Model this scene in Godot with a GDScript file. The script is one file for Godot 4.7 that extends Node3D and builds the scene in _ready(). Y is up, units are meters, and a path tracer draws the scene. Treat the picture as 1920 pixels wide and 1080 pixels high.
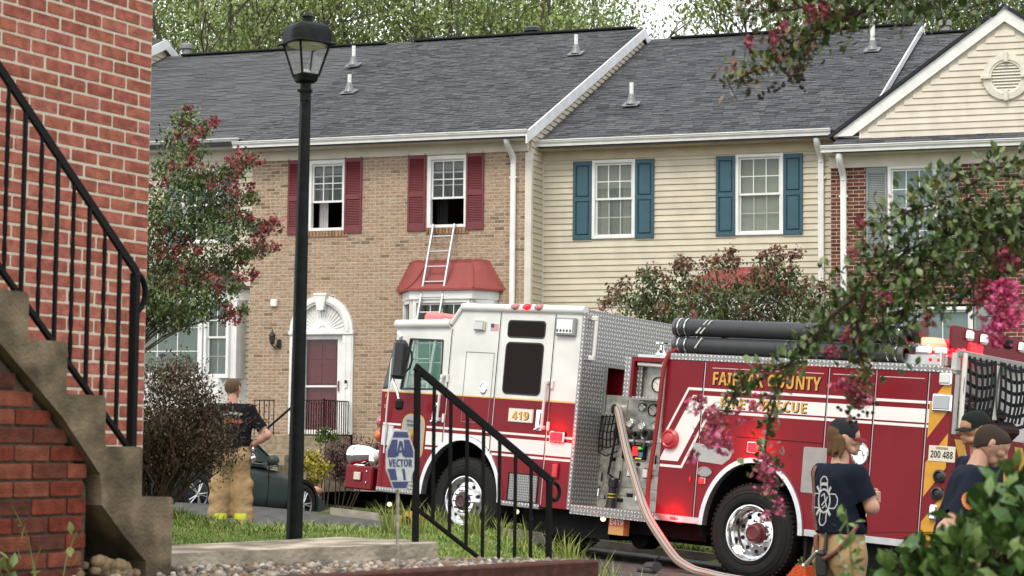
extends Node3D
# A street of townhouses with a fire engine; built object by object. Metres, y up.

var rng := RandomNumberGenerator.new()
var tex := {}
var mats := {}
var counts := {}
var O := Vector3.ZERO            # origin of the thing being built, in the frame its numbers are given in
var eye := Vector3(0, 1.6, 0)

# frames: the row of houses (u along the row, y up, n out of the facade) and the engine (u towards its rear, v up, w out of its near side)
var HB := Basis(Vector3(0.94264, 0, 0.33381), Vector3(0, 1, 0), Vector3(-0.33381, 0, 0.94264))
var HO := Vector3(-3.4497, 0, -40.0)
var TB := Basis(Vector3(0.75864, -0.05743, 0.64897), Vector3(0.07922, 0.99685, -0.00438), Vector3(-0.64667, 0.05474, 0.76080)).orthonormalized()
var TO := Vector3(-0.58117, 0.90409, -26.0)
var SB := Basis(Vector3(0.46330, 0, -0.88620), Vector3(0, 1, 0), Vector3(0.88620, 0, 0.46330))
var BO := Vector3(-1.82776, 0, -10.4)
var SO := Vector3(-1.80770, 0, -7.8)

class Mb:
	var v := PackedVector3Array()
	var n := PackedVector3Array()
	var t := PackedVector2Array()
	var c := PackedColorArray()
	var i := PackedInt32Array()
	var col := Color.WHITE
	var off := Vector3.ZERO
	var xf := Transform3D.IDENTITY

	func vx(p: Vector3, nn: Vector3, uv := Vector2.ZERO) -> int:
		v.append(xf * p - off)
		n.append((xf.basis * nn).normalized())
		t.append(uv)
		c.append(col)
		return v.size() - 1

	func ti(a: int, b: int, d: int) -> void:   # orders one triangle by its normals
		var f := (v[b] - v[a]).cross(v[d] - v[a])
		if f.dot(n[a] + n[b] + n[d]) > 0.0:
			i.append(a); i.append(d); i.append(b)
		else:
			i.append(a); i.append(b); i.append(d)

	func quad(a: Vector3, b: Vector3, d: Vector3, e: Vector3, hint: Vector3) -> void:
		var f := (b - a).cross(d - a)
		if f.length_squared() < 1e-14:
			f = (d - a).cross(e - a)
		f = f.normalized()
		if f.dot(hint) < 0.0:
			f = -f
		var k := vx(a, f, Vector2(0, 0))
		vx(b, f, Vector2(1, 0))
		vx(d, f, Vector2(1, 1))
		vx(e, f, Vector2(0, 1))
		ti(k, k + 1, k + 2)
		ti(k, k + 2, k + 3)

	func tri(a: Vector3, b: Vector3, d: Vector3, hint: Vector3) -> void:
		var f := (b - a).cross(d - a).normalized()
		if f.dot(hint) < 0.0:
			f = -f
		var k := vx(a, f)
		vx(b, f)
		vx(d, f)
		ti(k, k + 1, k + 2)

	func box(cen: Vector3, s: Vector3, bev := 0.0, bs := Basis.IDENTITY) -> void:
		var h := s * 0.5
		var g := minf(bev, minf(h.x, minf(h.y, h.z)) * 0.9)
		for ax in 3:
			var a1 := (ax + 1) % 3
			var a2 := (ax + 2) % 3
			for sg in [-1.0, 1.0]:
				var q := []
				for k in [[-1.0, -1.0], [1.0, -1.0], [1.0, 1.0], [-1.0, 1.0]]:
					var p := Vector3.ZERO
					p[ax] = sg * h[ax]
					p[a1] = k[0] * (h[a1] - g)
					p[a2] = k[1] * (h[a2] - g)
					q.append(cen + bs * p)
				var nn := Vector3.ZERO
				nn[ax] = sg
				quad(q[0], q[1], q[2], q[3], bs * nn)
			if g > 0.0:
				for s1 in [-1.0, 1.0]:
					for s2 in [-1.0, 1.0]:
						var q := []
						for k in [[-1.0, 0], [1.0, 0], [1.0, 1], [-1.0, 1]]:
							var p := Vector3.ZERO
							p[ax] = k[0] * (h[ax] - g)
							p[a1] = s1 * (h[a1] - (g if k[1] == 1 else 0.0))
							p[a2] = s2 * (h[a2] - (0.0 if k[1] == 1 else g))
							q.append(cen + bs * p)
						var nn := Vector3.ZERO
						nn[a1] = s1
						nn[a2] = s2
						quad(q[0], q[1], q[2], q[3], bs * nn)
		if g > 0.0:
			for k in 8:
				var sg := Vector3(1 if k & 1 else -1, 1 if k & 2 else -1, 1 if k & 4 else -1)
				var q := []
				for ax in 3:
					var p := Vector3.ZERO
					for a in 3:
						p[a] = sg[a] * (h[a] - (0.0 if a == ax else g))
					q.append(cen + bs * p)
				tri(q[0], q[1], q[2], bs * sg)

	func span(a: Vector3, b: Vector3, bev := 0.0) -> void:   # box between two opposite corners
		box((a + b) * 0.5, (b - a).abs(), bev)

	func bar(a: Vector3, b: Vector3, wide: float, deep: float, up := Vector3.UP, bev := 0.0) -> void:   # straight bar of rectangular section
		var y := (b - a).normalized()
		var z := y.cross(up)
		if z.length() < 0.01:
			z = y.cross(Vector3.RIGHT)
		z = z.normalized()
		var x := y.cross(z)
		box((a + b) * 0.5, Vector3(wide, (b - a).length(), deep), bev, Basis(x, y, z))

	func prism(poly: PackedVector2Array, z0: float, z1: float, bs := Transform3D.IDENTITY) -> void:
		var area := 0.0
		var m := poly.size()
		for k in m:
			area += poly[k].cross(poly[(k + 1) % m])
		var ids := Geometry2D.triangulate_polygon(poly)
		for zz in [z0, z1]:
			var nn := Vector3(0, 0, 1 if zz == maxf(z0, z1) else -1)
			var k0 := v.size()
			for p in poly:
				vx(bs * Vector3(p.x, p.y, zz), bs.basis * nn, p)
			for k in range(0, ids.size(), 3):
				ti(k0 + ids[k], k0 + ids[k + 1], k0 + ids[k + 2])
		for k in m:
			var a := poly[k]
			var b := poly[(k + 1) % m]
			var e := (b - a)
			var o2 := Vector2(e.y, -e.x) * signf(area)
			quad(bs * Vector3(a.x, a.y, z0), bs * Vector3(b.x, b.y, z0), bs * Vector3(b.x, b.y, z1), bs * Vector3(a.x, a.y, z1), bs.basis * Vector3(o2.x, o2.y, 0))

	func tube(pts: Array, r, sides := 8, caps := true, twist := 0.0) -> void:
		var m := pts.size()
		var up := Vector3.UP
		var d0: Vector3 = (pts[1] - pts[0]).normalized()
		if absf(d0.dot(up)) > 0.95:
			up = Vector3.RIGHT
		var x := d0.cross(up).normalized()
		var rings := []
		for k in m:
			var d: Vector3 = (pts[mini(k + 1, m - 1)] - pts[maxi(k - 1, 0)]).normalized()
			x = (x - d * x.dot(d)).normalized()
			var y := d.cross(x)
			var rr: float = r[k] if r is Array else r
			var ring := []
			for s in sides:
				var a := TAU * (s + 0.5) / sides + twist * k
				var e := x * cos(a) + y * sin(a)
				ring.append(vx(pts[k] + e * rr, e, Vector2(float(s) / sides, k)))
			rings.append(ring)
		for k in m - 1:
			for s in sides:
				var s2 := (s + 1) % sides
				ti(rings[k][s], rings[k][s2], rings[k + 1][s2])
				ti(rings[k][s], rings[k + 1][s2], rings[k + 1][s])
		if caps:
			for k in [0, m - 1]:
				var d: Vector3 = (pts[1] - pts[0]) if k == 0 else (pts[m - 1] - pts[m - 2])
				var nn := d.normalized() * (-1.0 if k == 0 else 1.0)
				var cen := vx(pts[k], nn)
				var ids := []
				for s in sides:
					ids.append(vx(xf.affine_inverse() * (v[rings[k][s]] + off), nn))
				for s in sides:
					ti(cen, ids[s], ids[(s + 1) % sides])

	func lathe(prof: Array, segs: int, at: Transform3D, soft := false) -> void:   # prof: Vector2(radius, height along local y)
		var m := prof.size()
		for k in m - 1:
			var a: Vector2 = prof[k]
			var b: Vector2 = prof[k + 1]
			var na := Vector2(b.y - a.y, a.x - b.x).normalized()
			var nb := na
			if soft:
				if k > 0:
					var e: Vector2 = a - prof[k - 1]
					na = (na + Vector2(e.y, -e.x).normalized()).normalized()
				if k < m - 2:
					var e: Vector2 = prof[k + 2] - b
					nb = (nb + Vector2(e.y, -e.x).normalized()).normalized()
			var k0 := v.size()
			for s in segs + 1:
				var an := TAU * s / segs
				var e := Vector3(cos(an), 0, sin(an))
				vx(at * (e * a.x + Vector3.UP * a.y), at.basis * (e * na.x + Vector3.UP * na.y), Vector2(float(s) / segs, float(k) / m))
				vx(at * (e * b.x + Vector3.UP * b.y), at.basis * (e * nb.x + Vector3.UP * nb.y), Vector2(float(s) / segs, float(k + 1) / m))
			for s in segs:
				var q := k0 + s * 2
				if a.x > 1e-6:
					ti(q, q + 2, q + 1)
				if b.x > 1e-6:
					ti(q + 2, q + 3, q + 1)

	func ball(cen: Vector3, r: Vector3, segs := 12) -> void:
		var p := []
		var h := maxi(4, segs / 2)
		for k in h + 1:
			var a := PI * k / h - PI / 2
			p.append(Vector2(cos(a), sin(a)))
		lathe(p, segs, Transform3D(Basis.from_scale(r), cen), true)

	func sheet(rows: Array, hint: Vector3) -> void:   # smooth patch through rows of points; the hint says which side is out
		var m: int = rows.size()
		var w: int = rows[0].size()
		var k0 := v.size()
		for a in m:
			for b in w:
				var du: Vector3 = rows[a][mini(b + 1, w - 1)] - rows[a][maxi(b - 1, 0)]
				var dv: Vector3 = rows[mini(a + 1, m - 1)][b] - rows[maxi(a - 1, 0)][b]
				var nn := du.cross(dv).normalized()
				if nn.dot(hint) < 0.0 and hint != Vector3.ZERO:
					nn = -nn
				vx(rows[a][b], nn, Vector2(float(b) / (w - 1), float(a) / (m - 1)))
		for a in m - 1:
			for b in w - 1:
				var q := k0 + a * w + b
				ti(q, q + 1, q + w + 1)
				ti(q, q + w + 1, q + w)

	func mesh() -> ArrayMesh:
		var arr := []
		arr.resize(Mesh.ARRAY_MAX)
		arr[Mesh.ARRAY_VERTEX] = v
		arr[Mesh.ARRAY_NORMAL] = n
		arr[Mesh.ARRAY_TEX_UV] = t
		arr[Mesh.ARRAY_COLOR] = c
		arr[Mesh.ARRAY_INDEX] = i
		var am := ArrayMesh.new()
		am.add_surface_from_arrays(Mesh.PRIMITIVE_TRIANGLES, arr)
		return am

func mb() -> Mb:
	var b := Mb.new()
	b.off = O
	return b

func numbered(parent: Node, nm: String) -> String:
	var key := str(parent.get_instance_id()) + nm
	var k: int = counts.get(key, 0)
	counts[key] = k + 1
	return nm if k == 0 else "%s_%03d" % [nm, k]

func put(nm: String, b, m: Material, parent: Node = self) -> MeshInstance3D:
	var o := MeshInstance3D.new()
	o.name = numbered(parent, nm)
	o.mesh = b.mesh() if b is Mb else b
	o.material_override = m
	parent.add_child(o, true)
	return o

func tag(o: Node, label: String, category: String, group := "") -> Node:
	o.set_meta("label", label)
	o.set_meta("category", category)
	if group:
		o.set_meta("group", group)
	return o

func kind(o: Node, k: String) -> Node:
	o.set_meta("kind", k)
	return o

func thing(nm: String, label: String, category: String, xf: Transform3D, group := "") -> Node3D:
	var o := Node3D.new()
	o.name = numbered(self, nm)
	o.transform = xf
	add_child(o, true)
	tag(o, label, category, group)
	return o

func framed(nm: String, label: String, category: String, fb: Basis, fo: Vector3, base: Vector3, group := "") -> Node3D:   # a thing whose numbers are given in a frame
	O = base
	return thing(nm, label, category, Transform3D(fb, fo + fb * base), group)

# many small alike pieces: up to `most` as parts of their own, the rest joined as one part
func pieces(parent: Node3D, nm: String, meshes: Array, mts: Array, items: Array, most := 300) -> void:
	var k := 0
	for it in items:
		if k >= most:
			break
		var o := MeshInstance3D.new()
		o.name = numbered(parent, nm)
		o.mesh = meshes[it[1] % meshes.size()]
		o.material_override = mts[it[2] % mts.size()]
		var x: Transform3D = it[0]
		x.origin -= O
		o.transform = x
		parent.add_child(o, true)
		k += 1
	if items.size() > most:
		var mm := MultiMesh.new()
		mm.transform_format = MultiMesh.TRANSFORM_3D
		mm.use_colors = true
		mm.mesh = meshes[0]
		mm.instance_count = items.size() - most
		for q in range(most, items.size()):
			var x: Transform3D = items[q][0]
			x.origin -= O
			mm.set_instance_transform(q - most, x)
			var sm: StandardMaterial3D = mts[items[q][2] % mts.size()]
			mm.set_instance_color(q - most, sm.albedo_color.srgb_to_linear())
		var first: StandardMaterial3D = mts[0]
		var base: StandardMaterial3D = first.duplicate()
		base.albedo_color = Color.WHITE
		base.vertex_color_use_as_albedo = true
		var inst := MultiMeshInstance3D.new()
		inst.name = numbered(parent, "other_" + nm + "s" if not nm.ends_with("f") else "other_leaves")
		inst.multimesh = mm
		inst.material_override = base
		inst.set_meta("kind", "stuff")
		parent.add_child(inst, true)

func swarm(nm: String, m: Mesh, mt: Material, xfs: Array, cols: Array, parent: Node = self) -> MultiMeshInstance3D:
	var mm := MultiMesh.new()
	mm.transform_format = MultiMesh.TRANSFORM_3D
	mm.use_colors = true
	mm.mesh = m
	mm.instance_count = xfs.size()
	for k in xfs.size():
		mm.set_instance_transform(k, xfs[k])
		mm.set_instance_color(k, cols[k])
	var o := MultiMeshInstance3D.new()
	o.name = numbered(parent, nm)
	o.multimesh = mm
	o.material_override = mt
	if parent != self:
		o.set_meta("kind", "stuff")
	parent.add_child(o, true)
	return o

# ---------------------------------------------------------------- materials
func noise_tex(key: String, size: int, freq: float, oct: int, lo: float, hi: float, seed_ := 1, normal := 0.0) -> void:
	var f := FastNoiseLite.new()
	f.seed = seed_
	f.noise_type = FastNoiseLite.TYPE_SIMPLEX
	f.frequency = freq
	f.fractal_octaves = oct
	var im := f.get_seamless_image(size, size)
	im.convert(Image.FORMAT_RGB8)
	if normal > 0.0:
		im.bump_map_to_normal_map(normal)
	else:
		for y in size:
			for x in size:
				var g := lerpf(lo, hi, smoothstep(0.1, 0.9, im.get_pixel(x, y).r))
				im.set_pixel(x, y, Color(g, g, g))
	tex[key] = ImageTexture.create_from_image(im)

func textures() -> void:
	noise_tex("blotch", 256, 0.012, 5, 0.93, 1.0, 3)
	noise_tex("grain", 256, 0.09, 4, 0.80, 1.0, 5)
	noise_tex("dirty", 256, 0.02, 6, 0.78, 1.0, 8)
	noise_tex("stain", 256, 0.011, 6, 0.60, 1.0, 31)
	noise_tex("n_grain", 256, 0.12, 3, 0, 1, 11, 2.5)
	noise_tex("n_soft", 256, 0.02, 4, 0, 1, 12, 3.0)
	noise_tex("n_cloth", 256, 0.018, 2, 0, 1, 14, 6.0)
	# streaks along x: wood and rubbed metal
	var f := FastNoiseLite.new()
	f.seed = 21
	f.frequency = 0.05
	f.fractal_octaves = 4
	var im := Image.create(256, 256, false, Image.FORMAT_RGB8)
	for y in 256:
		for x in 256:
			var g := 0.82 + 0.3 * f.get_noise_2d(x * 0.08, y * 2.0)
			im.set_pixel(x, y, Color(g, g, g))
	tex["streak"] = ImageTexture.create_from_image(im)
	# raised lozenges of tread plate: albedo wear and relief
	var hm := Image.create(128, 128, false, Image.FORMAT_RGB8)
	var ca := Image.create(128, 128, false, Image.FORMAT_RGB8)
	for y in 128:
		for x in 128:
			var h := 0.0
			for k in [[0.25, 0.25, 1.0], [0.75, 0.75, 1.0], [0.75, 0.25, -1.0], [0.25, 0.75, -1.0]]:
				for wx in [-1, 0, 1]:
					for wy in [-1, 0, 1]:
						var d := Vector2(x / 128.0 - k[0] - wx, y / 128.0 - k[1] - wy).rotated(PI / 4 * k[2])
						h = maxf(h, 1.0 - smoothstep(0.55, 1.0, sqrt(pow(d.x / 0.24, 2) + pow(d.y / 0.095, 2))))
			hm.set_pixel(x, y, Color(h, h, h))
			var g := lerpf(0.62, 1.0, h)
			ca.set_pixel(x, y, Color(g, g, g))
	tex["plate"] = ImageTexture.create_from_image(ca)
	hm.bump_map_to_normal_map(6.0)
	tex["n_plate"] = ImageTexture.create_from_image(hm)

# base colours are linear, real-world values
func mat(c: Color, rough := 0.7, t := "", sc := 1.0, nt := "", ns := 0.5, metal := 0.0) -> StandardMaterial3D:
	var key := "%s %s %s %s %s %s %s" % [c, rough, t, sc, nt, ns, metal]
	if mats.has(key):
		return mats[key]
	var m := StandardMaterial3D.new()
	m.albedo_color = c.linear_to_srgb()
	m.roughness = rough
	m.metallic = metal
	m.metallic_specular = 0.5 if rough < 0.6 else 0.22
	if t:
		m.albedo_texture = tex[t]
	if nt:
		m.normal_enabled = true
		m.normal_texture = tex[nt]
		m.normal_scale = ns
	if t or nt:
		m.uv1_triplanar = true
		m.uv1_world_triplanar = nt != "n_plate"
		m.uv1_scale = Vector3.ONE * sc
	mats[key] = m
	return m

func vmat(rough := 0.8, t := "", sc := 1.0, nt := "", ns := 0.5) -> StandardMaterial3D:   # colour from the vertices or the copies
	var key := "v %s %s %s %s %s" % [rough, t, sc, nt, ns]
	if not mats.has(key):
		var m: StandardMaterial3D = mat(Color(1, 1, 1), rough, t, sc, nt, ns).duplicate()
		m.vertex_color_use_as_albedo = true
		mats[key] = m
	return mats[key]

func glass(c: Color, alpha: float) -> StandardMaterial3D:
	var m := StandardMaterial3D.new()
	m.albedo_color = Color(c.r, c.g, c.b, alpha)
	m.transparency = BaseMaterial3D.TRANSPARENCY_ALPHA
	m.metallic_specular = 0.3
	m.roughness = 0.03
	return m

func glow(c: Color, e: float) -> StandardMaterial3D:
	var m := StandardMaterial3D.new()
	m.albedo_color = c
	m.roughness = 0.3
	m.emission_enabled = true
	m.emission = c
	m.emission_energy_multiplier = e
	return m

func lacquer(c: Color, rough := 0.25) -> StandardMaterial3D:
	var key := "lac %s %s" % [c, rough]
	if not mats.has(key):
		var m: StandardMaterial3D = mat(c, 0.45, "blotch", 0.6).duplicate()
		m.clearcoat_enabled = true
		m.clearcoat = 0.2
		m.metallic_specular = 0.25
		m.clearcoat_roughness = rough * 0.4
		mats[key] = m
	return mats[key]

func rrect(x0: float, y0: float, x1: float, y1: float, r: float, seg := 4) -> PackedVector2Array:
	var p := PackedVector2Array()
	for q in [[x1 - r, y1 - r, 0.0], [x0 + r, y1 - r, 90.0], [x0 + r, y0 + r, 180.0], [x1 - r, y0 + r, 270.0]]:
		for k in seg + 1:
			var a := deg_to_rad(q[2] + 90.0 * k / seg)
			p.append(Vector2(q[0] + r * cos(a), q[1] + r * sin(a)))
	return p

func ellipse(cx: float, cy: float, rx: float, ry: float, seg := 24) -> PackedVector2Array:
	var p := PackedVector2Array()
	for k in seg:
		p.append(Vector2(cx + rx * cos(TAU * k / seg), cy + ry * sin(TAU * k / seg)))
	return p

func words(nm: String, s: String, height: float, m: Material, parent: Node, at: Transform3D, deep := 0.004, wide := 0.0, font := "Droid Sans", weight := 700) -> MeshInstance3D:
	var tm := TextMesh.new()
	var f := SystemFont.new()
	f.font_names = PackedStringArray([font])
	f.font_weight = weight
	tm.font = f
	tm.text = s
	tm.font_size = 64
	tm.pixel_size = 0.01
	tm.depth = 0.01
	tm.curve_step = 2.0
	var bb := tm.get_aabb()
	var o := MeshInstance3D.new()
	o.name = numbered(parent, nm)
	o.mesh = tm
	o.material_override = m
	var sy := height / maxf(bb.size.y, 0.001)
	var sx := sy if wide == 0.0 else wide / maxf(bb.size.x, 0.001)
	var cen := bb.get_center()
	var b := Basis.from_scale(Vector3(sx, sy, deep / 0.01))
	o.transform = Transform3D(at.basis * b, at.origin - O - at.basis * (b * cen))
	parent.add_child(o, true)
	return o

func smooth_noise(x: float, y: float, s := 0) -> float:
	return fn.get_noise_3d(x, y, s * 17.3)
var fn := FastNoiseLite.new()

# ---------------------------------------------------------------- the lie of the land
func street_y(x: float, z: float) -> float:
	var b := across(x, z)
	return 0.371 - 0.0795 * (x + 0.62) + 0.0044 * (z + 26.0) - 0.03 * maxf(0.0, -b - 2.6) - 0.025 * maxf(0.0, b - 2.5)

func lawn_edge(x: float) -> float:
	return 15.0 - clampf((x + 0.1) * 5.0, 0.0, 7.5)

func across(x: float, z: float) -> float:   # metres towards the near side of the street from the engine's near side
	return (x - TO.x) * -0.6500 + (z - TO.z) * 0.7599

func along(x: float, z: float) -> float:
	return (x - TO.x) * 0.7599 + (z - TO.z) * 0.6500

func kerb_line(x: float, z: float) -> float:   # the far kerb; it turns back round a parking bay on the left
	return -3.4 if along(x, z) > -5.9 else -8.0

func out_of_row(x: float, z: float) -> float:   # metres in front of the facade line
	return (x - HO.x) * HB.z.x + (z - HO.z) * HB.z.z

func ground_y(x: float, z: float) -> float:
	var b := across(x, z)
	var y := street_y(x, z)
	var be := kerb_line(x, z)
	if b < be:
		var edge := y + 0.12
		var nn := out_of_row(x, z)
		var k := clampf((be - 2.6 - b) / maxf(0.5, (be - 2.6 - b) + maxf(0.0, nn - 1.0)), 0.0, 1.0)
		return lerpf(edge, 1.05, smoothstep(0.0, 1.0, k)) + 0.02 * smooth_noise(x * 20, z * 20)
	var d := -z
	var lawn := 0.97 + clampf(-x - 1.9, 0.0, 2.0) * 0.17 - 0.22 * clampf(x + 0.3, 0.0, 2.0)
	var c := lawn_edge(x)
	var k := smoothstep(c, c + 4.5, d)
	return lerpf(lawn, y - 0.02, k) + 0.03 * smooth_noise(x * 25, z * 25) * (1.0 - k)
func _ready() -> void:
	fn.seed = 7
	fn.frequency = 0.05
	fn.fractal_octaves = 3
	rng.seed = 4242
	# camera
	var cam := Camera3D.new()
	cam.name = "camera"
	cam.fov = 15.7663
	cam.near = 0.1
	cam.far = 600.0
	cam.position = eye
	cam.basis = Basis(Vector3.RIGHT, 0.07550) * Basis(Vector3(0, 0, 1), 0.010)
	var ca := CameraAttributesPhysical.new()
	ca.frustum_focal_length = 86.66
	ca.frustum_focus_distance = 27.0
	ca.frustum_far = 600.0
	ca.exposure_aperture = 10.0
	cam.attributes = ca
	cam.fov = 15.7663
	cam.current = true
	add_child(cam)
	# overcast sky and the little sun that comes through it
	var sky := Sky.new()
	var sm := ProceduralSkyMaterial.new()
	sm.sky_top_color = Color(0.86, 0.89, 0.93)
	sm.sky_horizon_color = Color(0.98, 0.98, 0.98)
	sm.sky_curve = 0.2
	sm.sky_energy_multiplier = 1.0
	sm.ground_bottom_color = Color(0.22, 0.23, 0.2)
	sm.ground_horizon_color = Color(0.5, 0.52, 0.5)
	sm.ground_curve = 0.1
	sky.sky_material = sm
	var env := Environment.new()
	env.background_mode = Environment.BG_SKY
	env.sky = sky
	env.ambient_light_source = Environment.AMBIENT_SOURCE_SKY
	env.tonemap_mode = Environment.TONE_MAPPER_LINEAR
	env.tonemap_exposure = 2.1
	env.sdfgi_enabled = true
	env.ssao_enabled = true
	env.ssil_enabled = true
	var we := WorldEnvironment.new()
	we.name = "world_environment"
	we.environment = env
	add_child(we)
	var sun := DirectionalLight3D.new()
	sun.name = "sun"
	sun.light_energy = 0.4
	sun.light_angular_distance = 24.0
	sun.light_color = Color(1, 0.97, 0.92)
	sun.shadow_enabled = true
	sun.rotation = Vector3(deg_to_rad(-52), deg_to_rad(-28), 0)
	add_child(sun)
	textures()
	palette()
	ground()
	near_house()
	tan_house()
	yellow_house()
	right_house()
	left_house()
	far_left_house()
	far_trees()
	fire_engine()
	hoses_and_ladder()
	car()
	people()
	front_yard()
	planting()
	foreground_plants()

var m_white: StandardMaterial3D
var m_trim: StandardMaterial3D
var m_dark: StandardMaterial3D
var m_black: StandardMaterial3D
var m_iron: StandardMaterial3D
var m_steel: StandardMaterial3D
var m_chrome: StandardMaterial3D
var m_plate: StandardMaterial3D
var m_red: StandardMaterial3D
var m_rubber: StandardMaterial3D
var m_mortar_tan: StandardMaterial3D
var m_concrete: StandardMaterial3D
var m_glass: StandardMaterial3D
var m_bark: StandardMaterial3D
var unit_brick: ArrayMesh

func palette() -> void:
	m_white = mat(Color(0.80, 0.80, 0.77), 0.5, "blotch", 0.7)
	m_trim = mat(Color(0.68, 0.64, 0.55), 0.6, "blotch", 0.5)
	m_dark = mat(Color(0.015, 0.015, 0.016), 0.7)
	m_black = mat(Color(0.02, 0.02, 0.021), 0.45, "blotch", 2.0)
	m_iron = mat(Color(0.010, 0.009, 0.0095), 0.55, "blotch", 8.0, "n_grain", 0.25)
	m_iron.metallic_specular = 0.2
	m_steel = mat(Color(0.62, 0.62, 0.60), 0.3, "blotch", 2.0, "", 0.5, 0.9)
	m_chrome = mat(Color(0.85, 0.85, 0.86), 0.08, "", 1.0, "", 0.5, 1.0)
	m_plate = mat(Color(0.78, 0.77, 0.74), 0.4, "plate", 10.0, "n_plate", 0.6, 0.6)
	m_red = lacquer(Color(0.20, 0.007, 0.014))
	m_rubber = mat(Color(0.022, 0.022, 0.021), 0.75, "blotch", 3.0, "n_grain", 0.3)
	m_mortar_tan = mat(Color(0.60, 0.525, 0.42), 0.95, "grain", 3.0, "n_grain", 0.5)
	m_concrete = mat(Color(0.26, 0.195, 0.125), 0.9, "stain", 1.3, "n_grain", 0.5)
	m_glass = glass(Color(0.75, 0.85, 0.8), 0.12)
	m_bark = mat(Color(0.10, 0.075, 0.055), 0.9, "dirty", 3.0, "n_grain", 0.8)
	O = Vector3.ZERO
	var b := mb()
	b.box(Vector3.ZERO, Vector3.ONE, 0.06)
	unit_brick = b.mesh()

# ---------------------------------------------------------------- ground
func ground() -> void:
	O = Vector3.ZERO
	var b := mb()
	var xs := [-120.0, -60.0, -30.0]
	var x := -16.0
	while x < 20.0:
		xs.append(x)
		x += 0.4
	xs.append_array([30.0, 60.0, 120.0])
	var zs := [30.0, 4.0]
	var z := -2.0
	while z > -48.0:
		zs.append(z)
		z -= 0.4
	zs.append_array([-60.0, -100.0, -200.0, -400.0])
	var rows := []
	for zz in zs:
		var row := []
		for xx in xs:
			var cx := clampf(xx, -16, 20)
			var cz := clampf(zz, -48, 0)
			row.append(Vector3(xx, ground_y(cx, cz) - 0.03, zz))
		rows.append(row)
	b.sheet(rows, Vector3.UP)
	kind(put("lawn_ground", b, mat(Color(0.12, 0.135, 0.05), 0.95, "dirty", 0.8, "n_grain", 0.8)), "structure")
	# asphalt street, laid along the engine
	b = mb()
	rows = []
	for ia in 60:
		var row := []
		for ib in 30:
			var aa := -30.0 + ia * 0.9
			var bb := -8.0 + ib * 0.75
			var px := TO.x + 0.7599 * aa - 0.6500 * bb
			var pz := TO.z + 0.6500 * aa + 0.7599 * bb
			row.append(Vector3(px, street_y(px, pz) + 0.012, pz))
		rows.append(row)
	b.sheet(rows, Vector3.UP)
	kind(put("street", b, mat(Color(0.12, 0.115, 0.105), 0.85, "dirty", 0.6, "n_grain", 0.7)), "structure")
	# far kerb and pavement
	b = mb()
	var w := mb()
	for k in 30:
		for q in [[b, -3.3, -3.5, 0.125], [w, -4.7, -6.0, 0.15]]:
			var pts := []
			for e in [[0, 1], [1, 1], [1, 2], [0, 2]]:
				var aa: float = -5.7 + (k + e[0]) * 1.2
				var bb: float = q[e[1]]
				var px := TO.x + 0.7599 * aa - 0.6500 * bb
				var pz := TO.z + 0.6500 * aa + 0.7599 * bb
				pts.append(Vector3(px, street_y(px, pz) + q[3], pz))
			var dn := Vector3(0, -0.3, 0)
			q[0].quad(pts[0], pts[1], pts[2], pts[3], Vector3.UP)
			q[0].quad(pts[0], pts[1], pts[1] + dn, pts[0] + dn, Vector3(-0.65, 0, 0.76))
			if k == 0:
				q[0].quad(pts[0], pts[3], pts[3] + dn, pts[0] + dn, Vector3(-0.76, 0, -0.65))
	kind(put("kerb", b, mat(Color(0.40, 0.37, 0.30), 0.9, "dirty", 0.7, "n_grain", 0.4)), "structure")
	kind(put("pavement", w, mat(Color(0.36, 0.32, 0.25), 0.9, "dirty", 0.5, "n_grain", 0.4)), "structure")
	# grass blades, more of them where they are near
	var g := mb()
	for k in 7:
		var a := TAU * k / 7.0 + rng.randf()
		var lean := rng.randf_range(0.15, 0.6)
		var h := rng.randf_range(0.6, 1.0)
		var d := Vector3(cos(a), 0, sin(a))
		var s := d.cross(Vector3.UP) * 0.03
		var p0 := d * 0.12 * rng.randf()
		var p1 := p0 + d * lean * 0.35 + Vector3.UP * h * 0.6
		var p2 := p0 + d * lean * 1.0 + Vector3.UP * h * 0.95
		g.quad(p0 - s, p0 + s, p1 + s * 0.8, p1 - s * 0.8, Vector3(d.x, 0.4, d.z))
		g.tri(p1 - s * 0.8, p1 + s * 0.8, p2, Vector3(d.x, 0.4, d.z))
	var gm := g.mesh()
	var gmat := vmat(0.6)
	gmat = gmat.duplicate()
	gmat.backlight_enabled = true
	gmat.backlight = Color(0.25, 0.32, 0.08)
	var xfs := []
	var cols := []
	for k in 66000:
		var d := sqrt(rng.randf_range(7.6 * 7.6, 19.5 * 19.5))
		var lat := rng.randf_range(-0.205, 0.20)
		var p := Vector3(lat * d, 0, -d)
		if on_paving(p.x, p.z):
			continue
		var c := lawn_edge(p.x)
		if d > c + 3.0 + 0.5 * smooth_noise(p.x * 40, p.z * 40):
			continue
		var patch := smooth_noise(p.x * 14, p.z * 14, 3)
		if rng.randf() < 0.35 and patch < -0.1:
			continue
		p.y = ground_y(p.x, p.z) - 0.035
		var h := rng.randf_range(0.04, 0.085) * (1.0 + 0.6 * patch)
		if d > c - 0.6 and rng.randf() < 0.25:
			h *= 1.9
		xfs.append(Transform3D(Basis(Vector3.UP, rng.randf() * TAU).scaled(Vector3(h * 1.2, h, h * 1.2)), p))
		var t := rng.randf()
		cols.append(Color(0.19, 0.27, 0.06).lerp(Color(0.36, 0.41, 0.14), t * t) if rng.randf() < 0.96 else Color(0.30, 0.27, 0.12))
	kind(tag(swarm("lawn_grass", gm, gmat, xfs, cols), "bright green unmown lawn grass between the concrete pad and the street", "grass"), "stuff")
	xfs = []
	cols = []
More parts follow.
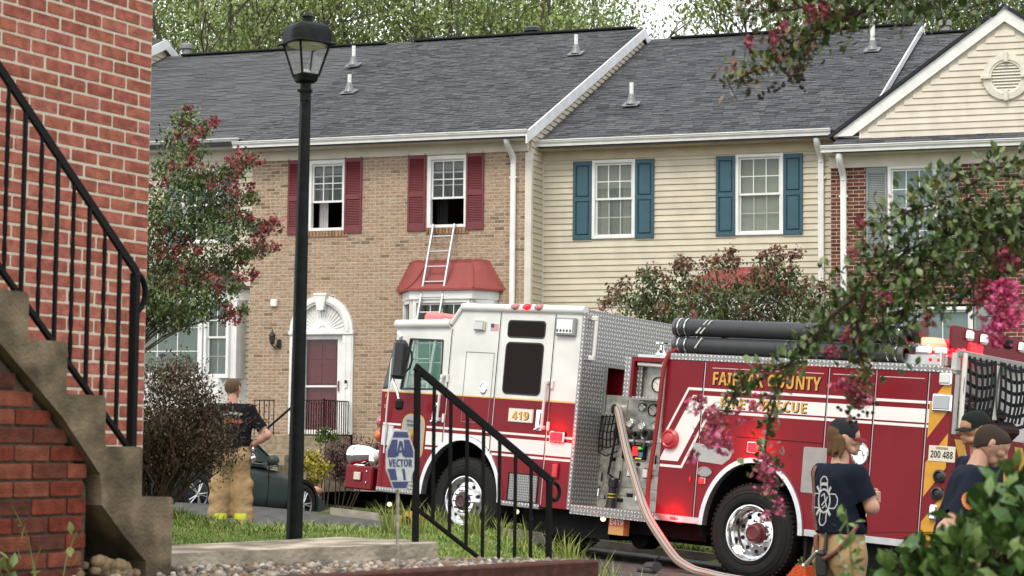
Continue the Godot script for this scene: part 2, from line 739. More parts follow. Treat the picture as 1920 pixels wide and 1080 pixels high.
	for k in 26000:
		var p := Vector3(rng.randf_range(-9, 9), 0, rng.randf_range(-42, -27))
		var bb := across(p.x, p.z)
		if bb > kerb_line(p.x, p.z) - 0.25 or out_of_row(p.x, p.z) < 0.2 or (bb < -4.6 and bb > -6.1) or (along(p.x, p.z) < -5.4):
			continue
		p.y = ground_y(p.x, p.z) - 0.03
		var h := rng.randf_range(0.08, 0.2)
		xfs.append(Transform3D(Basis(Vector3.UP, rng.randf() * TAU).scaled(Vector3(h * 1.8, h, h * 1.8)), p))
		cols.append(Color(0.09, 0.14, 0.025).lerp(Color(0.18, 0.20, 0.05), rng.randf()))
	kind(tag(swarm("verge_grass", gm, gmat, xfs, cols), "green grass strips along the far pavement in front of the townhouses", "grass"), "stuff")

var pad := PackedVector2Array([Vector2(-2.2, -8.35), Vector2(-1.38, -9.17), Vector2(-0.355, -10.27), Vector2(-0.37, -10.5), Vector2(-0.87, -10.85), Vector2(-1.57, -9.82), Vector2(-2.4, -9.1)])
var bed := PackedVector2Array([Vector2(-3.2, -6.5), Vector2(-1.1, -8.5), Vector2(0.4, -10.28), Vector2(-0.35, -10.35), Vector2(-1.38, -9.22), Vector2(-3.0, -8.0)])

func on_paving(x: float, z: float) -> bool:
	var q := Vector2(x, z)
	return Geometry2D.is_point_in_polygon(q, pad) or Geometry2D.is_point_in_polygon(q, bed) or (Vector2(x - SO.x, z - SO.z).dot(Vector2(SB.z.x, SB.z.z)) < 0.05 and Vector2(x - SO.x, z - SO.z).dot(Vector2(SB.x.x, SB.x.z)) < 0.95)

# ---------------------------------------------------------------- the brick house at the left edge, its steps and railing
func brick_mats(cols: Array, rough := 0.9) -> Array:
	var out := []
	for q in cols:
		out.append(mat(q, rough, "dirty", 2.3, "n_grain", 0.7))
	return out

func near_house() -> void:
	var h := framed("red_brick_house", "corner wall of red brick with cream mortar filling the left edge", "house", SB, BO, Vector3(0, 0.7, 0))
	var b := mb()
	b.span(Vector3(-3.2, 0.7, -5.0), Vector3(-0.004, 5.4, -0.0045))
	var wall := put("wall", b, mat(Color(0.80, 0.70, 0.54), 0.95, "grain", 4.0, "n_grain", 0.8), h)
	var bm := brick_mats([Color(0.46, 0.145, 0.105), Color(0.49, 0.16, 0.115), Color(0.42, 0.13, 0.09), Color(0.47, 0.16, 0.10), Color(0.51, 0.18, 0.13), Color(0.40, 0.13, 0.09)])
	var items := []
	var row := 0
	var y := 0.9
	while y < 4.9:
		var s := 0.0
		var first := true
		while s > -1.45:
			var ln := 0.203
			if first and row % 2 == 1:
				ln = 0.1015
			first = false
			var w := ln - 0.0125
			var x := Transform3D(Basis(Vector3(0, 0, 1), rng.randf_range(-0.008, 0.008)) * Basis.from_scale(Vector3(w + rng.randf_range(-0.004, 0.003), 0.0550 + rng.randf_range(-0.002, 0.002), 0.03)), Vector3(s - ln / 2, y + 0.034, -0.0165 + rng.randf_range(-0.0015, 0.0015)))
			items.append([x, 0, rng.randi() % 6, (s > -1.3 and y < 4.15 and y > 1.5)])
			s -= ln
		y += 0.0677
		row += 1
	items.sort_custom(func(p, q): return p[3] and not q[3])
	pieces(wall, "brick", [unit_brick], bm, items)

	# concrete steps on a brick base
	h = framed("porch_steps", "weathered concrete steps over a brick base at the left edge", "steps", SB, SO, Vector3(0.2, 1.0, -0.6))
	b = mb()
	var pr := PackedVector2Array()
	var tops := [1.375, 1.58, 1.78, 1.98, 2.155, 2.355, 2.555, 2.755]
	var edges := [0.91, 0.70, 0.46, 0.22, -0.01, -0.25, -0.49, -0.73, -1.2]
	pr.append(Vector2(0.905, 1.0))
	for k in 8:
		var r := 0.022
		for q in 5:
			var a := PI / 2 * q / 4
			pr.append(Vector2(edges[k] - r + r * cos(a), tops[k] - r + r * sin(a)))
		for q in 3:
			var a := PI / 2 * q / 2
			pr.append(Vector2(edges[k + 1] + 0.012 - 0.012 * sin(a), tops[k] + 0.012 - 0.012 * cos(a)))
	pr.append_array([Vector2(-1.2, 2.755), Vector2(-1.2, 2.72), Vector2(-0.16, 1.955), Vector2(0.20, 1.69), Vector2(0.435, 1.47), Vector2(0.45, 1.35), Vector2(0.60, 1.22), Vector2(0.735, 1.12), Vector2(0.75, 1.0)])
	b.prism(pr, -1.2, 0.0)
	put("concrete_flight", b, m_concrete, h)
	b = mb()
	b.prism(PackedVector2Array([Vector2(-1.3, 0.8), Vector2(0.395, 0.8), Vector2(0.395, 1.42), Vector2(0.2, 1.66), Vector2(-0.16, 1.93), Vector2(-1.3, 2.76)]), -1.15, -0.038)
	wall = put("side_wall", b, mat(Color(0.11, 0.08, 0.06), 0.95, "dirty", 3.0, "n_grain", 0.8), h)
	items = []
	row = 0
	y = 0.84
	while y < 2.6:
		var s := -1.25 - (0.1 if row % 2 else 0.0)
		while s < 0.39:
			var e := minf(s + 0.203, 0.395)
			var lim := 2.02 - (e + 0.16) * 0.76
			if e - s > 0.03 and y + 0.067 < lim:
				items.append([Transform3D(Basis.from_scale(Vector3(e - s - 0.011 + rng.randf_range(-0.003, 0.003), 0.0565, 0.03)), Vector3((s + e) / 2, y + 0.034, -0.045 + rng.randf_range(-0.002, 0.002))), 0, rng.randi() % 5])
			s += 0.203
		y += 0.0677
		row += 1
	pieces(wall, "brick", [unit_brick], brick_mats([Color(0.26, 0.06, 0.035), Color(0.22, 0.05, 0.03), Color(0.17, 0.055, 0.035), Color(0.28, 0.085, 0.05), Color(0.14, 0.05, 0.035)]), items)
	b = mb()
	for k in 26:
		var s := rng.randf_range(0.36, 0.72)
		b.ball(Vector3(s, 1.07 + rng.randf() * 0.08 * (0.75 - s) / 0.3, -0.03 - 0.05 * rng.randf()), Vector3(0.035, 0.025, 0.03) * rng.randf_range(0.6, 1.4), 8)
	put("mortar_rubble", b, mat(Color(0.33, 0.24, 0.14), 0.95, "dirty", 6.0, "n_grain", 1.0), h)

	h = framed("stair_railing", "black iron railing with twisted balusters on the concrete porch steps", "railing", SB, SO, Vector3(0.70, 1.375, -0.06), "black iron stair railings")
	var w := -0.06
	b = mb()
	b.bar(Vector3(-0.9, 3.615, w), Vector3(0.715, 2.285, w), 0.042, 0.016, Vector3.UP, 0.005)
	var curl := []
	for k in 12:
		var a := deg_to_rad(39.0 - 16.0 * k)
		curl.append(Vector3(0.715 + 0.055 * sin(deg_to_rad(16.0 * k)), 2.285 - 0.055 + 0.055 * cos(deg_to_rad(16.0 * k)) - 0.004 * k, w))
	b.tube(curl, 0.013, 8)
	put("handrail", b, m_iron, h)
	b = mb()
	b.bar(Vector3(-0.9, 2.905, w), Vector3(0.70, 1.56, w), 0.026, 0.02, Vector3.UP, 0.004)
	put("bottom_rail", b, m_iron, h)
	b = mb()
	b.box(Vector3(0.702, 1.83, w), Vector3(0.034, 0.91, 0.034), 0.004)
	put("newel_post", b, m_iron, h)
	for k in 14:
		var s := 0.60 - k * 0.098
		b = mb()
		var y0 := 1.56 + (0.70 - s) * 0.8406
		var y1 := 2.285 + (0.715 - s) * 0.8235 - 0.018
		if k % 2 == 1:
			var pts := []
			for q in 30:
				pts.append(Vector3(s, lerpf(y0, y1, q / 29.0), w))
			b.tube(pts, 0.0095, 4, true, 0.42)
		else:
			b.box(Vector3(s, (y0 + y1) / 2, w), Vector3(0.0135, y1 - y0, 0.0135))
		put("baluster", b, m_iron, h)

func front_yard() -> void:
	# concrete landing, gravel bed and timber edging
	O = Vector3(-1, 1.0, -9.8)
	var h := thing("concrete_landing", "low pale concrete landing slab between the steps and the iron railing", "concrete slab", Transform3D(Basis.IDENTITY, O))
	var b := mb()
	var flip := Transform3D(Basis(Vector3(1, 0, 0), Vector3(0, 0, 1), Vector3(0, -1, 0)), Vector3.ZERO)
	b.prism(pad, -1.118, -0.9, flip)
	put("slab", b, mat(Color(0.54, 0.46, 0.35), 0.9, "stain", 0.8, "n_grain", 0.5), h)
	O = Vector3.ZERO
	b = mb()
	b.prism(bed, -1.035, -0.9, flip)
	kind(put("gravel_bed", b, mat(Color(0.16, 0.13, 0.10), 0.95, "dirty", 2.0, "n_grain", 0.8)), "structure")
	var stone := mb()
	stone.ball(Vector3.ZERO, Vector3(0.5, 0.32, 0.42), 7)
	for k in stone.v.size():
		var p := stone.v[k]
		stone.v[k] = p * (1.0 + 0.35 * fn.get_noise_3d(p.x * 40, p.y * 40, p.z * 40))
	var xfs := []
	var cols := []
	var sc := [Color(0.30, 0.26, 0.22), Color(0.18, 0.15, 0.13), Color(0.42, 0.37, 0.31), Color(0.24, 0.17, 0.12), Color(0.13, 0.125, 0.12), Color(0.5, 0.44, 0.36), Color(0.33, 0.24, 0.16)]
	for k in 9000:
		var p := Vector2(rng.randf_range(-2.6, 0.4), rng.randf_range(-10.4, -7.2))
		if not Geometry2D.is_point_in_polygon(p, bed):
			continue
		var s := rng.randf_range(0.014, 0.042)
		var lift := 0.0 + 0.03 * clampf(-p.x - 0.6, 0.0, 1.0)
		xfs.append(Transform3D(Basis.from_euler(Vector3(rng.randf_range(-0.5, 0.5), rng.randf() * TAU, rng.randf_range(-0.5, 0.5))).scaled_local(Vector3.ONE * s), Vector3(p.x, 1.035 + s * 0.15 + lift * rng.randf(), p.y)))
		cols.append(sc[rng.randi() % 7] * rng.randf_range(0.7, 1.15))
	kind(tag(swarm("gravel", stone.mesh(), vmat(0.75, "blotch", 3.0), xfs, cols), "grey and brown river gravel between the landing slab and the timber edging", "gravel"), "stuff")
	# timber edging
	O = Vector3(0, 0.8, -9.6)
	h = thing("timber_edging", "dark red-brown landscape timber along the front of the gravel bed", "timber", Transform3D(Basis.IDENTITY, O))
	b = mb()
	var e0 := Vector3(-2.4, 0.955, -7.02)
	var e1 := Vector3(0.385, 0.955, -10.18)
	b.bar(e0, e1, 0.19, 0.14, Vector3.UP, 0.008)
	put("beam", b, mat(Color(0.105, 0.045, 0.035), 0.85, "dirty", 2.5, "n_grain", 0.6), h)
	# railing down to the street
	O = Vector3(-0.467, 1.118, -10.38)
	h = thing("walkway_railing", "black iron railing running down from the landing slab to the street", "railing", Transform3D(Basis.IDENTITY, O), "black iron stair railings")
	var p0 := Vector3(-0.467, 1.975, -10.38)
	var p1 := Vector3(0.206, 1.42, -10.98)
	var along_ := (p1 - p0)
	var flat := Vector3(along_.x, 0, along_.z).normalized()
	var bs := Basis(flat, Vector3.UP, flat.cross(Vector3.UP))
	b = mb()
	b.box(Vector3(p0.x, (p0.y + 1.1) / 2, p0.z), Vector3(0.028, p0.y - 1.1, 0.028), 0.003, bs)
	put("post", b, m_iron, h)
	b = mb()
	b.box(Vector3(p1.x, (p1.y + 0.5) / 2, p1.z), Vector3(0.028, p1.y - 0.5, 0.028), 0.003, bs)
	put("post", b, m_iron, h)
	b = mb()
	b.bar(p0 + Vector3(0, 0.002, 0) - along_ * 0.02, p1 + along_ * 0.03 + Vector3(0, 0.005, 0), 0.014, 0.042, flat.cross(Vector3.UP), 0.004)
	var tongue := []
	for k in 9:
		var a := deg_to_rad(-30.0 + 26.0 * k)
		tongue.append(p1 + along_ * 0.03 + flat * (0.012 + 0.035 * sin(a + 0.5)) + Vector3(0, -0.045 + 0.045 * cos(a + 0.5), 0))
	b.tube(tongue, 0.011, 8)
	put("handrail", b, m_iron, h)
	b = mb()
	b.bar(p0 + Vector3(0, -0.69, 0), p1 + Vector3(0, -0.69, 0) - along_ * 0.05, 0.02, 0.02, Vector3.UP, 0.003)
	put("bottom_rail", b, m_iron, h)
	for k in 7:
		var q := p0 + along_ * (0.122 + 0.1225 * k)
		b = mb()
		b.box(q + Vector3(0, -0.355, 0), Vector3(0.0135, 0.69, 0.0135), 0.0, bs)
		put("baluster", b, m_iron, h)
	# yard sign
	O = Vector3(-0.51, 1.065, -9.5)
	h = thing("yard_sign", "small blue and white octagonal security sign on a metal stake", "sign", Transform3D(Basis(Vector3.UP, 0.92), O))
	O = Vector3.ZERO
	b = mb()
	b.tube([Vector3(0.005, -0.1, 0), Vector3(0, 0.3, 0), Vector3(-0.012, 0.58, 0)], 0.0085, 8)
	put("stake", b, mat(Color(0.5, 0.45, 0.36), 0.45, "dirty", 5.0, "", 0.5, 0.5), h)
	var oct := PackedVector2Array([Vector2(-0.045, 0.33), Vector2(0.045, 0.33), Vector2(0.098, 0.42), Vector2(0.098, 0.51), Vector2(0.045, 0.60), Vector2(-0.045, 0.60), Vector2(-0.098, 0.51), Vector2(-0.098, 0.42)])
	b = mb()
	b.prism(oct, 0.009, 0.013)
	put("sign_face", b, mat(Color(0.62, 0.62, 0.60), 0.35, "blotch", 6.0), h)
	var blue := mat(Color(0.03, 0.04, 0.16), 0.35, "blotch", 5.0)
	b = mb()
	b.prism(PackedVector2Array([Vector2(-0.09, 0.475), Vector2(-0.09, 0.505), Vector2(-0.06, 0.556), Vector2(-0.022, 0.556), Vector2(-0.03, 0.475)]), 0.013, 0.0145)
	put("blue_field", b, blue, h)
	b = mb()
	b.prism(PackedVector2Array([Vector2(0.09, 0.475), Vector2(0.09, 0.505), Vector2(0.06, 0.556), Vector2(0.022, 0.556), Vector2(0.03, 0.475)]), 0.013, 0.0145)
	put("blue_field", b, blue, h)
	b = mb()
	b.prism(PackedVector2Array([Vector2(-0.043, 0.336), Vector2(-0.06, 0.366), Vector2(0.06, 0.366), Vector2(0.043, 0.336)]), 0.013, 0.0145)
	put("blue_field", b, blue, h)
	b = mb()
	b.prism(PackedVector2Array([Vector2(-0.065, 0.372), Vector2(-0.09, 0.424), Vector2(-0.035, 0.424), Vector2(-0.02, 0.372)]), 0.013, 0.0145)
	put("blue_field", b, blue, h)
	b = mb()
	b.prism(PackedVector2Array([Vector2(0.025, 0.372), Vector2(0.012, 0.424), Vector2(0.03, 0.424), Vector2(0.04, 0.372)]), 0.013, 0.0145)
	put("blue_field", b, blue, h)
	b = mb()
	b.prism(PackedVector2Array([Vector2(-0.058, 0.565), Vector2(-0.045, 0.592), Vector2(0.045, 0.592), Vector2(0.058, 0.565)]), 0.013, 0.0145)
	put("blue_field", b, blue, h)
	words("lettering", "VECTOR", 0.036, blue, h, Transform3D(Basis.IDENTITY, Vector3(0, 0.45, 0.0145)), 0.002, 0.165)
	words("lettering", "A", 0.07, blue, h, Transform3D(Basis.IDENTITY, Vector3(0, 0.515, 0.0145)), 0.002)
	# street lamp
	O = Vector3(-1.285, 1.12, -12.5)
	h = thing("street_lamp", "black square-lantern street lamp on a dark square post", "street lamp", Transform3D(Basis(Vector3.UP, -0.17) * Basis(Vector3(0, 0, 1), -0.008), O))
	O = Vector3.ZERO
	b = mb()
	var pole := mat(Color(0.013, 0.0155, 0.015), 0.55, "dirty", 2.0, "n_grain", 0.3)
	pole.metallic_specular = 0.25
	b.lathe([Vector2(0.051, -0.2), Vector2(0.034, 2.62), Vector2(0.001, 2.62)], 4, Transform3D.IDENTITY)
	put("post", b, pole, h)
	b = mb()
	b.lathe([Vector2(0.034, 2.55), Vector2(0.036, 2.60), Vector2(0.043, 2.605), Vector2(0.043, 2.62), Vector2(0.034, 2.625), Vector2(0.034, 2.70), Vector2(0.02, 2.70)], 20, Transform3D.IDENTITY)
	for k in 3:
		var a := TAU * k / 3 + 0.6
		b.ball(Vector3(cos(a) * 0.045, 2.612, sin(a) * 0.045), Vector3(0.008, 0.008, 0.008), 6)
	put("collar", b, pole, h)
	b = mb()
	b.lathe([Vector2(0.056, 2.66), Vector2(0.072, 2.672), Vector2(0.082, 2.712), Vector2(0.06, 2.72), Vector2(0.01, 2.725)], 4, Transform3D.IDENTITY)
	put("lantern_base", b, pole, h)
	for k in 4:
		var a := TAU * k / 4
		var d := Vector3(cos(a), 0, sin(a))
		b = mb()
		b.bar(d * 0.078 + Vector3(0, 2.70, 0), d * 0.148 + Vector3(0, 2.905, 0), 0.012, 0.012, d)
		put("lantern_rib", b, pole, h)
		var a2 := a + PI / 4
		b = mb()
		var d2 := Vector3(cos(a + TAU / 4), 0, sin(a + TAU / 4))
		b.quad(d * 0.076 + Vector3(0, 2.71, 0), d2 * 0.076 + Vector3(0, 2.71, 0), d2 * 0.145 + Vector3(0, 2.90, 0), d * 0.145 + Vector3(0, 2.90, 0), Vector3(cos(a2), 0, sin(a2)))
		put("pane", b, glass(Color(0.9, 0.9, 0.85), 0.06), h)
	b = mb()
	b.lathe([Vector2(0.14, 2.898), Vector2(0.183, 2.892), Vector2(0.186, 2.90), Vector2(0.156, 2.914), Vector2(0.153, 2.945), Vector2(0.147, 2.985), Vector2(0.136, 3.005), Vector2(0.112, 3.022), Vector2(0.05, 3.035), Vector2(0.0, 3.035)], 4, Transform3D.IDENTITY)
	put("lantern_roof", b, pole, h)
	b = mb()
	b.lathe([Vector2(0.032, 3.03), Vector2(0.032, 3.065), Vector2(0.04, 3.067), Vector2(0.035, 3.073), Vector2(0.01, 3.092), Vector2(0.0, 3.096)], 16, Transform3D.IDENTITY)
	put("finial", b, pole, h)
	b = mb()
	b.ball(Vector3(0, 2.725, 0), Vector3(0.03, 0.022, 0.03), 12)
	b.lathe([Vector2(0.12, 2.895), Vector2(0.10, 2.88), Vector2(0.0, 2.877)], 12, Transform3D.IDENTITY)
	put("lamp_socket", b, mat(Color(0.6, 0.58, 0.5), 0.6), h)

# ---------------------------------------------------------------- the townhouses
func wall_with_holes(b: Mb, u0: float, u1: float, v0: float, v1: float, holes: Array, n0: float, n1: float) -> void:
	var us := [u0, u1]
	for q in holes:
		us.append(clampf(q[0], u0, u1))
		us.append(clampf(q[1], u0, u1))
	us.sort()
	for k in us.size() - 1:
		if us[k + 1] - us[k] < 0.001:
			continue
		var mid: float = (us[k] + us[k + 1]) / 2
		var cuts := []
		for q in holes:
			if q[0] < mid and q[1] > mid:
				cuts.append([q[2], q[3]])
		cuts.sort_custom(func(p, q): return p[0] < q[0])
		var y := v0
		for q in cuts:
			if q[0] > y:
				b.span(Vector3(us[k], y, n0), Vector3(us[k + 1], q[0], n1))
			y = maxf(y, q[1])
		if y < v1:
			b.span(Vector3(us[k], y, n0), Vector3(us[k + 1], v1, n1))

func free_runs(a: float, e: float, y0: float, y1: float, holes: Array) -> Array:   # what is left of a course between the openings
	var runs := [[a, e]]
	for q in holes:
		if q[2] < y1 - 0.01 and q[3] > y0 + 0.01:
			var nx := []
			for r in runs:
				if q[1] <= r[0] or q[0] >= r[1]:
					nx.append(r)
				else:
					if q[0] > r[0] + 0.02:
						nx.append([r[0], q[0]])
					if q[1] < r[1] - 0.02:
						nx.append([q[1], r[1]])
			runs = nx
	return runs

func brick_face(wall: Node3D, u0: float, u1: float, v0: float, v1: float, n: float, holes: Array, mts: Array, weights: Array, first: Callable) -> void:
	var items := []
	var row := 0
	var y := v0
	while y < v1 - 0.03:
		var s := u0 - (0.1015 if row % 2 else 0.0)
		while s < u1:
			for r in free_runs(maxf(s, u0), minf(s + 0.203, u1), y, y + 0.0677, holes):
				if r[1] - r[0] < 0.025:
					continue
				var w: int = weights[rng.randi() % weights.size()]
				items.append([Transform3D(Basis.from_scale(Vector3(r[1] - r[0] - 0.0125, minf(0.0545, v1 - y - 0.002), 0.03)), Vector3((r[0] + r[1]) / 2, y + 0.034, n - 0.0145 + rng.randf_range(-0.0015, 0.0015))), 0, w, first.call((r[0] + r[1]) / 2, y)])
			s += 0.203
		y += 0.0677
		row += 1
	items.sort_custom(func(p, q): return p[3] < q[3])
	pieces(wall, "brick", [unit_brick], mts, items)

var unit_plank: ArrayMesh
func siding_face(wall: Node3D, u0: float, u1: float, v0: float, v1: float, n: float, holes: Array, mts: Array, gable := []) -> void:
	if unit_plank == null:
		var keep := O
		O = Vector3.ZERO
		var b := mb()
		b.prism(PackedVector2Array([Vector2(0, 0), Vector2(0.024, 0), Vector2(0.026, 0.004), Vector2(0.024, 0.012), Vector2(0.004, 0.1143), Vector2(0, 0.1143)]), -0.5, 0.5, Transform3D(Basis(Vector3(0, 0, 1), Vector3(0, 1, 0), Vector3(-1, 0, 0)), Vector3.ZERO))
		unit_plank = b.mesh()
		O = keep
	var items := []
	var y := v0
	while y < v1 - 0.02:
		var a := u0
		var e := u1
		if gable:
			var t: float = (gable[1] - y - 0.1143) / gable[2]
			a = gable[0] - t
			e = gable[0] + t
			if t < 0.05:
				break
		for r in free_runs(a, e, y, y + 0.1143, holes):
			items.append([Transform3D(Basis.from_scale(Vector3(r[1] - r[0], minf(1.0, (v1 - y) / 0.1143), 1)), Vector3((r[0] + r[1]) / 2, y, n)), 0, rng.randi() % mts.size()])
		y += 0.1143
	pieces(wall, "siding_plank", [unit_plank], mts, items)

# a sash window: casing, two sashes with panes and muntins, what hangs inside
func window(h: Node3D, u0: float, u1: float, v0: float, v1: float, n: float, o: Dictionary) -> Node3D:
	var cw: float = o.get("casing", 0.06)
	var white: Material = o.get("paint", m_white)
	var b := mb()
	b.span(Vector3(u0, v0, n - 0.09), Vector3(u0 + cw, v1, n + 0.03), 0.006)
	b.span(Vector3(u1 - cw, v0, n - 0.09), Vector3(u1, v1, n + 0.03), 0.006)
	b.span(Vector3(u0 + cw, v1 - cw, n - 0.09), Vector3(u1 - cw, v1, n + 0.03), 0.006)
	b.span(Vector3(u0 + cw, v0, n - 0.09), Vector3(u1 - cw, v0 + cw * 0.8, n + 0.035), 0.006)
	var win := put("window", b, white, h)
	var a := u0 + cw
	var e := u1 - cw
	var mid: float = o.get("mid", (v0 + v1) / 2)
	var bars: int = o.get("cols", 3)
	var sw := 0.032
	for top in [true, false]:
		var y0 := mid - 0.015 if top else v0 + cw * 0.8
		var y1 := v1 - cw if top else mid + 0.02
		var lift: float = o.get("open", 0.0) if not top else 0.0
		y0 += lift
		y1 += lift
		var nn := n - 0.02 if top else n - 0.05
		if o.has("single") and not top:
			continue
		if o.has("single"):
			y0 = v0 + cw * 0.8
		b = mb()
		b.span(Vector3(a, y0, nn - 0.025), Vector3(a + sw, y1, nn))
		b.span(Vector3(e - sw, y0, nn - 0.025), Vector3(e, y1, nn))
		b.span(Vector3(a + sw, y0, nn - 0.025), Vector3(e - sw, y0 + sw * 1.2, nn))
		b.span(Vector3(a + sw, y1 - sw * 1.1, nn - 0.025), Vector3(e - sw, y1, nn))
		put("sash", b, white, win)
		b = mb()
		b.span(Vector3(a + sw * 0.8, y0 + sw * 0.8, nn - 0.016), Vector3(e - sw * 0.8, y1 - sw * 0.8, nn - 0.012))
		put("pane", b, o.get("glass", m_glass), win)
		var faint: bool = o.get("inner", false) and not top
		for k in bars - 1:
			var u := lerpf(a + sw, e - sw, float(k + 1) / bars)
			b = mb()
			b.box(Vector3(u, (y0 + y1) / 2, nn - (0.022 if faint else 0.008)), Vector3(0.018, y1 - y0 - sw * 2, 0.008))
			put("muntin", b, white, win)
		var lines: int = o.get("rows", 2)
		for k in lines - 1:
			b = mb()
			b.box(Vector3((a + e) / 2, lerpf(y0, y1, float(k + 1) / lines), nn - (0.0225 if faint else 0.0085)), Vector3(e - a - sw * 2, 0.018, 0.0078))
			put("muntin", b, white, win)
	return win

func curtain(win: Node3D, u0: float, u1: float, v0: float, v1: float, n: float, m: Material, nm := "curtain", wave := 0.02) -> void:
	var rows := []
	for k in 2:
		var row := []
		for q in 25:
			var u := lerpf(u0, u1, q / 24.0)
			row.append(Vector3(u, v0 if k == 0 else v1, n + wave * sin(u * 70.0)))
		rows.append(row)
	var b := mb()
	b.sheet(rows, Vector3(0, 0, 1))
	put(nm, b, m, win)

func louvre_shutter(h: Node3D, u0: float, u1: float, v0: float, v1: float, n: float, m: Material, groups := [[0.09, 0.44], [0.50, 0.93]]) -> void:
	var b := mb()
	var w := 0.04
	b.span(Vector3(u0, v0, n), Vector3(u0 + w, v1, n + 0.035), 0.004)
	b.span(Vector3(u1 - w, v0, n), Vector3(u1, v1, n + 0.035), 0.004)
	b.span(Vector3(u0 + w, v0, n + 0.002), Vector3(u1 - w, lerpf(v0, v1, groups[0][0]), n + 0.033))
	b.span(Vector3(u0 + w, lerpf(v0, v1, groups[0][1]), n + 0.002), Vector3(u1 - w, lerpf(v0, v1, groups[1][0]), n + 0.033))
	b.span(Vector3(u0 + w, lerpf(v0, v1, groups[1][1]), n + 0.002), Vector3(u1 - w, v1, n + 0.033))
	b.span(Vector3(u0 + w, v0, n), Vector3(u1 - w, v1, n + 0.006))
	var sh := put("shutter", b, m, h)
	for g in groups:
		var y := lerpf(v0, v1, g[0])
		while y < lerpf(v0, v1, g[1]) - 0.02:
			var s := mb()
			s.box(Vector3((u0 + u1) / 2, y + 0.016, n + 0.016), Vector3(u1 - u0 - 2 * w, 0.036, 0.006), 0.0, Basis(Vector3.RIGHT, -0.6))
			put("slat", s, m, sh)
			y += 0.032

func panel_shutter(h: Node3D, u0: float, u1: float, v0: float, v1: float, n: float, m: Material) -> void:
	var b := mb()
	var w := 0.055
	var mid := lerpf(v0, v1, 0.515)
	b.span(Vector3(u0, v0, n), Vector3(u0 + w, v1, n + 0.04), 0.005)
	b.span(Vector3(u1 - w, v0, n), Vector3(u1, v1, n + 0.04), 0.005)
	b.span(Vector3(u0 + w, v0, n), Vector3(u1 - w, v0 + 0.08, n + 0.038))
	b.span(Vector3(u0 + w, v1 - 0.08, n), Vector3(u1 - w, v1, n + 0.038))
	b.span(Vector3(u0 + w, mid - 0.04, n), Vector3(u1 - w, mid + 0.04, n + 0.038))
	b.span(Vector3(u0 + w, v0, n), Vector3(u1 - w, v1, n + 0.012))
	var sh := put("shutter", b, m, h)
	for q in [[v0 + 0.08, mid - 0.04], [mid + 0.04, v1 - 0.08]]:
		var s := mb()
		s.box(Vector3((u0 + u1) / 2, (q[0] + q[1]) / 2, n + 0.016), Vector3(u1 - u0 - 2 * w - 0.02, q[1] - q[0] - 0.02, 0.036), 0.022)
		put("raised_panel", s, m, sh)

# roof: a slab, shingles laid in courses, ridge caps
func roof(h: Node3D, u0: float, u1: float, eave: Vector2, ridge: Vector2, shades: Array, tab := 0.24, seed_ := 1, thick := 0.12) -> Node3D:
	var b := mb()
	var s := (eave - ridge)
	var q := Transform3D(Basis(Vector3(0, 0, 1), Vector3(0, 1, 0), Vector3(-1, 0, 0)), Vector3.ZERO)   # polygon x is n, extruded along -u
	b.prism(PackedVector2Array([eave, ridge, ridge + Vector2(-4.0, -4.0 * s.y / s.x * -1.0), ridge + Vector2(-4.0, 4.0 * s.y / s.x - thick), ridge + Vector2(0, -thick), eave + Vector2(0, -thick)]), -u0, -u1, q)
	var rf := put("roof", b, mat(Color(0.05, 0.05, 0.053), 0.95, "grain", 3.0), h)
	var ln := s.length()
	var d := Vector3(0, -s.y, -s.x) / ln     # up the slope, in (u, y, n)
	var nrm := Vector3(1, 0, 0).cross(d)
	if nrm.y < 0:
		nrm = -nrm
	var bs := Basis(Vector3(1, 0, 0), nrm, Vector3(1, 0, 0).cross(nrm))
	var items := []
	var mts := []
	for c in shades:
		mts.append(mat(c * 1.25, 0.95, "grain", 5.0, "n_grain", 0.8))
	var r := 0
	var t := -0.02
	while t < ln - 0.05:
		var u := u0 - rng.randf() * tab
		while u < u1:
			var w := tab * rng.randf_range(0.55, 1.35)
			var a := maxf(u, u0)
			var e := minf(u + w, u1)
			if e - a > 0.02:
				var proud: float = [0.004, 0.004, 0.004, 0.009][rng.randi() % 4]
				items.append([Transform3D(bs * Basis(Vector3.RIGHT, -0.065) * Basis.from_scale(Vector3(e - a - 0.008, 0.009, 0.165)), Vector3((a + e) / 2, eave.y, eave.x) + d * (t + 0.08) + nrm * (proud + 0.002)), 0, rng.randi() % mts.size()])
			u += w
		t += 0.142
		r += 1
	var bx := mb()
	bx.off = Vector3.ZERO
	bx.box(Vector3.ZERO, Vector3.ONE)
	pieces(rf, "shingle", [bx.mesh()], mts, items)
	b = mb()
	b.box(Vector3((u0 + u1) / 2 + 0.15, ridge.y + 0.02, ridge.x), Vector3(u1 - u0 - 0.7, 0.05, 0.30), 0.015)
	put("ridge_vent", b, mat(Color(0.035, 0.035, 0.037), 0.95, "grain", 4.0), rf)
	return rf

func gutter(h: Node3D, u0: float, u1: float, y: float, n: float) -> void:
	var b := mb()
	var q := Transform3D(Basis(Vector3(0, 0, 1), Vector3(0, 1, 0), Vector3(-1, 0, 0)), Vector3.ZERO)
	b.prism(PackedVector2Array([Vector2(n - 0.10, y), Vector2(n + 0.02, y), Vector2(n + 0.022, y - 0.014), Vector2(n + 0.005, y - 0.02), Vector2(n + 0.002, y - 0.045), Vector2(n - 0.03, y - 0.075), Vector2(n - 0.035, y - 0.12), Vector2(n - 0.10, y - 0.12)]), -u0, -u1, q)
	put("gutter", b, m_white, h)

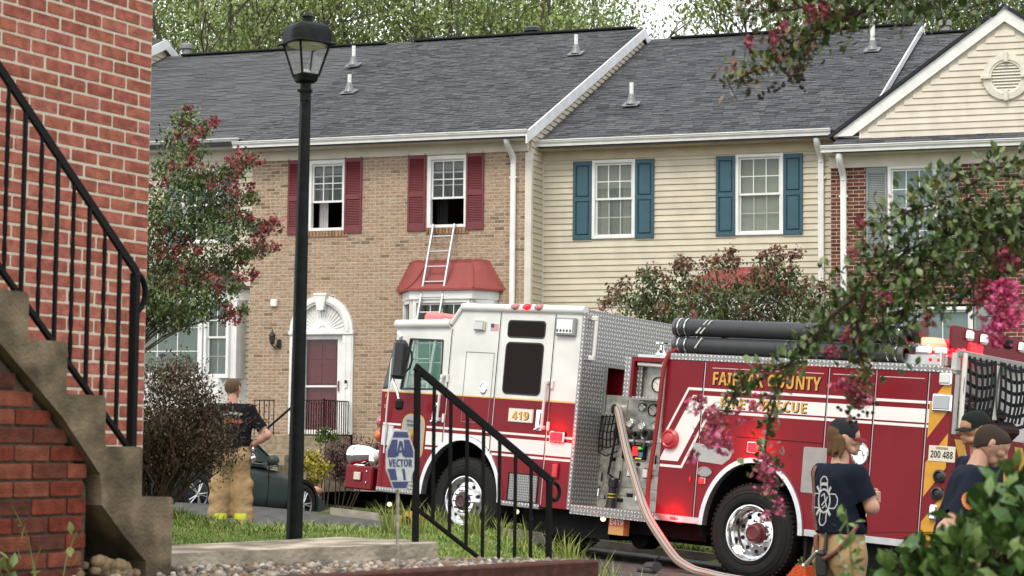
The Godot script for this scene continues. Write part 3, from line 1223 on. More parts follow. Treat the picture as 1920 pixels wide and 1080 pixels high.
func downspout(h: Node3D, u: float, w: float, y0: float, y1: float, n_wall: float, n_eave: float) -> void:
	var b := mb()
	var z := n_wall + 0.05
	b.box(Vector3(u, (y0 + y1 - 0.45) / 2, z), Vector3(w, y1 - 0.45 - y0, 0.07), 0.012)
	var pts := []
	for k in 9:
		var t := k / 8.0
		pts.append(Vector3(u - 0.03 * smoothstep(0.0, 1.0, t), lerpf(y1 - 0.47, y1 - 0.02, t), lerpf(z, n_eave - 0.03, smoothstep(0.1, 0.9, t))))
	b.tube(pts, w * 0.56, 8)
	b.box(Vector3(u, y1 - 0.75, z), Vector3(w + 0.05, 0.03, 0.05))
	put("downspout", b, m_white, h)

func roof_pipe(rf: Node3D, p: Vector3, hgt: float, r := 0.042) -> void:
	var b := mb()
	b.tube([p + Vector3(0, 0.12, 0), p + Vector3(0, hgt, 0)], r, 10)
	var pipe := put("vent_pipe", b, mat(Color(0.78, 0.78, 0.74), 0.6, "blotch", 3.0), rf)
	b = mb()
	b.lathe([Vector2(0.13, -0.02), Vector2(0.09, 0.06), Vector2(r + 0.02, 0.17), Vector2(r, 0.19)], 12, Transform3D(Basis.IDENTITY, p))
	b.box(p + Vector3(0, -0.005, 0.02), Vector3(0.32, 0.012, 0.34), 0.0, Basis(Vector3.RIGHT, 0.414))
	put("flashing", b, mat(Color(0.25, 0.25, 0.25), 0.5, "dirty", 4.0, "", 0.5, 0.4), pipe)

func house_shell(h: Node3D, u0: float, u1: float, v0: float, v1: float, n: float) -> void:   # the sides, back and floors that close the house
	var b := mb()
	b.span(Vector3(u0, v0, -15.0), Vector3(u1, v1, -14.8))
	b.span(Vector3(u0, v0, -14.8), Vector3(u0 + 0.1, v1 - 0.01, n - 0.22))
	b.span(Vector3(u1 - 0.1, v0, -14.8), Vector3(u1, v1 - 0.01, n - 0.22))
	b.span(Vector3(u0 + 0.1, 4.35, -14.8), Vector3(u1 - 0.1, 4.6, n - 0.22))
	b.span(Vector3(u0 + 0.1, v1 - 0.15, -14.8), Vector3(u1 - 0.1, v1 - 0.02, n - 0.22))
	b.span(Vector3(u0 + 0.1, v0, -14.8), Vector3(u1 - 0.1, v0 + 0.1, n - 0.22))
	b.span(Vector3(u0 + 0.1, v0 + 0.1, n - 4.2), Vector3(u1 - 0.1, v1 - 0.16, n - 4.05))
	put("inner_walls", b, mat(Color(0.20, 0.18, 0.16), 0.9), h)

func gable_end(h: Node3D, u: float, eave: Vector2, ridge: Vector2, low: float, n_front: float, mts: Array, face := 1.0) -> void:   # siding of the end wall under the rake, facing +u
	var s := (eave - ridge)
	var k := -s.y / s.x
	var b := mb()
	var q := Transform3D(Basis(Vector3(0, 0, 1), Vector3(0, 1, 0), Vector3(-1, 0, 0)), Vector3.ZERO)
	b.prism(PackedVector2Array([Vector2(n_front, low), Vector2(n_front, eave.y + k * (eave.x - n_front) - 0.14), Vector2(ridge.x, ridge.y - 0.14), Vector2(ridge.x - 4.0, ridge.y - 4.0 * k - 0.14), Vector2(ridge.x - 4.0, low)]), -(u - 0.06), -u, q)
	var w := put("end_wall", b, mts[0], h)
	var items := []
	var y := low
	while y < ridge.y - 0.2:
		var a := n_front
		if y + 0.114 > eave.y + k * (eave.x - n_front) - 0.14:
			a = eave.x - (y + 0.114 + 0.14 - eave.y) / k
		var e := maxf(ridge.x + (ridge.y - 0.14 - y - 0.114) / k * -1.0, ridge.x - 4.0)
		if a - e > 0.1:
			items.append([Transform3D(Basis(Vector3(0, 0, -1), Vector3.UP, Vector3(1, 0, 0)) * Basis.from_scale(Vector3(a - e, 1, 1)), Vector3(u, y, (a + e) / 2)), 0, rng.randi() % mts.size()])
		y += 0.1143
	pieces(w, "siding_plank", [unit_plank], mts, items)

func rake(h: Node3D, u: float, eave: Vector2, ridge: Vector2, wide := 0.16) -> void:
	var s := (eave - ridge)
	var k := -s.y / s.x
	var b := mb()
	var q := Transform3D(Basis(Vector3(0, 0, 1), Vector3(0, 1, 0), Vector3(-1, 0, 0)), Vector3.ZERO)
	b.prism(PackedVector2Array([eave + Vector2(0.02, 0), ridge, ridge + Vector2(-4, -4 * k), ridge + Vector2(-4, -4 * k - wide), ridge + Vector2(0, -wide), eave + Vector2(0.02, -wide)]), -(u + 0.003), -(u + 0.035), q)
	put("rake_board", b, m_white, h)

func tan_house() -> void:
	var mts_ := []
	for c in [Color(0.60, 0.53, 0.40), Color(0.57, 0.50, 0.38)]:
		mts_.append(mat(c, 0.65, "blotch", 0.8))
	var h := framed("tan_brick_townhouse", "tan brick townhouse with dark red shutters and two raised sashes", "townhouse", HB, HO, Vector3(1.1, 1.0, 0))
	var holes := [[-0.55, 0.21, 5.70, 7.06], [1.93, 2.73, 5.69, 7.06], [-0.885, 0.457, 1.0, 3.75], [1.62, 3.28, 1.0, 4.75]]
	for k in 7:   # the arch over the door
		var t := (k + 0.5) / 7.0
		var r := 0.66 * sqrt(1.0 - t * t)
		holes.append([-0.22 - r, -0.22 + r, 3.75 + 0.68 * k / 7.0, 3.75 + 0.68 * (k + 1) / 7.0])
	var b := mb()
	wall_with_holes(b, -1.78, 3.92, 0.7, 7.12, holes, -0.2, -0.004)
	var wall := put("wall", b, m_mortar_tan, h)
	var bm := brick_mats([Color(0.47, 0.335, 0.228), Color(0.50, 0.37, 0.258), Color(0.435, 0.305, 0.202), Color(0.475, 0.322, 0.225), Color(0.27, 0.195, 0.13), Color(0.33, 0.235, 0.155)])
	var wts := []
	for k in 60:
		wts.append([0, 1, 2, 3][k % 4])
	wts.append_array([4, 4, 5, 5, 4])
	brick_face(wall, -1.78, 3.92, 0.75, 7.10, 0.0, holes, bm, wts, func(u, y): return (0.0 if y > 4.4 and u > 0.4 else 50.0) - u)
	house_shell(h, -1.75, 3.9, 0.7, 7.5, 0.0)
	var rf := roof(h, -1.92, 4.06, Vector2(0.45, 7.40), Vector2(-7.5, 10.88), [Color(0.085, 0.086, 0.090), Color(0.092, 0.093, 0.097), Color(0.114, 0.114, 0.116), Color(0.064, 0.064, 0.067), Color(0.088, 0.089, 0.093)], 0.22)
	siding_unit()
	gable_end(h, 4.0, Vector2(0.45, 7.40), Vector2(-7.5, 10.88), 0.9, -0.02, mts_)
	rake(h, 4.06, Vector2(0.45, 7.40), Vector2(-7.5, 10.88), 0.22)
	gutter(h, -1.98, 4.10, 7.44, 0.50)
	downspout(h, 3.68, 0.10, 0.9, 7.36, 0.0, 0.42)
	b = mb()
	b.span(Vector3(-1.8, 7.10, -0.05), Vector3(3.96, 7.32, 0.035), 0.005)
	b.span(Vector3(-1.8, 7.29, 0.0), Vector3(3.98, 7.33, 0.40))
	put("frieze_board", b, m_trim, h)
	b = mb()
	b.span(Vector3(3.90, 0.8, -0.10), Vector3(4.03, 7.08, 0.012), 0.004)
	put("corner_board", b, m_trim, h)
	for p in [[Vector3(-2.0, 9.95, -5.3), 0.42], [Vector3(-1.077, 8.93, -3.03), 0.36], [Vector3(3.18, 9.93, -5.3), 0.40]]:
		roof_pipe(rf, p[0] + Vector3(0.0, 0.04, 0), p[1])
	b = mb()
	b.lathe([Vector2(0.12, 0.0), Vector2(0.12, 0.12), Vector2(0.2, 0.13), Vector2(0.2, 0.20), Vector2(0.12, 0.25), Vector2(0.0, 0.27)], 14, Transform3D(Basis.IDENTITY, Vector3(1.40, 10.85, -7.6)))
	put("roof_ventilator", b, m_black, rf)
	# windows with the lower sash pushed up, shutters, soldier sills
	var red := mat(Color(0.165, 0.026, 0.034), 0.55, "blotch", 1.2)
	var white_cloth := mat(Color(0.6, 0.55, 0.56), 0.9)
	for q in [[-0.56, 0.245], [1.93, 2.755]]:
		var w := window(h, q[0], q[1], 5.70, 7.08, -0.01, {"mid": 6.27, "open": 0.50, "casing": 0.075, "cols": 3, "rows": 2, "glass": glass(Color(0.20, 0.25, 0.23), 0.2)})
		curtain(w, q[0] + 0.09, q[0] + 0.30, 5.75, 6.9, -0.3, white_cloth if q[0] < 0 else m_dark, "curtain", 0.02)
		curtain(w, q[0] + 0.09, q[1] - 0.09, 6.82, 6.99, -0.12, mat(Color(0.4, 0.42, 0.4), 0.8), "blind", 0.0)
		b = mb()
		for k in 12:
			pass
		var items := []
		var u: float = q[0] - 0.02
		while u < q[1] + 0.02:
			items.append([Transform3D(Basis.from_scale(Vector3(0.0565, 0.11, 0.06)), Vector3(u + 0.034, 5.64, -0.005)), 0, rng.randi() % 4])
			u += 0.0677
		pieces(wall, "sill_brick", [unit_brick], brick_mats([Color(0.40, 0.27, 0.17), Color(0.36, 0.22, 0.13), Color(0.42, 0.25, 0.15), Color(0.30, 0.19, 0.12)]), items)
	louvre_shutter(h, -0.99, -0.62, 5.645, 7.13, 0.0, red)
	louvre_shutter(h, 0.215, 0.58, 5.645, 7.13, 0.0, red)
	louvre_shutter(h, 1.535, 1.90, 5.65, 7.138, 0.0, red)
	louvre_shutter(h, 2.725, 3.083, 5.65, 7.138, 0.0, red)
	# front door with its arched surround
	front_door(h)
	# bay window under a red metal roof
	b = mb()
	b.prism(PackedVector2Array([Vector2(1.45, 0.0), Vector2(1.80, 0.52), Vector2(3.06, 0.52), Vector2(3.40, 0.0)]), -4.52, -4.31, Transform3D(Basis(Vector3(1, 0, 0), Vector3(0, 0, 1), Vector3(0, -1, 0)), Vector3.ZERO))
	put("bay_fascia", b, m_white, h)
	b = mb()
	b.prism(PackedVector2Array([Vector2(1.50, 0.0), Vector2(1.84, 0.47), Vector2(3.02, 0.47), Vector2(3.35, 0.0)]), -2.7, -1.0, Transform3D(Basis(Vector3(1, 0, 0), Vector3(0, 0, 1), Vector3(0, -1, 0)), Vector3.ZERO))
	put("bay_base", b, m_white, h)
	window(h, 1.86, 3.0, 2.7, 4.31, 0.46, {"single": true, "cols": 4, "rows": 4, "casing": 0.07, "glass": glass(Color(0.28, 0.32, 0.28), 0.35)})
	for sgn in [-1.0, 1.0]:
		var a := Vector3(2.43 + sgn * 0.92, 2.7, 0.02)
		var e := Vector3(2.43 + sgn * 0.59, 2.7, 0.46)
		var dirv := (e - a).normalized()
		var out := Vector3(dirv.z * sgn, 0, -dirv.x * sgn)
		var side := mb()
		for q in [0.0, 1.0]:
			side.bar(a.lerp(e, lerpf(0.06, 0.94, q)), a.lerp(e, lerpf(0.06, 0.94, q)) + Vector3(0, 1.61, 0), 0.08, 0.08, dirv)
		side.bar(a + Vector3(0, 1.57, 0), e + Vector3(0, 1.57, 0), 0.07, 0.08, Vector3.UP)
		side.bar(a + Vector3(0, 0.04, 0), e + Vector3(0, 0.04, 0), 0.07, 0.08, Vector3.UP)
		side.bar(a + Vector3(0, 0.8, 0), e + Vector3(0, 0.8, 0), 0.05, 0.05, Vector3.UP)
		var sidewin := put("bay_side_window", side, m_white, h)
		var pn := mb()
		pn.quad(a + Vector3(0, 1.55, 0), e + Vector3(0, 1.55, 0), e + Vector3(0, 0.05, 0), a + Vector3(0, 0.05, 0), out)
		put("pane", pn, glass(Color(0.35, 0.4, 0.4), 0.4), sidewin)
	var copper := mat(Color(0.30, 0.082, 0.074), 0.6, "blotch", 0.9)
	b = mb()
	var lo := [Vector3(1.36, 4.50, 0.0), Vector3(1.76, 4.50, 0.58), Vector3(3.10, 4.50, 0.58), Vector3(3.49, 4.50, 0.0)]
	var hi := [Vector3(1.62, 5.05, 0.02), Vector3(1.97, 5.02, 0.10), Vector3(2.90, 5.02, 0.10), Vector3(3.12, 5.05, 0.02)]
	for k in 3:
		var rows := []
		for q in 7:
			var t := q / 6.0
			var sag := 0.10 * sin(PI * t)
			var row := []
			for c in 2:
				var p: Vector3 = lo[k + c].lerp(hi[k + c], t)
				row.append(p + Vector3(0, -sag * 0.6, -sag * 0.35 if (k == 1 or c == (1 if k == 0 else 0)) else 0.0))
			rows.append(row)
		b.sheet(rows, Vector3([-1, 0, 1][k], 1, 1))
	for k in 4:
		b.tube([lo[k] + Vector3(0, 0.008, 0.004), lo[k].lerp(hi[k], 0.33) + Vector3(0, -0.04, -0.02), lo[k].lerp(hi[k], 0.66) + Vector3(0, -0.04, -0.02), hi[k]], 0.012, 6)
	for u in [2.35, 2.5]:
		pass
	b.prism(PackedVector2Array([Vector2(1.36, 0.0), Vector2(1.76, 0.58), Vector2(3.10, 0.58), Vector2(3.49, 0.0)]), -4.51, -4.47, Transform3D(Basis(Vector3(1, 0, 0), Vector3(0, 0, 1), Vector3(0, -1, 0)), Vector3.ZERO))
	var br := put("bay_roof", b, copper, h)
	b = mb()
	var saw := PackedVector2Array([Vector2(1.36, 4.48)])
	for k in 9:
		var t := (k + 1) / 9.0
		saw.append(Vector2(1.30 + 0.30 * t - 0.03, 4.50 + 0.57 * (t - 0.5 / 9)))
		saw.append(Vector2(1.30 + 0.30 * t + 0.02, 4.50 + 0.57 * t))
	for k in 15:
		saw.append(Vector2(1.62 + 1.5 * (k + 0.4) / 15.0, 5.10 if k % 2 else 5.085))
	for k in 9:
		var t := 1.0 - (k + 0.5) / 9.0
		saw.append(Vector2(3.18 + 0.34 * (1.0 - t) - 0.01, 4.50 + 0.57 * t + 0.03))
		saw.append(Vector2(3.18 + 0.34 * (1.0 - t) + 0.03, 4.50 + 0.57 * t))
	saw.append(Vector2(3.49, 4.48))
	b.prism(saw, 0.002, 0.012)
	put("stepped_flashing", b, copper, br)
	# wall lamp, alarm box
	b = mb()
	b.lathe([Vector2(0.03, -0.10), Vector2(0.05, -0.06), Vector2(0.062, 0.06), Vector2(0.075, 0.07), Vector2(0.05, 0.11), Vector2(0.015, 0.15), Vector2(0.008, 0.21), Vector2(0.0, 0.22)], 8, Transform3D(Basis.IDENTITY, Vector3(-1.20, 3.60, 0.16)))
	b.tube([Vector3(-1.20, 3.49, 0.16), Vector3(-1.17, 3.44, 0.12), Vector3(-1.13, 3.50, 0.03)], 0.014, 6)
	b.box(Vector3(-1.12, 3.52, 0.015), Vector3(0.09, 0.17, 0.03), 0.01)
	put("wall_lantern", b, m_black, h)
	b = mb()
	b.span(Vector3(-1.31, 4.24, 0.0), Vector3(-1.17, 4.39, 0.07), 0.02)
	put("alarm_box", b, m_white, h)

func siding_unit() -> void:
	var keep := O
	if unit_plank == null:
		var n := Node3D.new()
		siding_face(n, 0, 1, 0, 0.1, 0, [], [m_white])
		n.free()
	O = keep

func front_door(h: Node3D) -> void:
	var b := mb()
	var c := Vector2(-0.215, 3.75)
	# arch: outer band, inner band, sunburst tympanum
	var ring := PackedVector2Array()
	for k in 33:
		ring.append(c + Vector2(cos(PI * k / 32), sin(PI * k / 32)) * Vector2(0.665, 0.70))
	for k in 33:
		ring.append(c + Vector2(cos(PI - PI * k / 32), sin(PI - PI * k / 32)) * Vector2(0.50, 0.54))
	b.prism(ring, -0.10, 0.07)
	ring = PackedVector2Array()
	for k in 33:
		ring.append(c + Vector2(cos(PI * k / 32), sin(PI * k / 32)) * Vector2(0.60, 0.635))
	for k in 33:
		ring.append(c + Vector2(cos(PI - PI * k / 32), sin(PI - PI * k / 32)) * Vector2(0.54, 0.58))
	b.prism(ring, 0.07, 0.095)
	b.span(Vector3(-0.90, 3.69, -0.10), Vector3(0.47, 3.76, 0.085), 0.008)
	for s in [[-0.885, -0.66], [0.23, 0.457]]:
		b.span(Vector3(s[0], 1.77, -0.10), Vector3(s[1], 3.69, 0.05), 0.006)
		b.span(Vector3(s[0] + 0.03, 1.80, 0.05), Vector3(s[0] + 0.08, 3.66, 0.062))
		b.span(Vector3(s[1] - 0.08, 1.80, 0.05), Vector3(s[1] - 0.03, 3.66, 0.062))
	var sur := put("door_surround", b, m_white, h)
	b = mb()
	b.prism(PackedVector2Array([Vector2(-0.34, 4.47), Vector2(-0.09, 4.47), Vector2(-0.15, 4.16), Vector2(-0.28, 4.16)]), 0.0, 0.13)
	b.span(Vector3(-0.355, 4.44, 0.0), Vector3(-0.075, 4.49, 0.14), 0.006)
	put("keystone", b, m_white, sur)
	b = mb()
	ring = PackedVector2Array()
	for k in 25:
		ring.append(c + Vector2(cos(PI * k / 24), sin(PI * k / 24)) * Vector2(0.5, 0.54))
	b.prism(ring, -0.09, -0.02)
	put("fanlight_panel", b, m_white, sur)
	for k in 19:
		var a := PI * (k + 0.5) / 19
		b = mb()
		b.bar(Vector3(c.x + cos(a) * 0.10, c.y + sin(a) * 0.10, -0.012), Vector3(c.x + cos(a) * 0.46, c.y + sin(a) * 0.50, -0.012), 0.022, 0.04, Vector3(0, 0, 1), 0.008)
		put("sun_ray", b, m_white, sur)
	# white storm door over a red door
	b = mb()
	b.span(Vector3(-0.66, 1.77, -0.10), Vector3(-0.57, 3.69, -0.03), 0.006)
	b.span(Vector3(0.10, 1.77, -0.10), Vector3(0.23, 3.69, -0.03), 0.006)
	b.span(Vector3(-0.57, 3.60, -0.10), Vector3(0.10, 3.69, -0.03), 0.006)
	b.span(Vector3(-0.57, 1.77, -0.10), Vector3(0.10, 1.86, -0.03), 0.006)
	b.span(Vector3(-0.57, 2.675, -0.09), Vector3(0.10, 2.715, -0.04), 0.006)
	var sd := put("storm_door", b, m_white, h)
	b = mb()
	b.span(Vector3(-0.57, 1.86, -0.065), Vector3(0.10, 2.675, -0.06))
	put("pane", b, glass(Color(0.3, 0.1, 0.1), 0.06), sd)
	b = mb()
	b.span(Vector3(-0.57, 2.715, -0.065), Vector3(0.10, 3.60, -0.06))
	put("pane", b, glass(Color(0.3, 0.1, 0.1), 0.06), sd)
	b = mb()
	b.span(Vector3(0.13, 2.60, -0.03), Vector3(0.15, 2.80, 0.005), 0.004)
	b.bar(Vector3(0.14, 2.72, -0.005), Vector3(0.04, 2.72, 0.0), 0.015, 0.012)
	put("handle", b, mat(Color(0.16, 0.03, 0.03), 0.4), sd)
	b = mb()
	b.span(Vector3(-0.62, 1.77, -0.17), Vector3(0.16, 3.66, -0.13))
	for q in [[-0.5, -0.26], [-0.2, 0.04]]:
		for r in [[1.95, 2.6], [2.75, 3.15], [3.22, 3.52]]:
			b.span(Vector3(q[0], r[0], -0.13), Vector3(q[1], r[1], -0.115), 0.012)
	put("red_door", b, mat(Color(0.11, 0.008, 0.013), 0.4, "blotch", 1.0), h)
	b = mb()
	b.span(Vector3(0.30, 2.66, 0.05), Vector3(0.36, 2.82, 0.075), 0.01)
	put("doorbell", b, m_white, h)
	b = mb()
	b.span(Vector3(0.305, 2.75, 0.075), Vector3(0.355, 2.815, 0.08), 0.002)
	put("doorbell_camera", b, m_dark, h)
	# stoop
	O = Vector3(-0.3, 0.9, 0.6)
	var st := thing("door_stoop", "raised concrete stoop with steps under the arched front door", "stoop", Transform3D(HB, HO + HB * O))
	b = mb()
	b.span(Vector3(-1.05, 0.7, 0.08), Vector3(0.46, 1.74, 1.25), 0.01)
	put("landing", b, mat(Color(0.36, 0.29, 0.2), 0.9, "dirty", 1.0), st)
	for k in 4:
		b = mb()
		b.span(Vector3(-1.05 - 0.0, 0.7, 1.25 + 0.28 * k), Vector3(-0.1, 1.57 - 0.18 * k, 1.53 + 0.28 * k), 0.01)
		put("step", b, mat(Color(0.36, 0.29, 0.2), 0.9, "dirty", 1.0), st)
	O = Vector3(-0.3, 1.74, 1.2)
	var rl := thing("stoop_railing", "thin black iron railing around the front door stoop", "railing", Transform3D(HB, HO + HB * O))
	var iron := m_iron
	b = mb()
	b.bar(Vector3(-1.05, 2.40, 1.2), Vector3(-0.62, 2.40, 1.2), 0.02, 0.03)
	b.bar(Vector3(0.40, 2.40, 1.2), Vector3(0.40, 2.40, 0.1), 0.02, 0.03)
	b.bar(Vector3(0.40, 2.40, 1.2), Vector3(-0.08, 2.40, 1.2), 0.014, 0.014)
	b.bar(Vector3(-0.10, 2.40, 1.2), Vector3(-0.62, 1.70, 1.9), 0.035, 0.03)
	put("handrail", b, iron, rl)
	for k in 12:
		b = mb()
		var z := 1.2 - k * 0.1
		b.box(Vector3(0.40, 2.02, z), Vector3(0.014, 0.76, 0.014))
		put("baluster", b, iron, rl)
	for k in 10:
		b = mb()
		b.box(Vector3(0.40 - k * 0.052, 1.96, 1.2), Vector3(0.012, 0.86 if k % 8 else 0.95, 0.012) if k % 9 else Vector3(0.025, 0.95, 0.025))
		put("baluster", b, iron, rl)
	for k in 5:
		b = mb()
		b.box(Vector3(-1.03 + k * 0.1, 2.0, 1.2), Vector3(0.013, 0.80, 0.013))
		put("baluster", b, iron, rl)
	O = Vector3(1.1, 1.0, 0)


func yellow_house() -> void:
	var h := framed("yellow_siding_townhouse", "townhouse with pale yellow siding and blue panel shutters", "townhouse", HB, HO, Vector3(6.8, 1.0, -0.7))
	var n := -0.7
	var sm := []
	for c in [Color(0.60, 0.545, 0.425), Color(0.58, 0.525, 0.41), Color(0.62, 0.565, 0.44)]:
		sm.append(mat(c, 0.6, "blotch", 0.6))
	var holes := [[5.0, 5.85, 5.49, 6.98], [7.765, 8.66, 5.49, 6.985], [6.75, 8.9, 1.0, 4.4]]
	var b := mb()
	wall_with_holes(b, 3.9, 9.95, 0.7, 7.12, holes, n - 0.2, n - 0.002)
	var wall := put("wall", b, sm[0], h)
	siding_face(wall, 4.02, 9.62, 0.76, 7.0, n, holes, sm)
	house_shell(h, 4.1, 9.9, 0.7, 7.4, n)
	b = mb()
	b.span(Vector3(3.99, 0.8, n), Vector3(4.045, 7.05, n + 0.03))
	put("corner_trim", b, m_trim, h)
	b = mb()
	b.span(Vector3(4.0, 6.995, n), Vector3(9.9, 7.2, n + 0.03), 0.004)
	b.span(Vector3(4.0, 7.17, n + 0.03), Vector3(9.95, 7.21, -0.34))
	put("frieze_board", b, mat(Color(0.55, 0.47, 0.34), 0.6, "blotch", 0.6), h)
	var grey := [Color(0.085, 0.086, 0.091), Color(0.093, 0.094, 0.099), Color(0.116, 0.116, 0.118), Color(0.063, 0.063, 0.067), Color(0.088, 0.089, 0.095)]
	var rf := roof(h, 4.06, 10.12, Vector2(-0.3, 7.30), Vector2(-8.0, 10.70), grey, 0.24, 2)
	rake(h, 10.12, Vector2(-0.3, 7.30), Vector2(-8.0, 10.70), 0.14)
	gable_end(h, 10.06, Vector2(-0.3, 7.30), Vector2(-8.0, 10.70), 6.0, -1.2, [mat(Color(0.62, 0.56, 0.45), 0.6, "blotch", 0.6)])
	gutter(h, 3.98, 9.6, 7.34, -0.25)
	downspout(h, 9.36, 0.11, 0.9, 7.25, n, -0.33)
	roof_pipe(rf, Vector3(5.231, 8.34, -2.511), 0.42)
	roof_pipe(rf, Vector3(9.417, 9.81, -5.855), 0.52, 0.05)
	var pale := glass(Color(0.5, 0.55, 0.5), 0.2)
	var cloth := mat(Color(0.33, 0.33, 0.29), 0.9, "blotch", 3.0)
	var blue := mat(Color(0.026, 0.085, 0.115), 0.5, "blotch", 1.0)
	var w := window(h, 5.0, 5.85, 5.485, 6.975, n + 0.012, {"mid": 6.235, "glass": pale, "inner": true})
	curtain(w, 5.06, 5.79, 6.45, 6.95, n - 0.12, mat(Color(0.34, 0.36, 0.31), 0.9), "roller_blind", 0.0)
	curtain(w, 5.06, 5.30, 5.5, 6.5, n - 0.18, cloth)
	curtain(w, 5.55, 5.79, 5.5, 6.5, n - 0.18, cloth)
	curtain(w, 5.30, 5.55, 5.5, 6.5, n - 0.30, mat(Color(0.22, 0.23, 0.21), 0.9), "curtain", 0.03)
	w = window(h, 7.765, 8.66, 5.485, 6.985, n + 0.012, {"mid": 6.24, "glass": pale, "inner": true})
	curtain(w, 7.83, 8.60, 5.52, 6.96, n - 0.10, mat(Color(0.33, 0.35, 0.30), 0.9), "roller_blind", 0.0)
	for q in [[4.63, 5.0], [5.85, 6.217], [7.40, 7.765], [8.66, 9.02]]:
		panel_shutter(h, q[0], q[1], 5.48, 6.965, n + 0.014, blue)
	# bay with a red roof behind the shrub
	b = mb()
	b.prism(PackedVector2Array([Vector2(6.75, n), Vector2(7.1, n + 0.55), Vector2(8.55, n + 0.55), Vector2(8.9, n)]), -4.42, -1.0, Transform3D(Basis(Vector3(1, 0, 0), Vector3(0, 0, 1), Vector3(0, -1, 0)), Vector3.ZERO))
	put("bay", b, m_white, h)
	var lo := [Vector3(6.7, 4.42, n), Vector3(7.05, 4.42, n + 0.62), Vector3(8.6, 4.42, n + 0.62), Vector3(8.95, 4.42, n)]
	var hi := [Vector3(7.38, 4.92, n + 0.01), Vector3(7.42, 4.90, n + 0.06), Vector3(8.24, 4.90, n + 0.06), Vector3(8.28, 4.92, n + 0.01)]
	b = mb()
	for k in 3:
		b.quad(hi[k], hi[k + 1], lo[k + 1], lo[k], Vector3([-1, 0, 1][k], 1, 1))
		b.quad(lo[k], lo[k + 1], lo[k + 1] - Vector3(0, 0.05, 0), lo[k] - Vector3(0, 0.05, 0), Vector3([-1, 0, 1][k], 0, 1))
	put("bay_roof", b, mat(Color(0.30, 0.085, 0.075), 0.6, "dirty", 0.9), h)

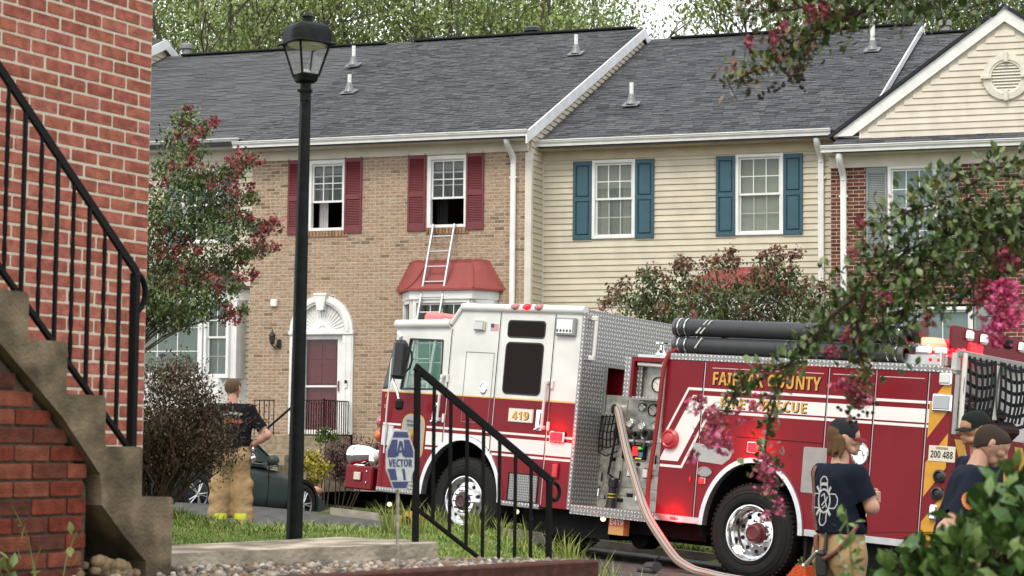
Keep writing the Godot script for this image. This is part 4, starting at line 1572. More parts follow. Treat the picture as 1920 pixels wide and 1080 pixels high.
func right_house() -> void:
	var h := framed("dark_brick_townhouse", "dark red brick townhouse with a cream gable and round louvred vent", "townhouse", HB, HO, Vector3(12.5, 0.9, -0.3))
	var n := -0.3
	var holes := [[10.62, 11.50, 5.0, 6.62], [10.5, 12.2, 1.5, 4.15], [13.6, 14.4, 5.0, 6.62]]
	var b := mb()
	wall_with_holes(b, 9.60, 15.9, 0.6, 6.75, holes, n - 0.25, n - 0.004)
	var wall := put("wall", b, mat(Color(0.58, 0.50, 0.40), 0.95, "grain", 3.0, "n_grain", 0.5), h)
	var bm := brick_mats([Color(0.19, 0.065, 0.045), Color(0.22, 0.08, 0.055), Color(0.15, 0.055, 0.04), Color(0.26, 0.11, 0.075), Color(0.12, 0.045, 0.036)])
	brick_face(wall, 9.60, 14.4, 1.0, 6.62, n, holes, bm, [0, 1, 2, 3, 4, 0, 1, 2], func(u, y): return (0.0 if y > 3.7 else 50.0) + absf(u - 9.6) * (1.0 if u < 10.3 else 0.2))
	house_shell(h, 9.7, 15.8, 0.6, 7.0, n)
	b = mb()
	b.span(Vector3(9.58, 6.61, n - 0.05), Vector3(15.9, 6.86, n + 0.035), 0.005)
	b.span(Vector3(9.55, 6.83, n + 0.035), Vector3(15.9, 6.87, 0.02))
	put("frieze_board", b, m_trim, h)
	var grey := [Color(0.085, 0.087, 0.095), Color(0.105, 0.107, 0.115), Color(0.12, 0.12, 0.125), Color(0.065, 0.067, 0.073), Color(0.09, 0.092, 0.1)]
	var rf := roof(h, 9.70, 15.9, Vector2(0.1, 6.95), Vector2(-7.97, 10.48), grey, 0.24, 3)
	gutter(h, 9.50, 15.9, 6.97, 0.15)
	downspout(h, 9.84, 0.11, 0.9, 6.85, n, 0.06)
	# cross gable
	var gx := 12.68
	var apex := 9.20
	var k := 0.716
	b = mb()
	b.prism(PackedVector2Array([Vector2(gx - 2.85, apex - 2.85 * k), Vector2(gx + 2.85, apex - 2.85 * k), Vector2(gx, apex)]), -6.0, n - 0.002)
	var cream := [mat(Color(0.66, 0.60, 0.50), 0.6, "blotch", 0.7), mat(Color(0.64, 0.58, 0.48), 0.6, "blotch", 0.7)]
	var gw := put("gable_wall", b, cream[0], h)
	siding_face(gw, 9.8, 15.5, 7.13, apex, n, [], cream, [gx, apex - 0.12, k])
	for sgn in [-1.0, 1.0]:
		b = mb()
		b.prism(PackedVector2Array([Vector2(gx + sgn * 3.02, apex + 0.14 - 3.02 * k), Vector2(gx, apex + 0.14), Vector2(gx, apex - 0.10), Vector2(gx + sgn * 2.68, apex + 0.14 - 3.02 * k)]), n + 0.01, n + 0.07)
		put("rake_board", b, m_white, h)
		b = mb()
		b.prism(PackedVector2Array([Vector2(gx + sgn * 3.08, apex + 0.15 - 3.08 * k), Vector2(gx, apex + 0.15), Vector2(gx, apex + 0.21), Vector2(gx + sgn * 3.12, apex + 0.20 - 3.08 * k)]), -6.0, n + 0.12)
		put("gable_roof", b, mat(Color(0.045, 0.045, 0.05), 0.95, "grain", 3.0), h)
	b = mb()
	b.span(Vector3(9.9, 7.06, n - 0.02), Vector3(15.6, 7.14, n + 0.02))
	put("gable_sill", b, mat(Color(0.09, 0.06, 0.055), 0.8, "blotch", 1.0), h)
	# round vent with keystones
	b = mb()
	var c := Vector3(gx + 0.02, 8.12, n + 0.014)
	var turn := Transform3D(Basis(Vector3(1, 0, 0), Vector3(0, 0, 1), Vector3(0, -1, 0)), c)
	b.lathe([Vector2(0.405, 0.0), Vector2(0.405, 0.05), Vector2(0.30, 0.06), Vector2(0.29, 0.045), Vector2(0.26, 0.04), Vector2(0.25, 0.0)], 40, turn)
	var v := put("round_vent", b, mat(Color(0.70, 0.66, 0.56), 0.6, "blotch", 2.0), h)
	for q in 4:
		b = mb()
		var d := Vector3(cos(TAU * q / 4), sin(TAU * q / 4), 0)
		b.bar(c + d * 0.25 + Vector3(0, 0, 0.04), c + d * 0.435 + Vector3(0, 0, 0.04), 0.13, 0.07, Vector3(0, 0, 1), 0.008)
		put("keystone", b, mat(Color(0.70, 0.66, 0.56), 0.6, "blotch", 2.0), v)
	for q in 9:
		var y := -0.22 + q * 0.055
		var r := sqrt(0.26 * 0.26 - y * y)
		b = mb()
		b.box(c + Vector3(0, y, 0.012), Vector3(2 * r, 0.05, 0.008), 0.0, Basis(Vector3.RIGHT, -0.7))
		put("slat", b, mat(Color(0.62, 0.60, 0.52), 0.6), v)
	# upper window between grey louvred shutters
	var gs := mat(Color(0.27, 0.30, 0.29), 0.6, "blotch", 1.2)
	var w := window(h, 10.62, 11.50, 5.0, 6.62, n, {"mid": 5.85, "glass": glass(Color(0.5, 0.6, 0.6), 0.3)})
	curtain(w, 10.68, 11.44, 5.05, 6.6, n - 0.12, mat(Color(0.35, 0.38, 0.38), 0.9), "blind", 0.0)
	louvre_shutter(h, 10.24, 10.61, 5.0, 6.6, n, gs)
	louvre_shutter(h, 11.51, 11.86, 5.0, 6.6, n, gs)
	w = window(h, 10.6, 12.1, 1.6, 4.1, n, {"mid": 2.9, "glass": glass(Color(0.5, 0.6, 0.6), 0.3)})
	curtain(w, 10.66, 12.04, 1.7, 4.0, n - 0.12, mat(Color(0.35, 0.38, 0.38), 0.9), "blind", 0.0)
	louvre_shutter(h, 12.12, 12.5, 1.6, 4.1, n, gs)
	w = window(h, 13.6, 14.4, 5.0, 6.62, n, {"mid": 5.85})
	b = mb()
	b.lathe([Vector2(0.10, -0.3), Vector2(0.10, 0.16), Vector2(0.14, 0.17), Vector2(0.14, 0.27), Vector2(0.11, 0.29), Vector2(0.0, 0.30)], 14, Transform3D(Basis.IDENTITY, Vector3(10.58, 10.52, -8.2)))
	put("flue_vent", b, mat(Color(0.34, 0.33, 0.30), 0.5, "dirty", 3.0, "", 0.5, 0.4), rf)

func left_house() -> void:
	var h := framed("cream_siding_townhouse", "cream sided townhouse with a white bay window behind the red flowering tree", "townhouse", HB, HO, Vector3(-4.5, 1.0, -0.35))
	var n := -0.35
	var sm := []
	for c in [Color(0.62, 0.57, 0.45), Color(0.60, 0.55, 0.435)]:
		sm.append(mat(c, 0.6, "blotch", 0.6))
	var holes := [[-3.5, -2.66, 5.55, 7.05], [-4.4, -2.1, 1.0, 4.5], [-6.5, -5.7, 5.55, 7.05]]
	var b := mb()
	wall_with_holes(b, -7.9, -1.78, 0.7, 7.25, holes, n - 0.2, n - 0.002)
	var wall := put("wall", b, sm[0], h)
	siding_face(wall, -7.85, -1.82, 0.8, 7.2, n, holes, sm)
	house_shell(h, -7.9, -1.85, 0.7, 7.5, n)
	var grey := [Color(0.095, 0.096, 0.098), Color(0.11, 0.11, 0.112), Color(0.12, 0.12, 0.122), Color(0.085, 0.086, 0.088), Color(0.10, 0.10, 0.104)]
	var rf := roof(h, -7.95, -1.93, Vector2(0.08, 7.545), Vector2(-7.5, 10.86), grey, 0.5, 4)
	gutter(h, -7.95, -2.05, 7.58, 0.10)
	b = mb()
	b.span(Vector3(-7.9, 7.2, n), Vector3(-1.82, 7.42, n + 0.03), 0.004)
	b.span(Vector3(-7.9, 7.40, n + 0.03), Vector3(-1.95, 7.44, 0.02))
	put("frieze_board", b, m_trim, h)
	b = mb()
	b.lathe([Vector2(0.10, -0.3), Vector2(0.10, 0.22), Vector2(0.16, 0.24), Vector2(0.17, 0.34), Vector2(0.13, 0.37), Vector2(0.0, 0.38)], 14, Transform3D(Basis.IDENTITY, Vector3(-7.48, 10.84, -7.7)))
	put("flue_vent", b, mat(Color(0.34, 0.34, 0.33), 0.5, "dirty", 3.0, "", 0.5, 0.5), rf)
	window(h, -3.5, -2.66, 5.55, 7.05, n + 0.012, {"mid": 6.32, "rows": 2, "glass": glass(Color(0.3, 0.4, 0.35), 0.4)})
	window(h, -6.5, -5.7, 5.55, 7.05, n + 0.012, {"mid": 6.32, "rows": 2, "glass": glass(Color(0.3, 0.4, 0.35), 0.4)})
	var sh := mat(Color(0.25, 0.32, 0.36), 0.55, "blotch", 1.2)
	louvre_shutter(h, -2.65, -2.3, 5.55, 7.05, n + 0.012, sh)
	louvre_shutter(h, -3.86, -3.51, 5.55, 7.05, n + 0.012, sh)
	# bay window: angled sides, white panels under it
	b = mb()
	var flat := Transform3D(Basis(Vector3(1, 0, 0), Vector3(0, 0, 1), Vector3(0, -1, 0)), Vector3.ZERO)
	b.prism(PackedVector2Array([Vector2(-4.75, n), Vector2(-4.35, n + 0.5), Vector2(-2.35, n + 0.5), Vector2(-1.98, n)]), -2.85, -1.0, flat)
	put("bay_base", b, m_white, h)
	b = mb()
	b.prism(PackedVector2Array([Vector2(-4.78, n), Vector2(-4.37, n + 0.54), Vector2(-2.33, n + 0.54), Vector2(-1.95, n)]), -4.62, -4.40, flat)
	put("bay_fascia", b, m_white, h)
	var pg := glass(Color(0.4, 0.48, 0.44), 0.25)
	var w := window(h, -4.3, -2.72, 2.85, 4.40, n + 0.49, {"single": true, "cols": 3, "rows": 3, "casing": 0.09, "glass": pg})
	curtain(w, -4.2, -2.75, 2.9, 4.4, n + 0.30, mat(Color(0.26, 0.31, 0.28), 0.9), "blind", 0.0)
	w = window(h, -2.70, -2.15, 2.85, 4.40, n + 0.47, {"mid": 3.65, "cols": 2, "rows": 2, "casing": 0.06, "glass": pg, "inner": true})
	curtain(w, -2.66, -2.2, 2.9, 4.4, n + 0.22, mat(Color(0.30, 0.34, 0.32), 0.9), "blind", 0.0)
	b = mb()
	b.span(Vector3(-2.15, 2.85, n), Vector3(-2.02, 4.4, n + 0.42), 0.004)
	put("bay_corner_post", b, m_white, h)
	b = mb()
	var lo := [Vector3(-4.85, 4.62, n), Vector3(-4.42, 4.62, n + 0.6), Vector3(-2.28, 4.62, n + 0.6), Vector3(-1.9, 4.62, n)]
	var hi := [Vector3(-4.2, 5.1, n + 0.02), Vector3(-4.1, 5.08, n + 0.1), Vector3(-2.6, 5.08, n + 0.1), Vector3(-2.5, 5.1, n + 0.02)]
	for k in 3:
		b.quad(hi[k], hi[k + 1], lo[k + 1], lo[k], Vector3([-1, 0, 1][k], 1, 1))
	put("bay_roof", b, mat(Color(0.09, 0.075, 0.075), 0.9, "grain", 3.0), h)

func far_left_house() -> void:
	var h := framed("distant_gabled_townhouse", "cream gable end of the next townhouse rising beyond the left roof", "townhouse", HB, HO, Vector3(-10.5, 1.0, -4))
	var mts_ := [mat(Color(0.62, 0.54, 0.40), 0.6, "blotch", 0.7)]
	var e := Vector2(0.25, 8.0)
	var r := Vector2(-7.4, 11.28)
	gable_end(h, -8.0, e, r, 1.0, -0.1, mts_)
	rake(h, -7.9, e, r, 0.24)
	var b := mb()
	var q := Transform3D(Basis(Vector3(0, 0, 1), Vector3(0, 1, 0), Vector3(-1, 0, 0)), Vector3.ZERO)
	b.prism(PackedVector2Array([e, r, r + Vector2(-4, -1.72), r + Vector2(-4, -1.86), r + Vector2(0, -0.13), e + Vector2(0, -0.13)]), 13.0, 7.88, q)
	put("roof", b, mat(Color(0.07, 0.07, 0.075), 0.95, "grain", 3.0), h)
	b = mb()
	b.span(Vector3(-13, 1.0, -11), Vector3(-8.1, 7.8, -0.1))
	put("wall", b, mts_[0], h)

# ---------------------------------------------------------------- trees
func leaf_mesh(bend := 0.25, wide := 0.5) -> ArrayMesh:
	var keep := O
	O = Vector3.ZERO
	var b := mb()
	var s := [0.0, 0.45, 0.75, 1.0]
	var w := [0.03, wide, wide * 0.75, 0.0]
	for k in 3:
		for sg in [-1.0, 1.0]:
			var z0: float = bend * s[k] * s[k] * -1.0
			var z1: float = bend * s[k + 1] * s[k + 1] * -1.0
			b.quad(Vector3(0, s[k], z0), Vector3(sg * w[k] * 0.5, s[k], z0 + 0.1 * w[k]), Vector3(sg * w[k + 1] * 0.5, s[k + 1], z1 + 0.1 * w[k + 1]), Vector3(0, s[k + 1], z1), Vector3(0, 0.2, 1))
	O = keep
	return b.mesh()

func leaf_mat(back: Color, rough := 0.45) -> StandardMaterial3D:
	var key := "leaf %s %s" % [back, rough]
	if not mats.has(key):
		var m: StandardMaterial3D = vmat(rough).duplicate()
		m.backlight_enabled = true
		m.backlight = back
		mats[key] = m
	return mats[key]

func any_turn() -> Basis:
	return Basis.from_euler(Vector3(rng.randf_range(-1.4, 1.4), rng.randf() * TAU, rng.randf_range(-0.8, 0.8)))

func branchy(b: Mb, p0: Vector3, p1: Vector3, r: float, depth: int, tips: Array) -> void:
	var pts := []
	var d := p1 - p0
	for k in 6:
		var t := k / 5.0
		var wob := Vector3(rng.randf_range(-1, 1), rng.randf_range(-0.5, 0.5), rng.randf_range(-1, 1)) * d.length() * 0.045 * sin(PI * t)
		pts.append(p0 + d * t + wob)
	var rr := []
	for k in 6:
		rr.append(lerpf(r, r * 0.55, k / 5.0))
	b.tube(pts, rr, 6 if depth > 0 else 5, false)
	tips.append(p1)
	if depth <= 0:
		return
	for k in 4:
		var t := rng.randf_range(0.35, 1.0)
		var st: Vector3 = pts[mini(5, int(t * 5.0))]
		var dd := (d.normalized() + Vector3(rng.randf_range(-1, 1), rng.randf_range(-0.2, 0.8), rng.randf_range(-1, 1)) * 0.9).normalized()
		branchy(b, st, st + dd * d.length() * rng.randf_range(0.45, 0.7), r * 0.5, depth - 1, tips)

func far_trees() -> void:
	var lm := leaf_mesh(0.2, 0.6)
	var mt := leaf_mat(Color(0.42, 0.50, 0.14), 0.6)
	var spots := [[-12.0, 62, 14.5, 4.6], [-8.2, 58, 16.0, 4.8], [-4.0, 64, 17.0, 5.2], [-0.7, 58, 16.5, 3.9], [1.2, 66, 15.0, 2.8],
		[-14.0, 74, 17, 6.0], [-6.0, 76, 19, 6.0], [8.3, 60, 15.0, 3.1], [14.0, 64, 17.0, 4.8], [18.5, 62, 17.0, 5.0], [16.0, 74, 20, 6.0]]
	var looks := ["light green leafy tree at the far left behind the roofs", "light green tree with a forked trunk behind the left roof", "broad leafy tree behind the lamp and tan roof", "tall leafy tree above the middle of the tan roof", "pale green tree thinning into the white sky at the gap between roofs",
		"tall hazy tree in the back row at the left", "tall hazy tree in the back row behind the tan roof", "feathery light green tree right of the sky gap", "mid green tree behind the yellow house roof", "dark green tree behind the cream gable", "tall dark tree in the back row at the right"]
	var grown := []
	for k in spots.size():
		var s: Array = spots[k]
		O = Vector3.ZERO
		var base := Vector3(s[0], 0.8, -s[1])
		var t := thing("leafy_tree", looks[k], "tree", Transform3D(Basis.IDENTITY, base), "trees behind the townhouses")
		var b := mb()
		var tips := []
		branchy(b, Vector3(0, 0, 0), Vector3(rng.randf_range(-0.6, 0.6), s[2] * 0.55, 0), 0.22, 0, [])
		var fork := Vector3(0, s[2] * 0.5, 0)
		for q in 6:
			var a := TAU * q / 6 + rng.randf()
			branchy(b, fork + Vector3(0, rng.randf_range(-1.5, 0.5), 0), fork + Vector3(cos(a) * s[3] * 0.8, s[2] * rng.randf_range(0.2, 0.42), sin(a) * s[3] * 0.6), 0.085, 2, tips)
		put("trunk", b, mat(Color(0.14, 0.12, 0.095), 0.9, "dirty", 3.0), t)
		var xfs := []
		var cols := []
		var clumps := []
		for tp in tips:
			clumps.append([tp, rng.randf_range(0.6, 1.2)])
		for q in 62:
			var a := rng.randf() * TAU
			var rad := sqrt(rng.randf())
			clumps.append([fork + Vector3(cos(a) * s[3] * rad, s[2] * rng.randf_range(-0.12, 0.46), sin(a) * s[3] * 0.8 * rad), rng.randf_range(0.6, 1.25)])
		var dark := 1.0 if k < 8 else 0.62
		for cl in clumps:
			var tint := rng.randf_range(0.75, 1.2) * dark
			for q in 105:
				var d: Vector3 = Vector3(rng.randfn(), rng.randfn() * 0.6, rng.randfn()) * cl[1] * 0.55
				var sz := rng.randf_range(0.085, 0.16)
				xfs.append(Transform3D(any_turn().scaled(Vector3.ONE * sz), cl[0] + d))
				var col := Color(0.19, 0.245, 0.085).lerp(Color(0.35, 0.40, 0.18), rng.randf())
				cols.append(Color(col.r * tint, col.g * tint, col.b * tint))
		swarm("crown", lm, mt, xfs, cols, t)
		grown.append(t)
	# the trees across the green behind the viewer, which the windows and the paint mirror
	for k in 7:
		var t: Node3D = grown[[0, 2, 3, 1, 2, 0, 3][k]].duplicate()
		t.name = numbered(self, "leafy_tree")
		t.position = Vector3([-34, -22, -10, 6, 17, 29, 42][k], 0.5, [22, 30, 27, 32, 26, 31, 24][k])
		t.rotation.y = 0.9 * k
		add_child(t, true)
		tag(t, ["leafy tree behind the viewer, farthest left", "leafy tree behind the viewer, second from left", "leafy tree behind the viewer, third from left", "leafy tree behind the viewer, middle one", "leafy tree behind the viewer, third from right", "leafy tree behind the viewer, second from right", "leafy tree behind the viewer, farthest right"][k], "tree", "trees behind the viewer")

# ---------------------------------------------------------------- the fire engine, in its own frame: u to the rear, v up from the wheel centres, w out of the near side
var gold: StandardMaterial3D
var m_white_paint: StandardMaterial3D
var across_axis := Basis(Vector3(1, 0, 0), Vector3(0, 0, 1), Vector3(0, -1, 0))   # local y becomes w

func minus(poly: PackedVector2Array, hole: PackedVector2Array) -> Array:
	var out := []
	for p in Geometry2D.clip_polygons(poly, hole):
		if not Geometry2D.is_polygon_clockwise(p):
			out.append(p)
	return out

func slab(b: Mb, poly: PackedVector2Array, w0: float, w1: float, holes := []) -> void:
	var list := [poly]
	for hh in holes:
		var nx := []
		for p in list:
			nx.append_array(minus(p, hh))
		list = nx
	for p in list:
		b.prism(p, w0, w1)

func poly4(u0: float, v0: float, u1: float, v1: float) -> PackedVector2Array:
	return PackedVector2Array([Vector2(u0, v0), Vector2(u1, v0), Vector2(u1, v1), Vector2(u0, v1)])

func pv(list: Array) -> PackedVector2Array:
	var p := PackedVector2Array()
	for k in range(0, list.size(), 2):
		p.append(Vector2(list[k], list[k + 1]))
	return p

func side_wheel(h: Node3D, c: Vector3, dished: bool, out := 1.0) -> void:
	var at := Transform3D(across_axis if out > 0 else Basis(Vector3(1, 0, 0), Vector3(0, 0, -1), Vector3(0, 1, 0)), c)
	var b := mb()
	b.lathe([Vector2(0.30, -0.30), Vector2(0.49, -0.30), Vector2(0.53, -0.27), Vector2(0.543, -0.23), Vector2(0.543, -0.07), Vector2(0.53, -0.03), Vector2(0.505, -0.005), Vector2(0.49, 0.0), Vector2(0.47, 0.018), Vector2(0.42, 0.03), Vector2(0.36, 0.022), Vector2(0.32, 0.0), Vector2(0.30, -0.02)], 56, at, true)
	for r in [0.345, 0.44, 0.478]:
		b.lathe([Vector2(r - 0.006, 0.012), Vector2(r, 0.033 if r < 0.45 else 0.02), Vector2(r + 0.006, 0.012)], 56, at, true)
	for k in 60:
		var a := TAU * k / 60
		b.box(at * Vector3(cos(a) * 0.541, -0.15, sin(a) * 0.541), Vector3(0.018, 0.03, 0.25), 0.0, at.basis * Basis(Vector3(0, 1, 0), -a) * Basis(Vector3(1, 0, 0), PI / 2))
	var wheel := put("wheel", b, m_rubber, h)
	b = mb()
	var deep := -0.02
	if dished:
		deep = -0.15
		b.lathe([Vector2(0.30, -0.03), Vector2(0.318, 0.0), Vector2(0.312, 0.018), Vector2(0.298, 0.018), Vector2(0.288, 0.0), Vector2(0.282, -0.045), Vector2(0.262, -0.058), Vector2(0.256, -0.13), Vector2(0.235, -0.155), Vector2(0.10, -0.15)], 48, at)
	else:
		b.lathe([Vector2(0.30, -0.03), Vector2(0.318, 0.0), Vector2(0.312, 0.022), Vector2(0.298, 0.024), Vector2(0.286, 0.012), Vector2(0.278, -0.02), Vector2(0.262, -0.028), Vector2(0.235, -0.012), Vector2(0.19, 0.012), Vector2(0.175, 0.035), Vector2(0.10, 0.035)], 48, at)
	put("rim", b, mat(Color(0.8, 0.8, 0.79), 0.13, "blotch", 3.0, "", 0.5, 1.0), wheel)
	b = mb()
	var hd := -0.15 if dished else 0.035
	b.lathe([Vector2(0.118, hd), Vector2(0.115, hd + 0.02), Vector2(0.098, hd + 0.028), Vector2(0.095, hd + (0.10 if dished else 0.04)), Vector2(0.07, hd + (0.112 if dished else 0.05)), Vector2(0.05, hd + (0.105 if dished else 0.04)), Vector2(0.0, hd + (0.105 if dished else 0.04))], 24, at)
	put("hub", b, mat(Color(0.17, 0.02, 0.022) if dished else Color(0.07, 0.03, 0.028), 0.5, "dirty", 6.0), wheel)
	for k in 10:
		var a := TAU * (k + 0.5) / 10
		b = mb()
		var hr := 0.205 if dished else 0.222
		var hz := -0.1515 if dished else -0.004
		var tilt := at.basis * Basis(Vector3(-sin(a), 0, cos(a)), 0.0 if dished else -0.48)
		b.lathe([Vector2(0.024, -0.02), Vector2(0.024, 0.004), Vector2(0.0, 0.004)], 12, Transform3D(tilt, at * Vector3(cos(a) * hr, hz, sin(a) * hr)))
		put("hand_hole", b, m_dark, wheel)
		b = mb()
		var nr := 0.14
		b.lathe([Vector2(0.017, 0.0), Vector2(0.017, 0.022), Vector2(0.011, 0.04), Vector2(0.0, 0.042)], 6, Transform3D(at.basis, at * Vector3(cos(a + 0.3) * nr, hd, sin(a + 0.3) * nr)))
		put("wheel_nut", b, m_chrome, wheel)

func lamp_box(h: Node3D, nm: String, c: Vector3, s: Vector3, lens: Material, frame: Material) -> MeshInstance3D:
	var b := mb()
	b.box(c, s, 0.012)
	var f := put(nm, b, frame, h)
	b = mb()
	b.box(c + Vector3(0, 0, s.z * 0.5 + 0.004), Vector3(s.x * 0.82, s.y * 0.8, 0.02), 0.008)
	put("lens", b, lens, f)
	return f

func dial(h: Node3D, c: Vector3, r: float, face: Material) -> void:
	var b := mb()
	b.lathe([Vector2(r, 0.0), Vector2(r, 0.03), Vector2(r * 0.86, 0.036), Vector2(r * 0.84, 0.02)], 24, Transform3D(across_axis, c))
	var g := put("gauge", b, m_chrome if r < 0.06 else m_black, h)
	b = mb()
	b.lathe([Vector2(r * 0.86, 0.0), Vector2(r * 0.86, 0.02), Vector2(0, 0.021)], 24, Transform3D(across_axis, c))
	put("dial_face", b, face, g)
	b = mb()
	b.bar(c + Vector3(0, 0, 0.023), c + Vector3(-r * 0.5, r * 0.35, 0.023), r * 0.05, 0.003, Vector3(0, 0, 1))
	for k in 9:
		var a := PI * (1.25 - 1.5 * k / 8.0)
		b.bar(c + Vector3(cos(a) * r * 0.62, sin(a) * r * 0.62, 0.0225), c + Vector3(cos(a) * r * 0.78, sin(a) * r * 0.78, 0.0225), r * 0.05, 0.002, Vector3(0, 0, 1))
	put("needle", b, m_dark, g)

func lit(h: Node3D, c: Vector3, col: Color, e: float, size: float) -> void:
	var l := OmniLight3D.new()
	l.name = numbered(h, "lamp_light")
	l.light_color = col
	l.light_energy = e
	l.light_size = size
	l.omni_range = 30.0
	l.omni_attenuation = 2.0
	l.shadow_enabled = true
	l.position = c - O
	h.add_child(l, true)

func fire_engine() -> void:
	var h := framed("fire_engine", "red and white fire engine with flashing red lights parked in the street", "fire engine", TB, TO, Vector3(2.5, -0.535, -1.2))
	gold = mat(Color(0.62, 0.36, 0.05), 0.4, "blotch", 3.0)
	m_white_paint = lacquer(Color(0.74, 0.74, 0.70))
	var near_wheel := ellipse(-0.06, 0.02, 0.69, 0.775, 40)
	var rear_wheel := ellipse(4.285, 0.02, 0.69, 0.80, 40)
	var b := mb()
	# frame and what hangs under the body
	b.span(Vector3(-1.5, -0.22, -1.75), Vector3(6.2, 0.03, -0.65))
	b.span(Vector3(0.85, -0.27, -0.85), Vector3(2.2, 0.035, -0.16))
	b.span(Vector3(2.2, -0.17, -0.9), Vector3(3.5, 0.035, -0.30))
	b.span(Vector3(5.05, -0.42, -0.75), Vector3(6.3, 0.03, -0.12))
	b.span(Vector3(0.85, -0.27, -2.3), Vector3(3.4, 0.03, -1.6))
	b.span(Vector3(5.05, -0.30, -2.3), Vector3(6.3, 0.03, -1.6))
	b.tube([Vector3(0, 0, -0.2), Vector3(0, 0, -2.2)], 0.09, 8)
	b.tube([Vector3(4.285, 0, -0.2), Vector3(4.285, 0, -2.2)], 0.14, 8)
	b.ball(Vector3(4.285, 0, -1.2), Vector3(0.26, 0.24, 0.26), 12)
	b.tube([Vector3(2.4, -0.22, -0.5), Vector3(2.4, -0.22, -0.75)], 0.13, 14)
	put("chassis", b, mat(Color(0.012, 0.012, 0.012), 0.8, "dirty", 2.0), h)
	# wheel wells
	b = mb()
	for q in [[near_wheel, -0.8], [rear_wheel, -0.9]]:
		var arc: PackedVector2Array = q[0]
		for k in 40:
			var p := arc[k]
			var p2 := arc[(k + 1) % 40]
			if p.y < 0.0 and p2.y < 0.0:
				continue
			b.quad(Vector3(p.x, p.y, -0.01), Vector3(p2.x, p2.y, -0.01), Vector3(p2.x, p2.y, -0.8), Vector3(p.x, p.y, -0.8), Vector3(0, -1, 0))
	b.span(Vector3(-0.75, 0.03, -0.85), Vector3(0.63, 0.8, -0.80))
	b.span(Vector3(3.58, 0.03, -0.85), Vector3(4.98, 0.84, -0.80))
	put("wheel_wells", b, mat(Color(0.02, 0.018, 0.018), 0.8), h)
	side_wheel(h, Vector3(0, 0, -0.03), false)
	side_wheel(h, Vector3(4.285, 0, 0.0), true)
	side_wheel(h, Vector3(0, 0, -2.37), false, -1.0)
	side_wheel(h, Vector3(4.285, 0, -2.40), true, -1.0)
	for q in [[-0.06, 0.69, 0.775, 0.60, 0.73], [4.285, 0.69, 0.80, 0.60, 0.78]]:
		var ring := PackedVector2Array()
		for k in 33:
			var a := PI * 1.0 * k / 32
			ring.append(Vector2(q[0] + q[1] * cos(a), 0.03 + (q[2]) * sin(a)))
		for k in 33:
			var a := PI - PI * k / 32
			ring.append(Vector2(q[0] + (q[1] - 0.055) * cos(a), 0.03 + (q[2] - 0.055) * sin(a)))
		b = mb()
		b.prism(ring, -0.06, 0.035)
		put("fender_trim", b, mat(Color(0.72, 0.72, 0.72), 0.25, "blotch", 2.0, "", 0.5, 0.85), h)
	cab(h, near_wheel)
	cab_rear_plate(h)
	pump(h)
	body(h, rear_wheel)
	engine_rear(h)

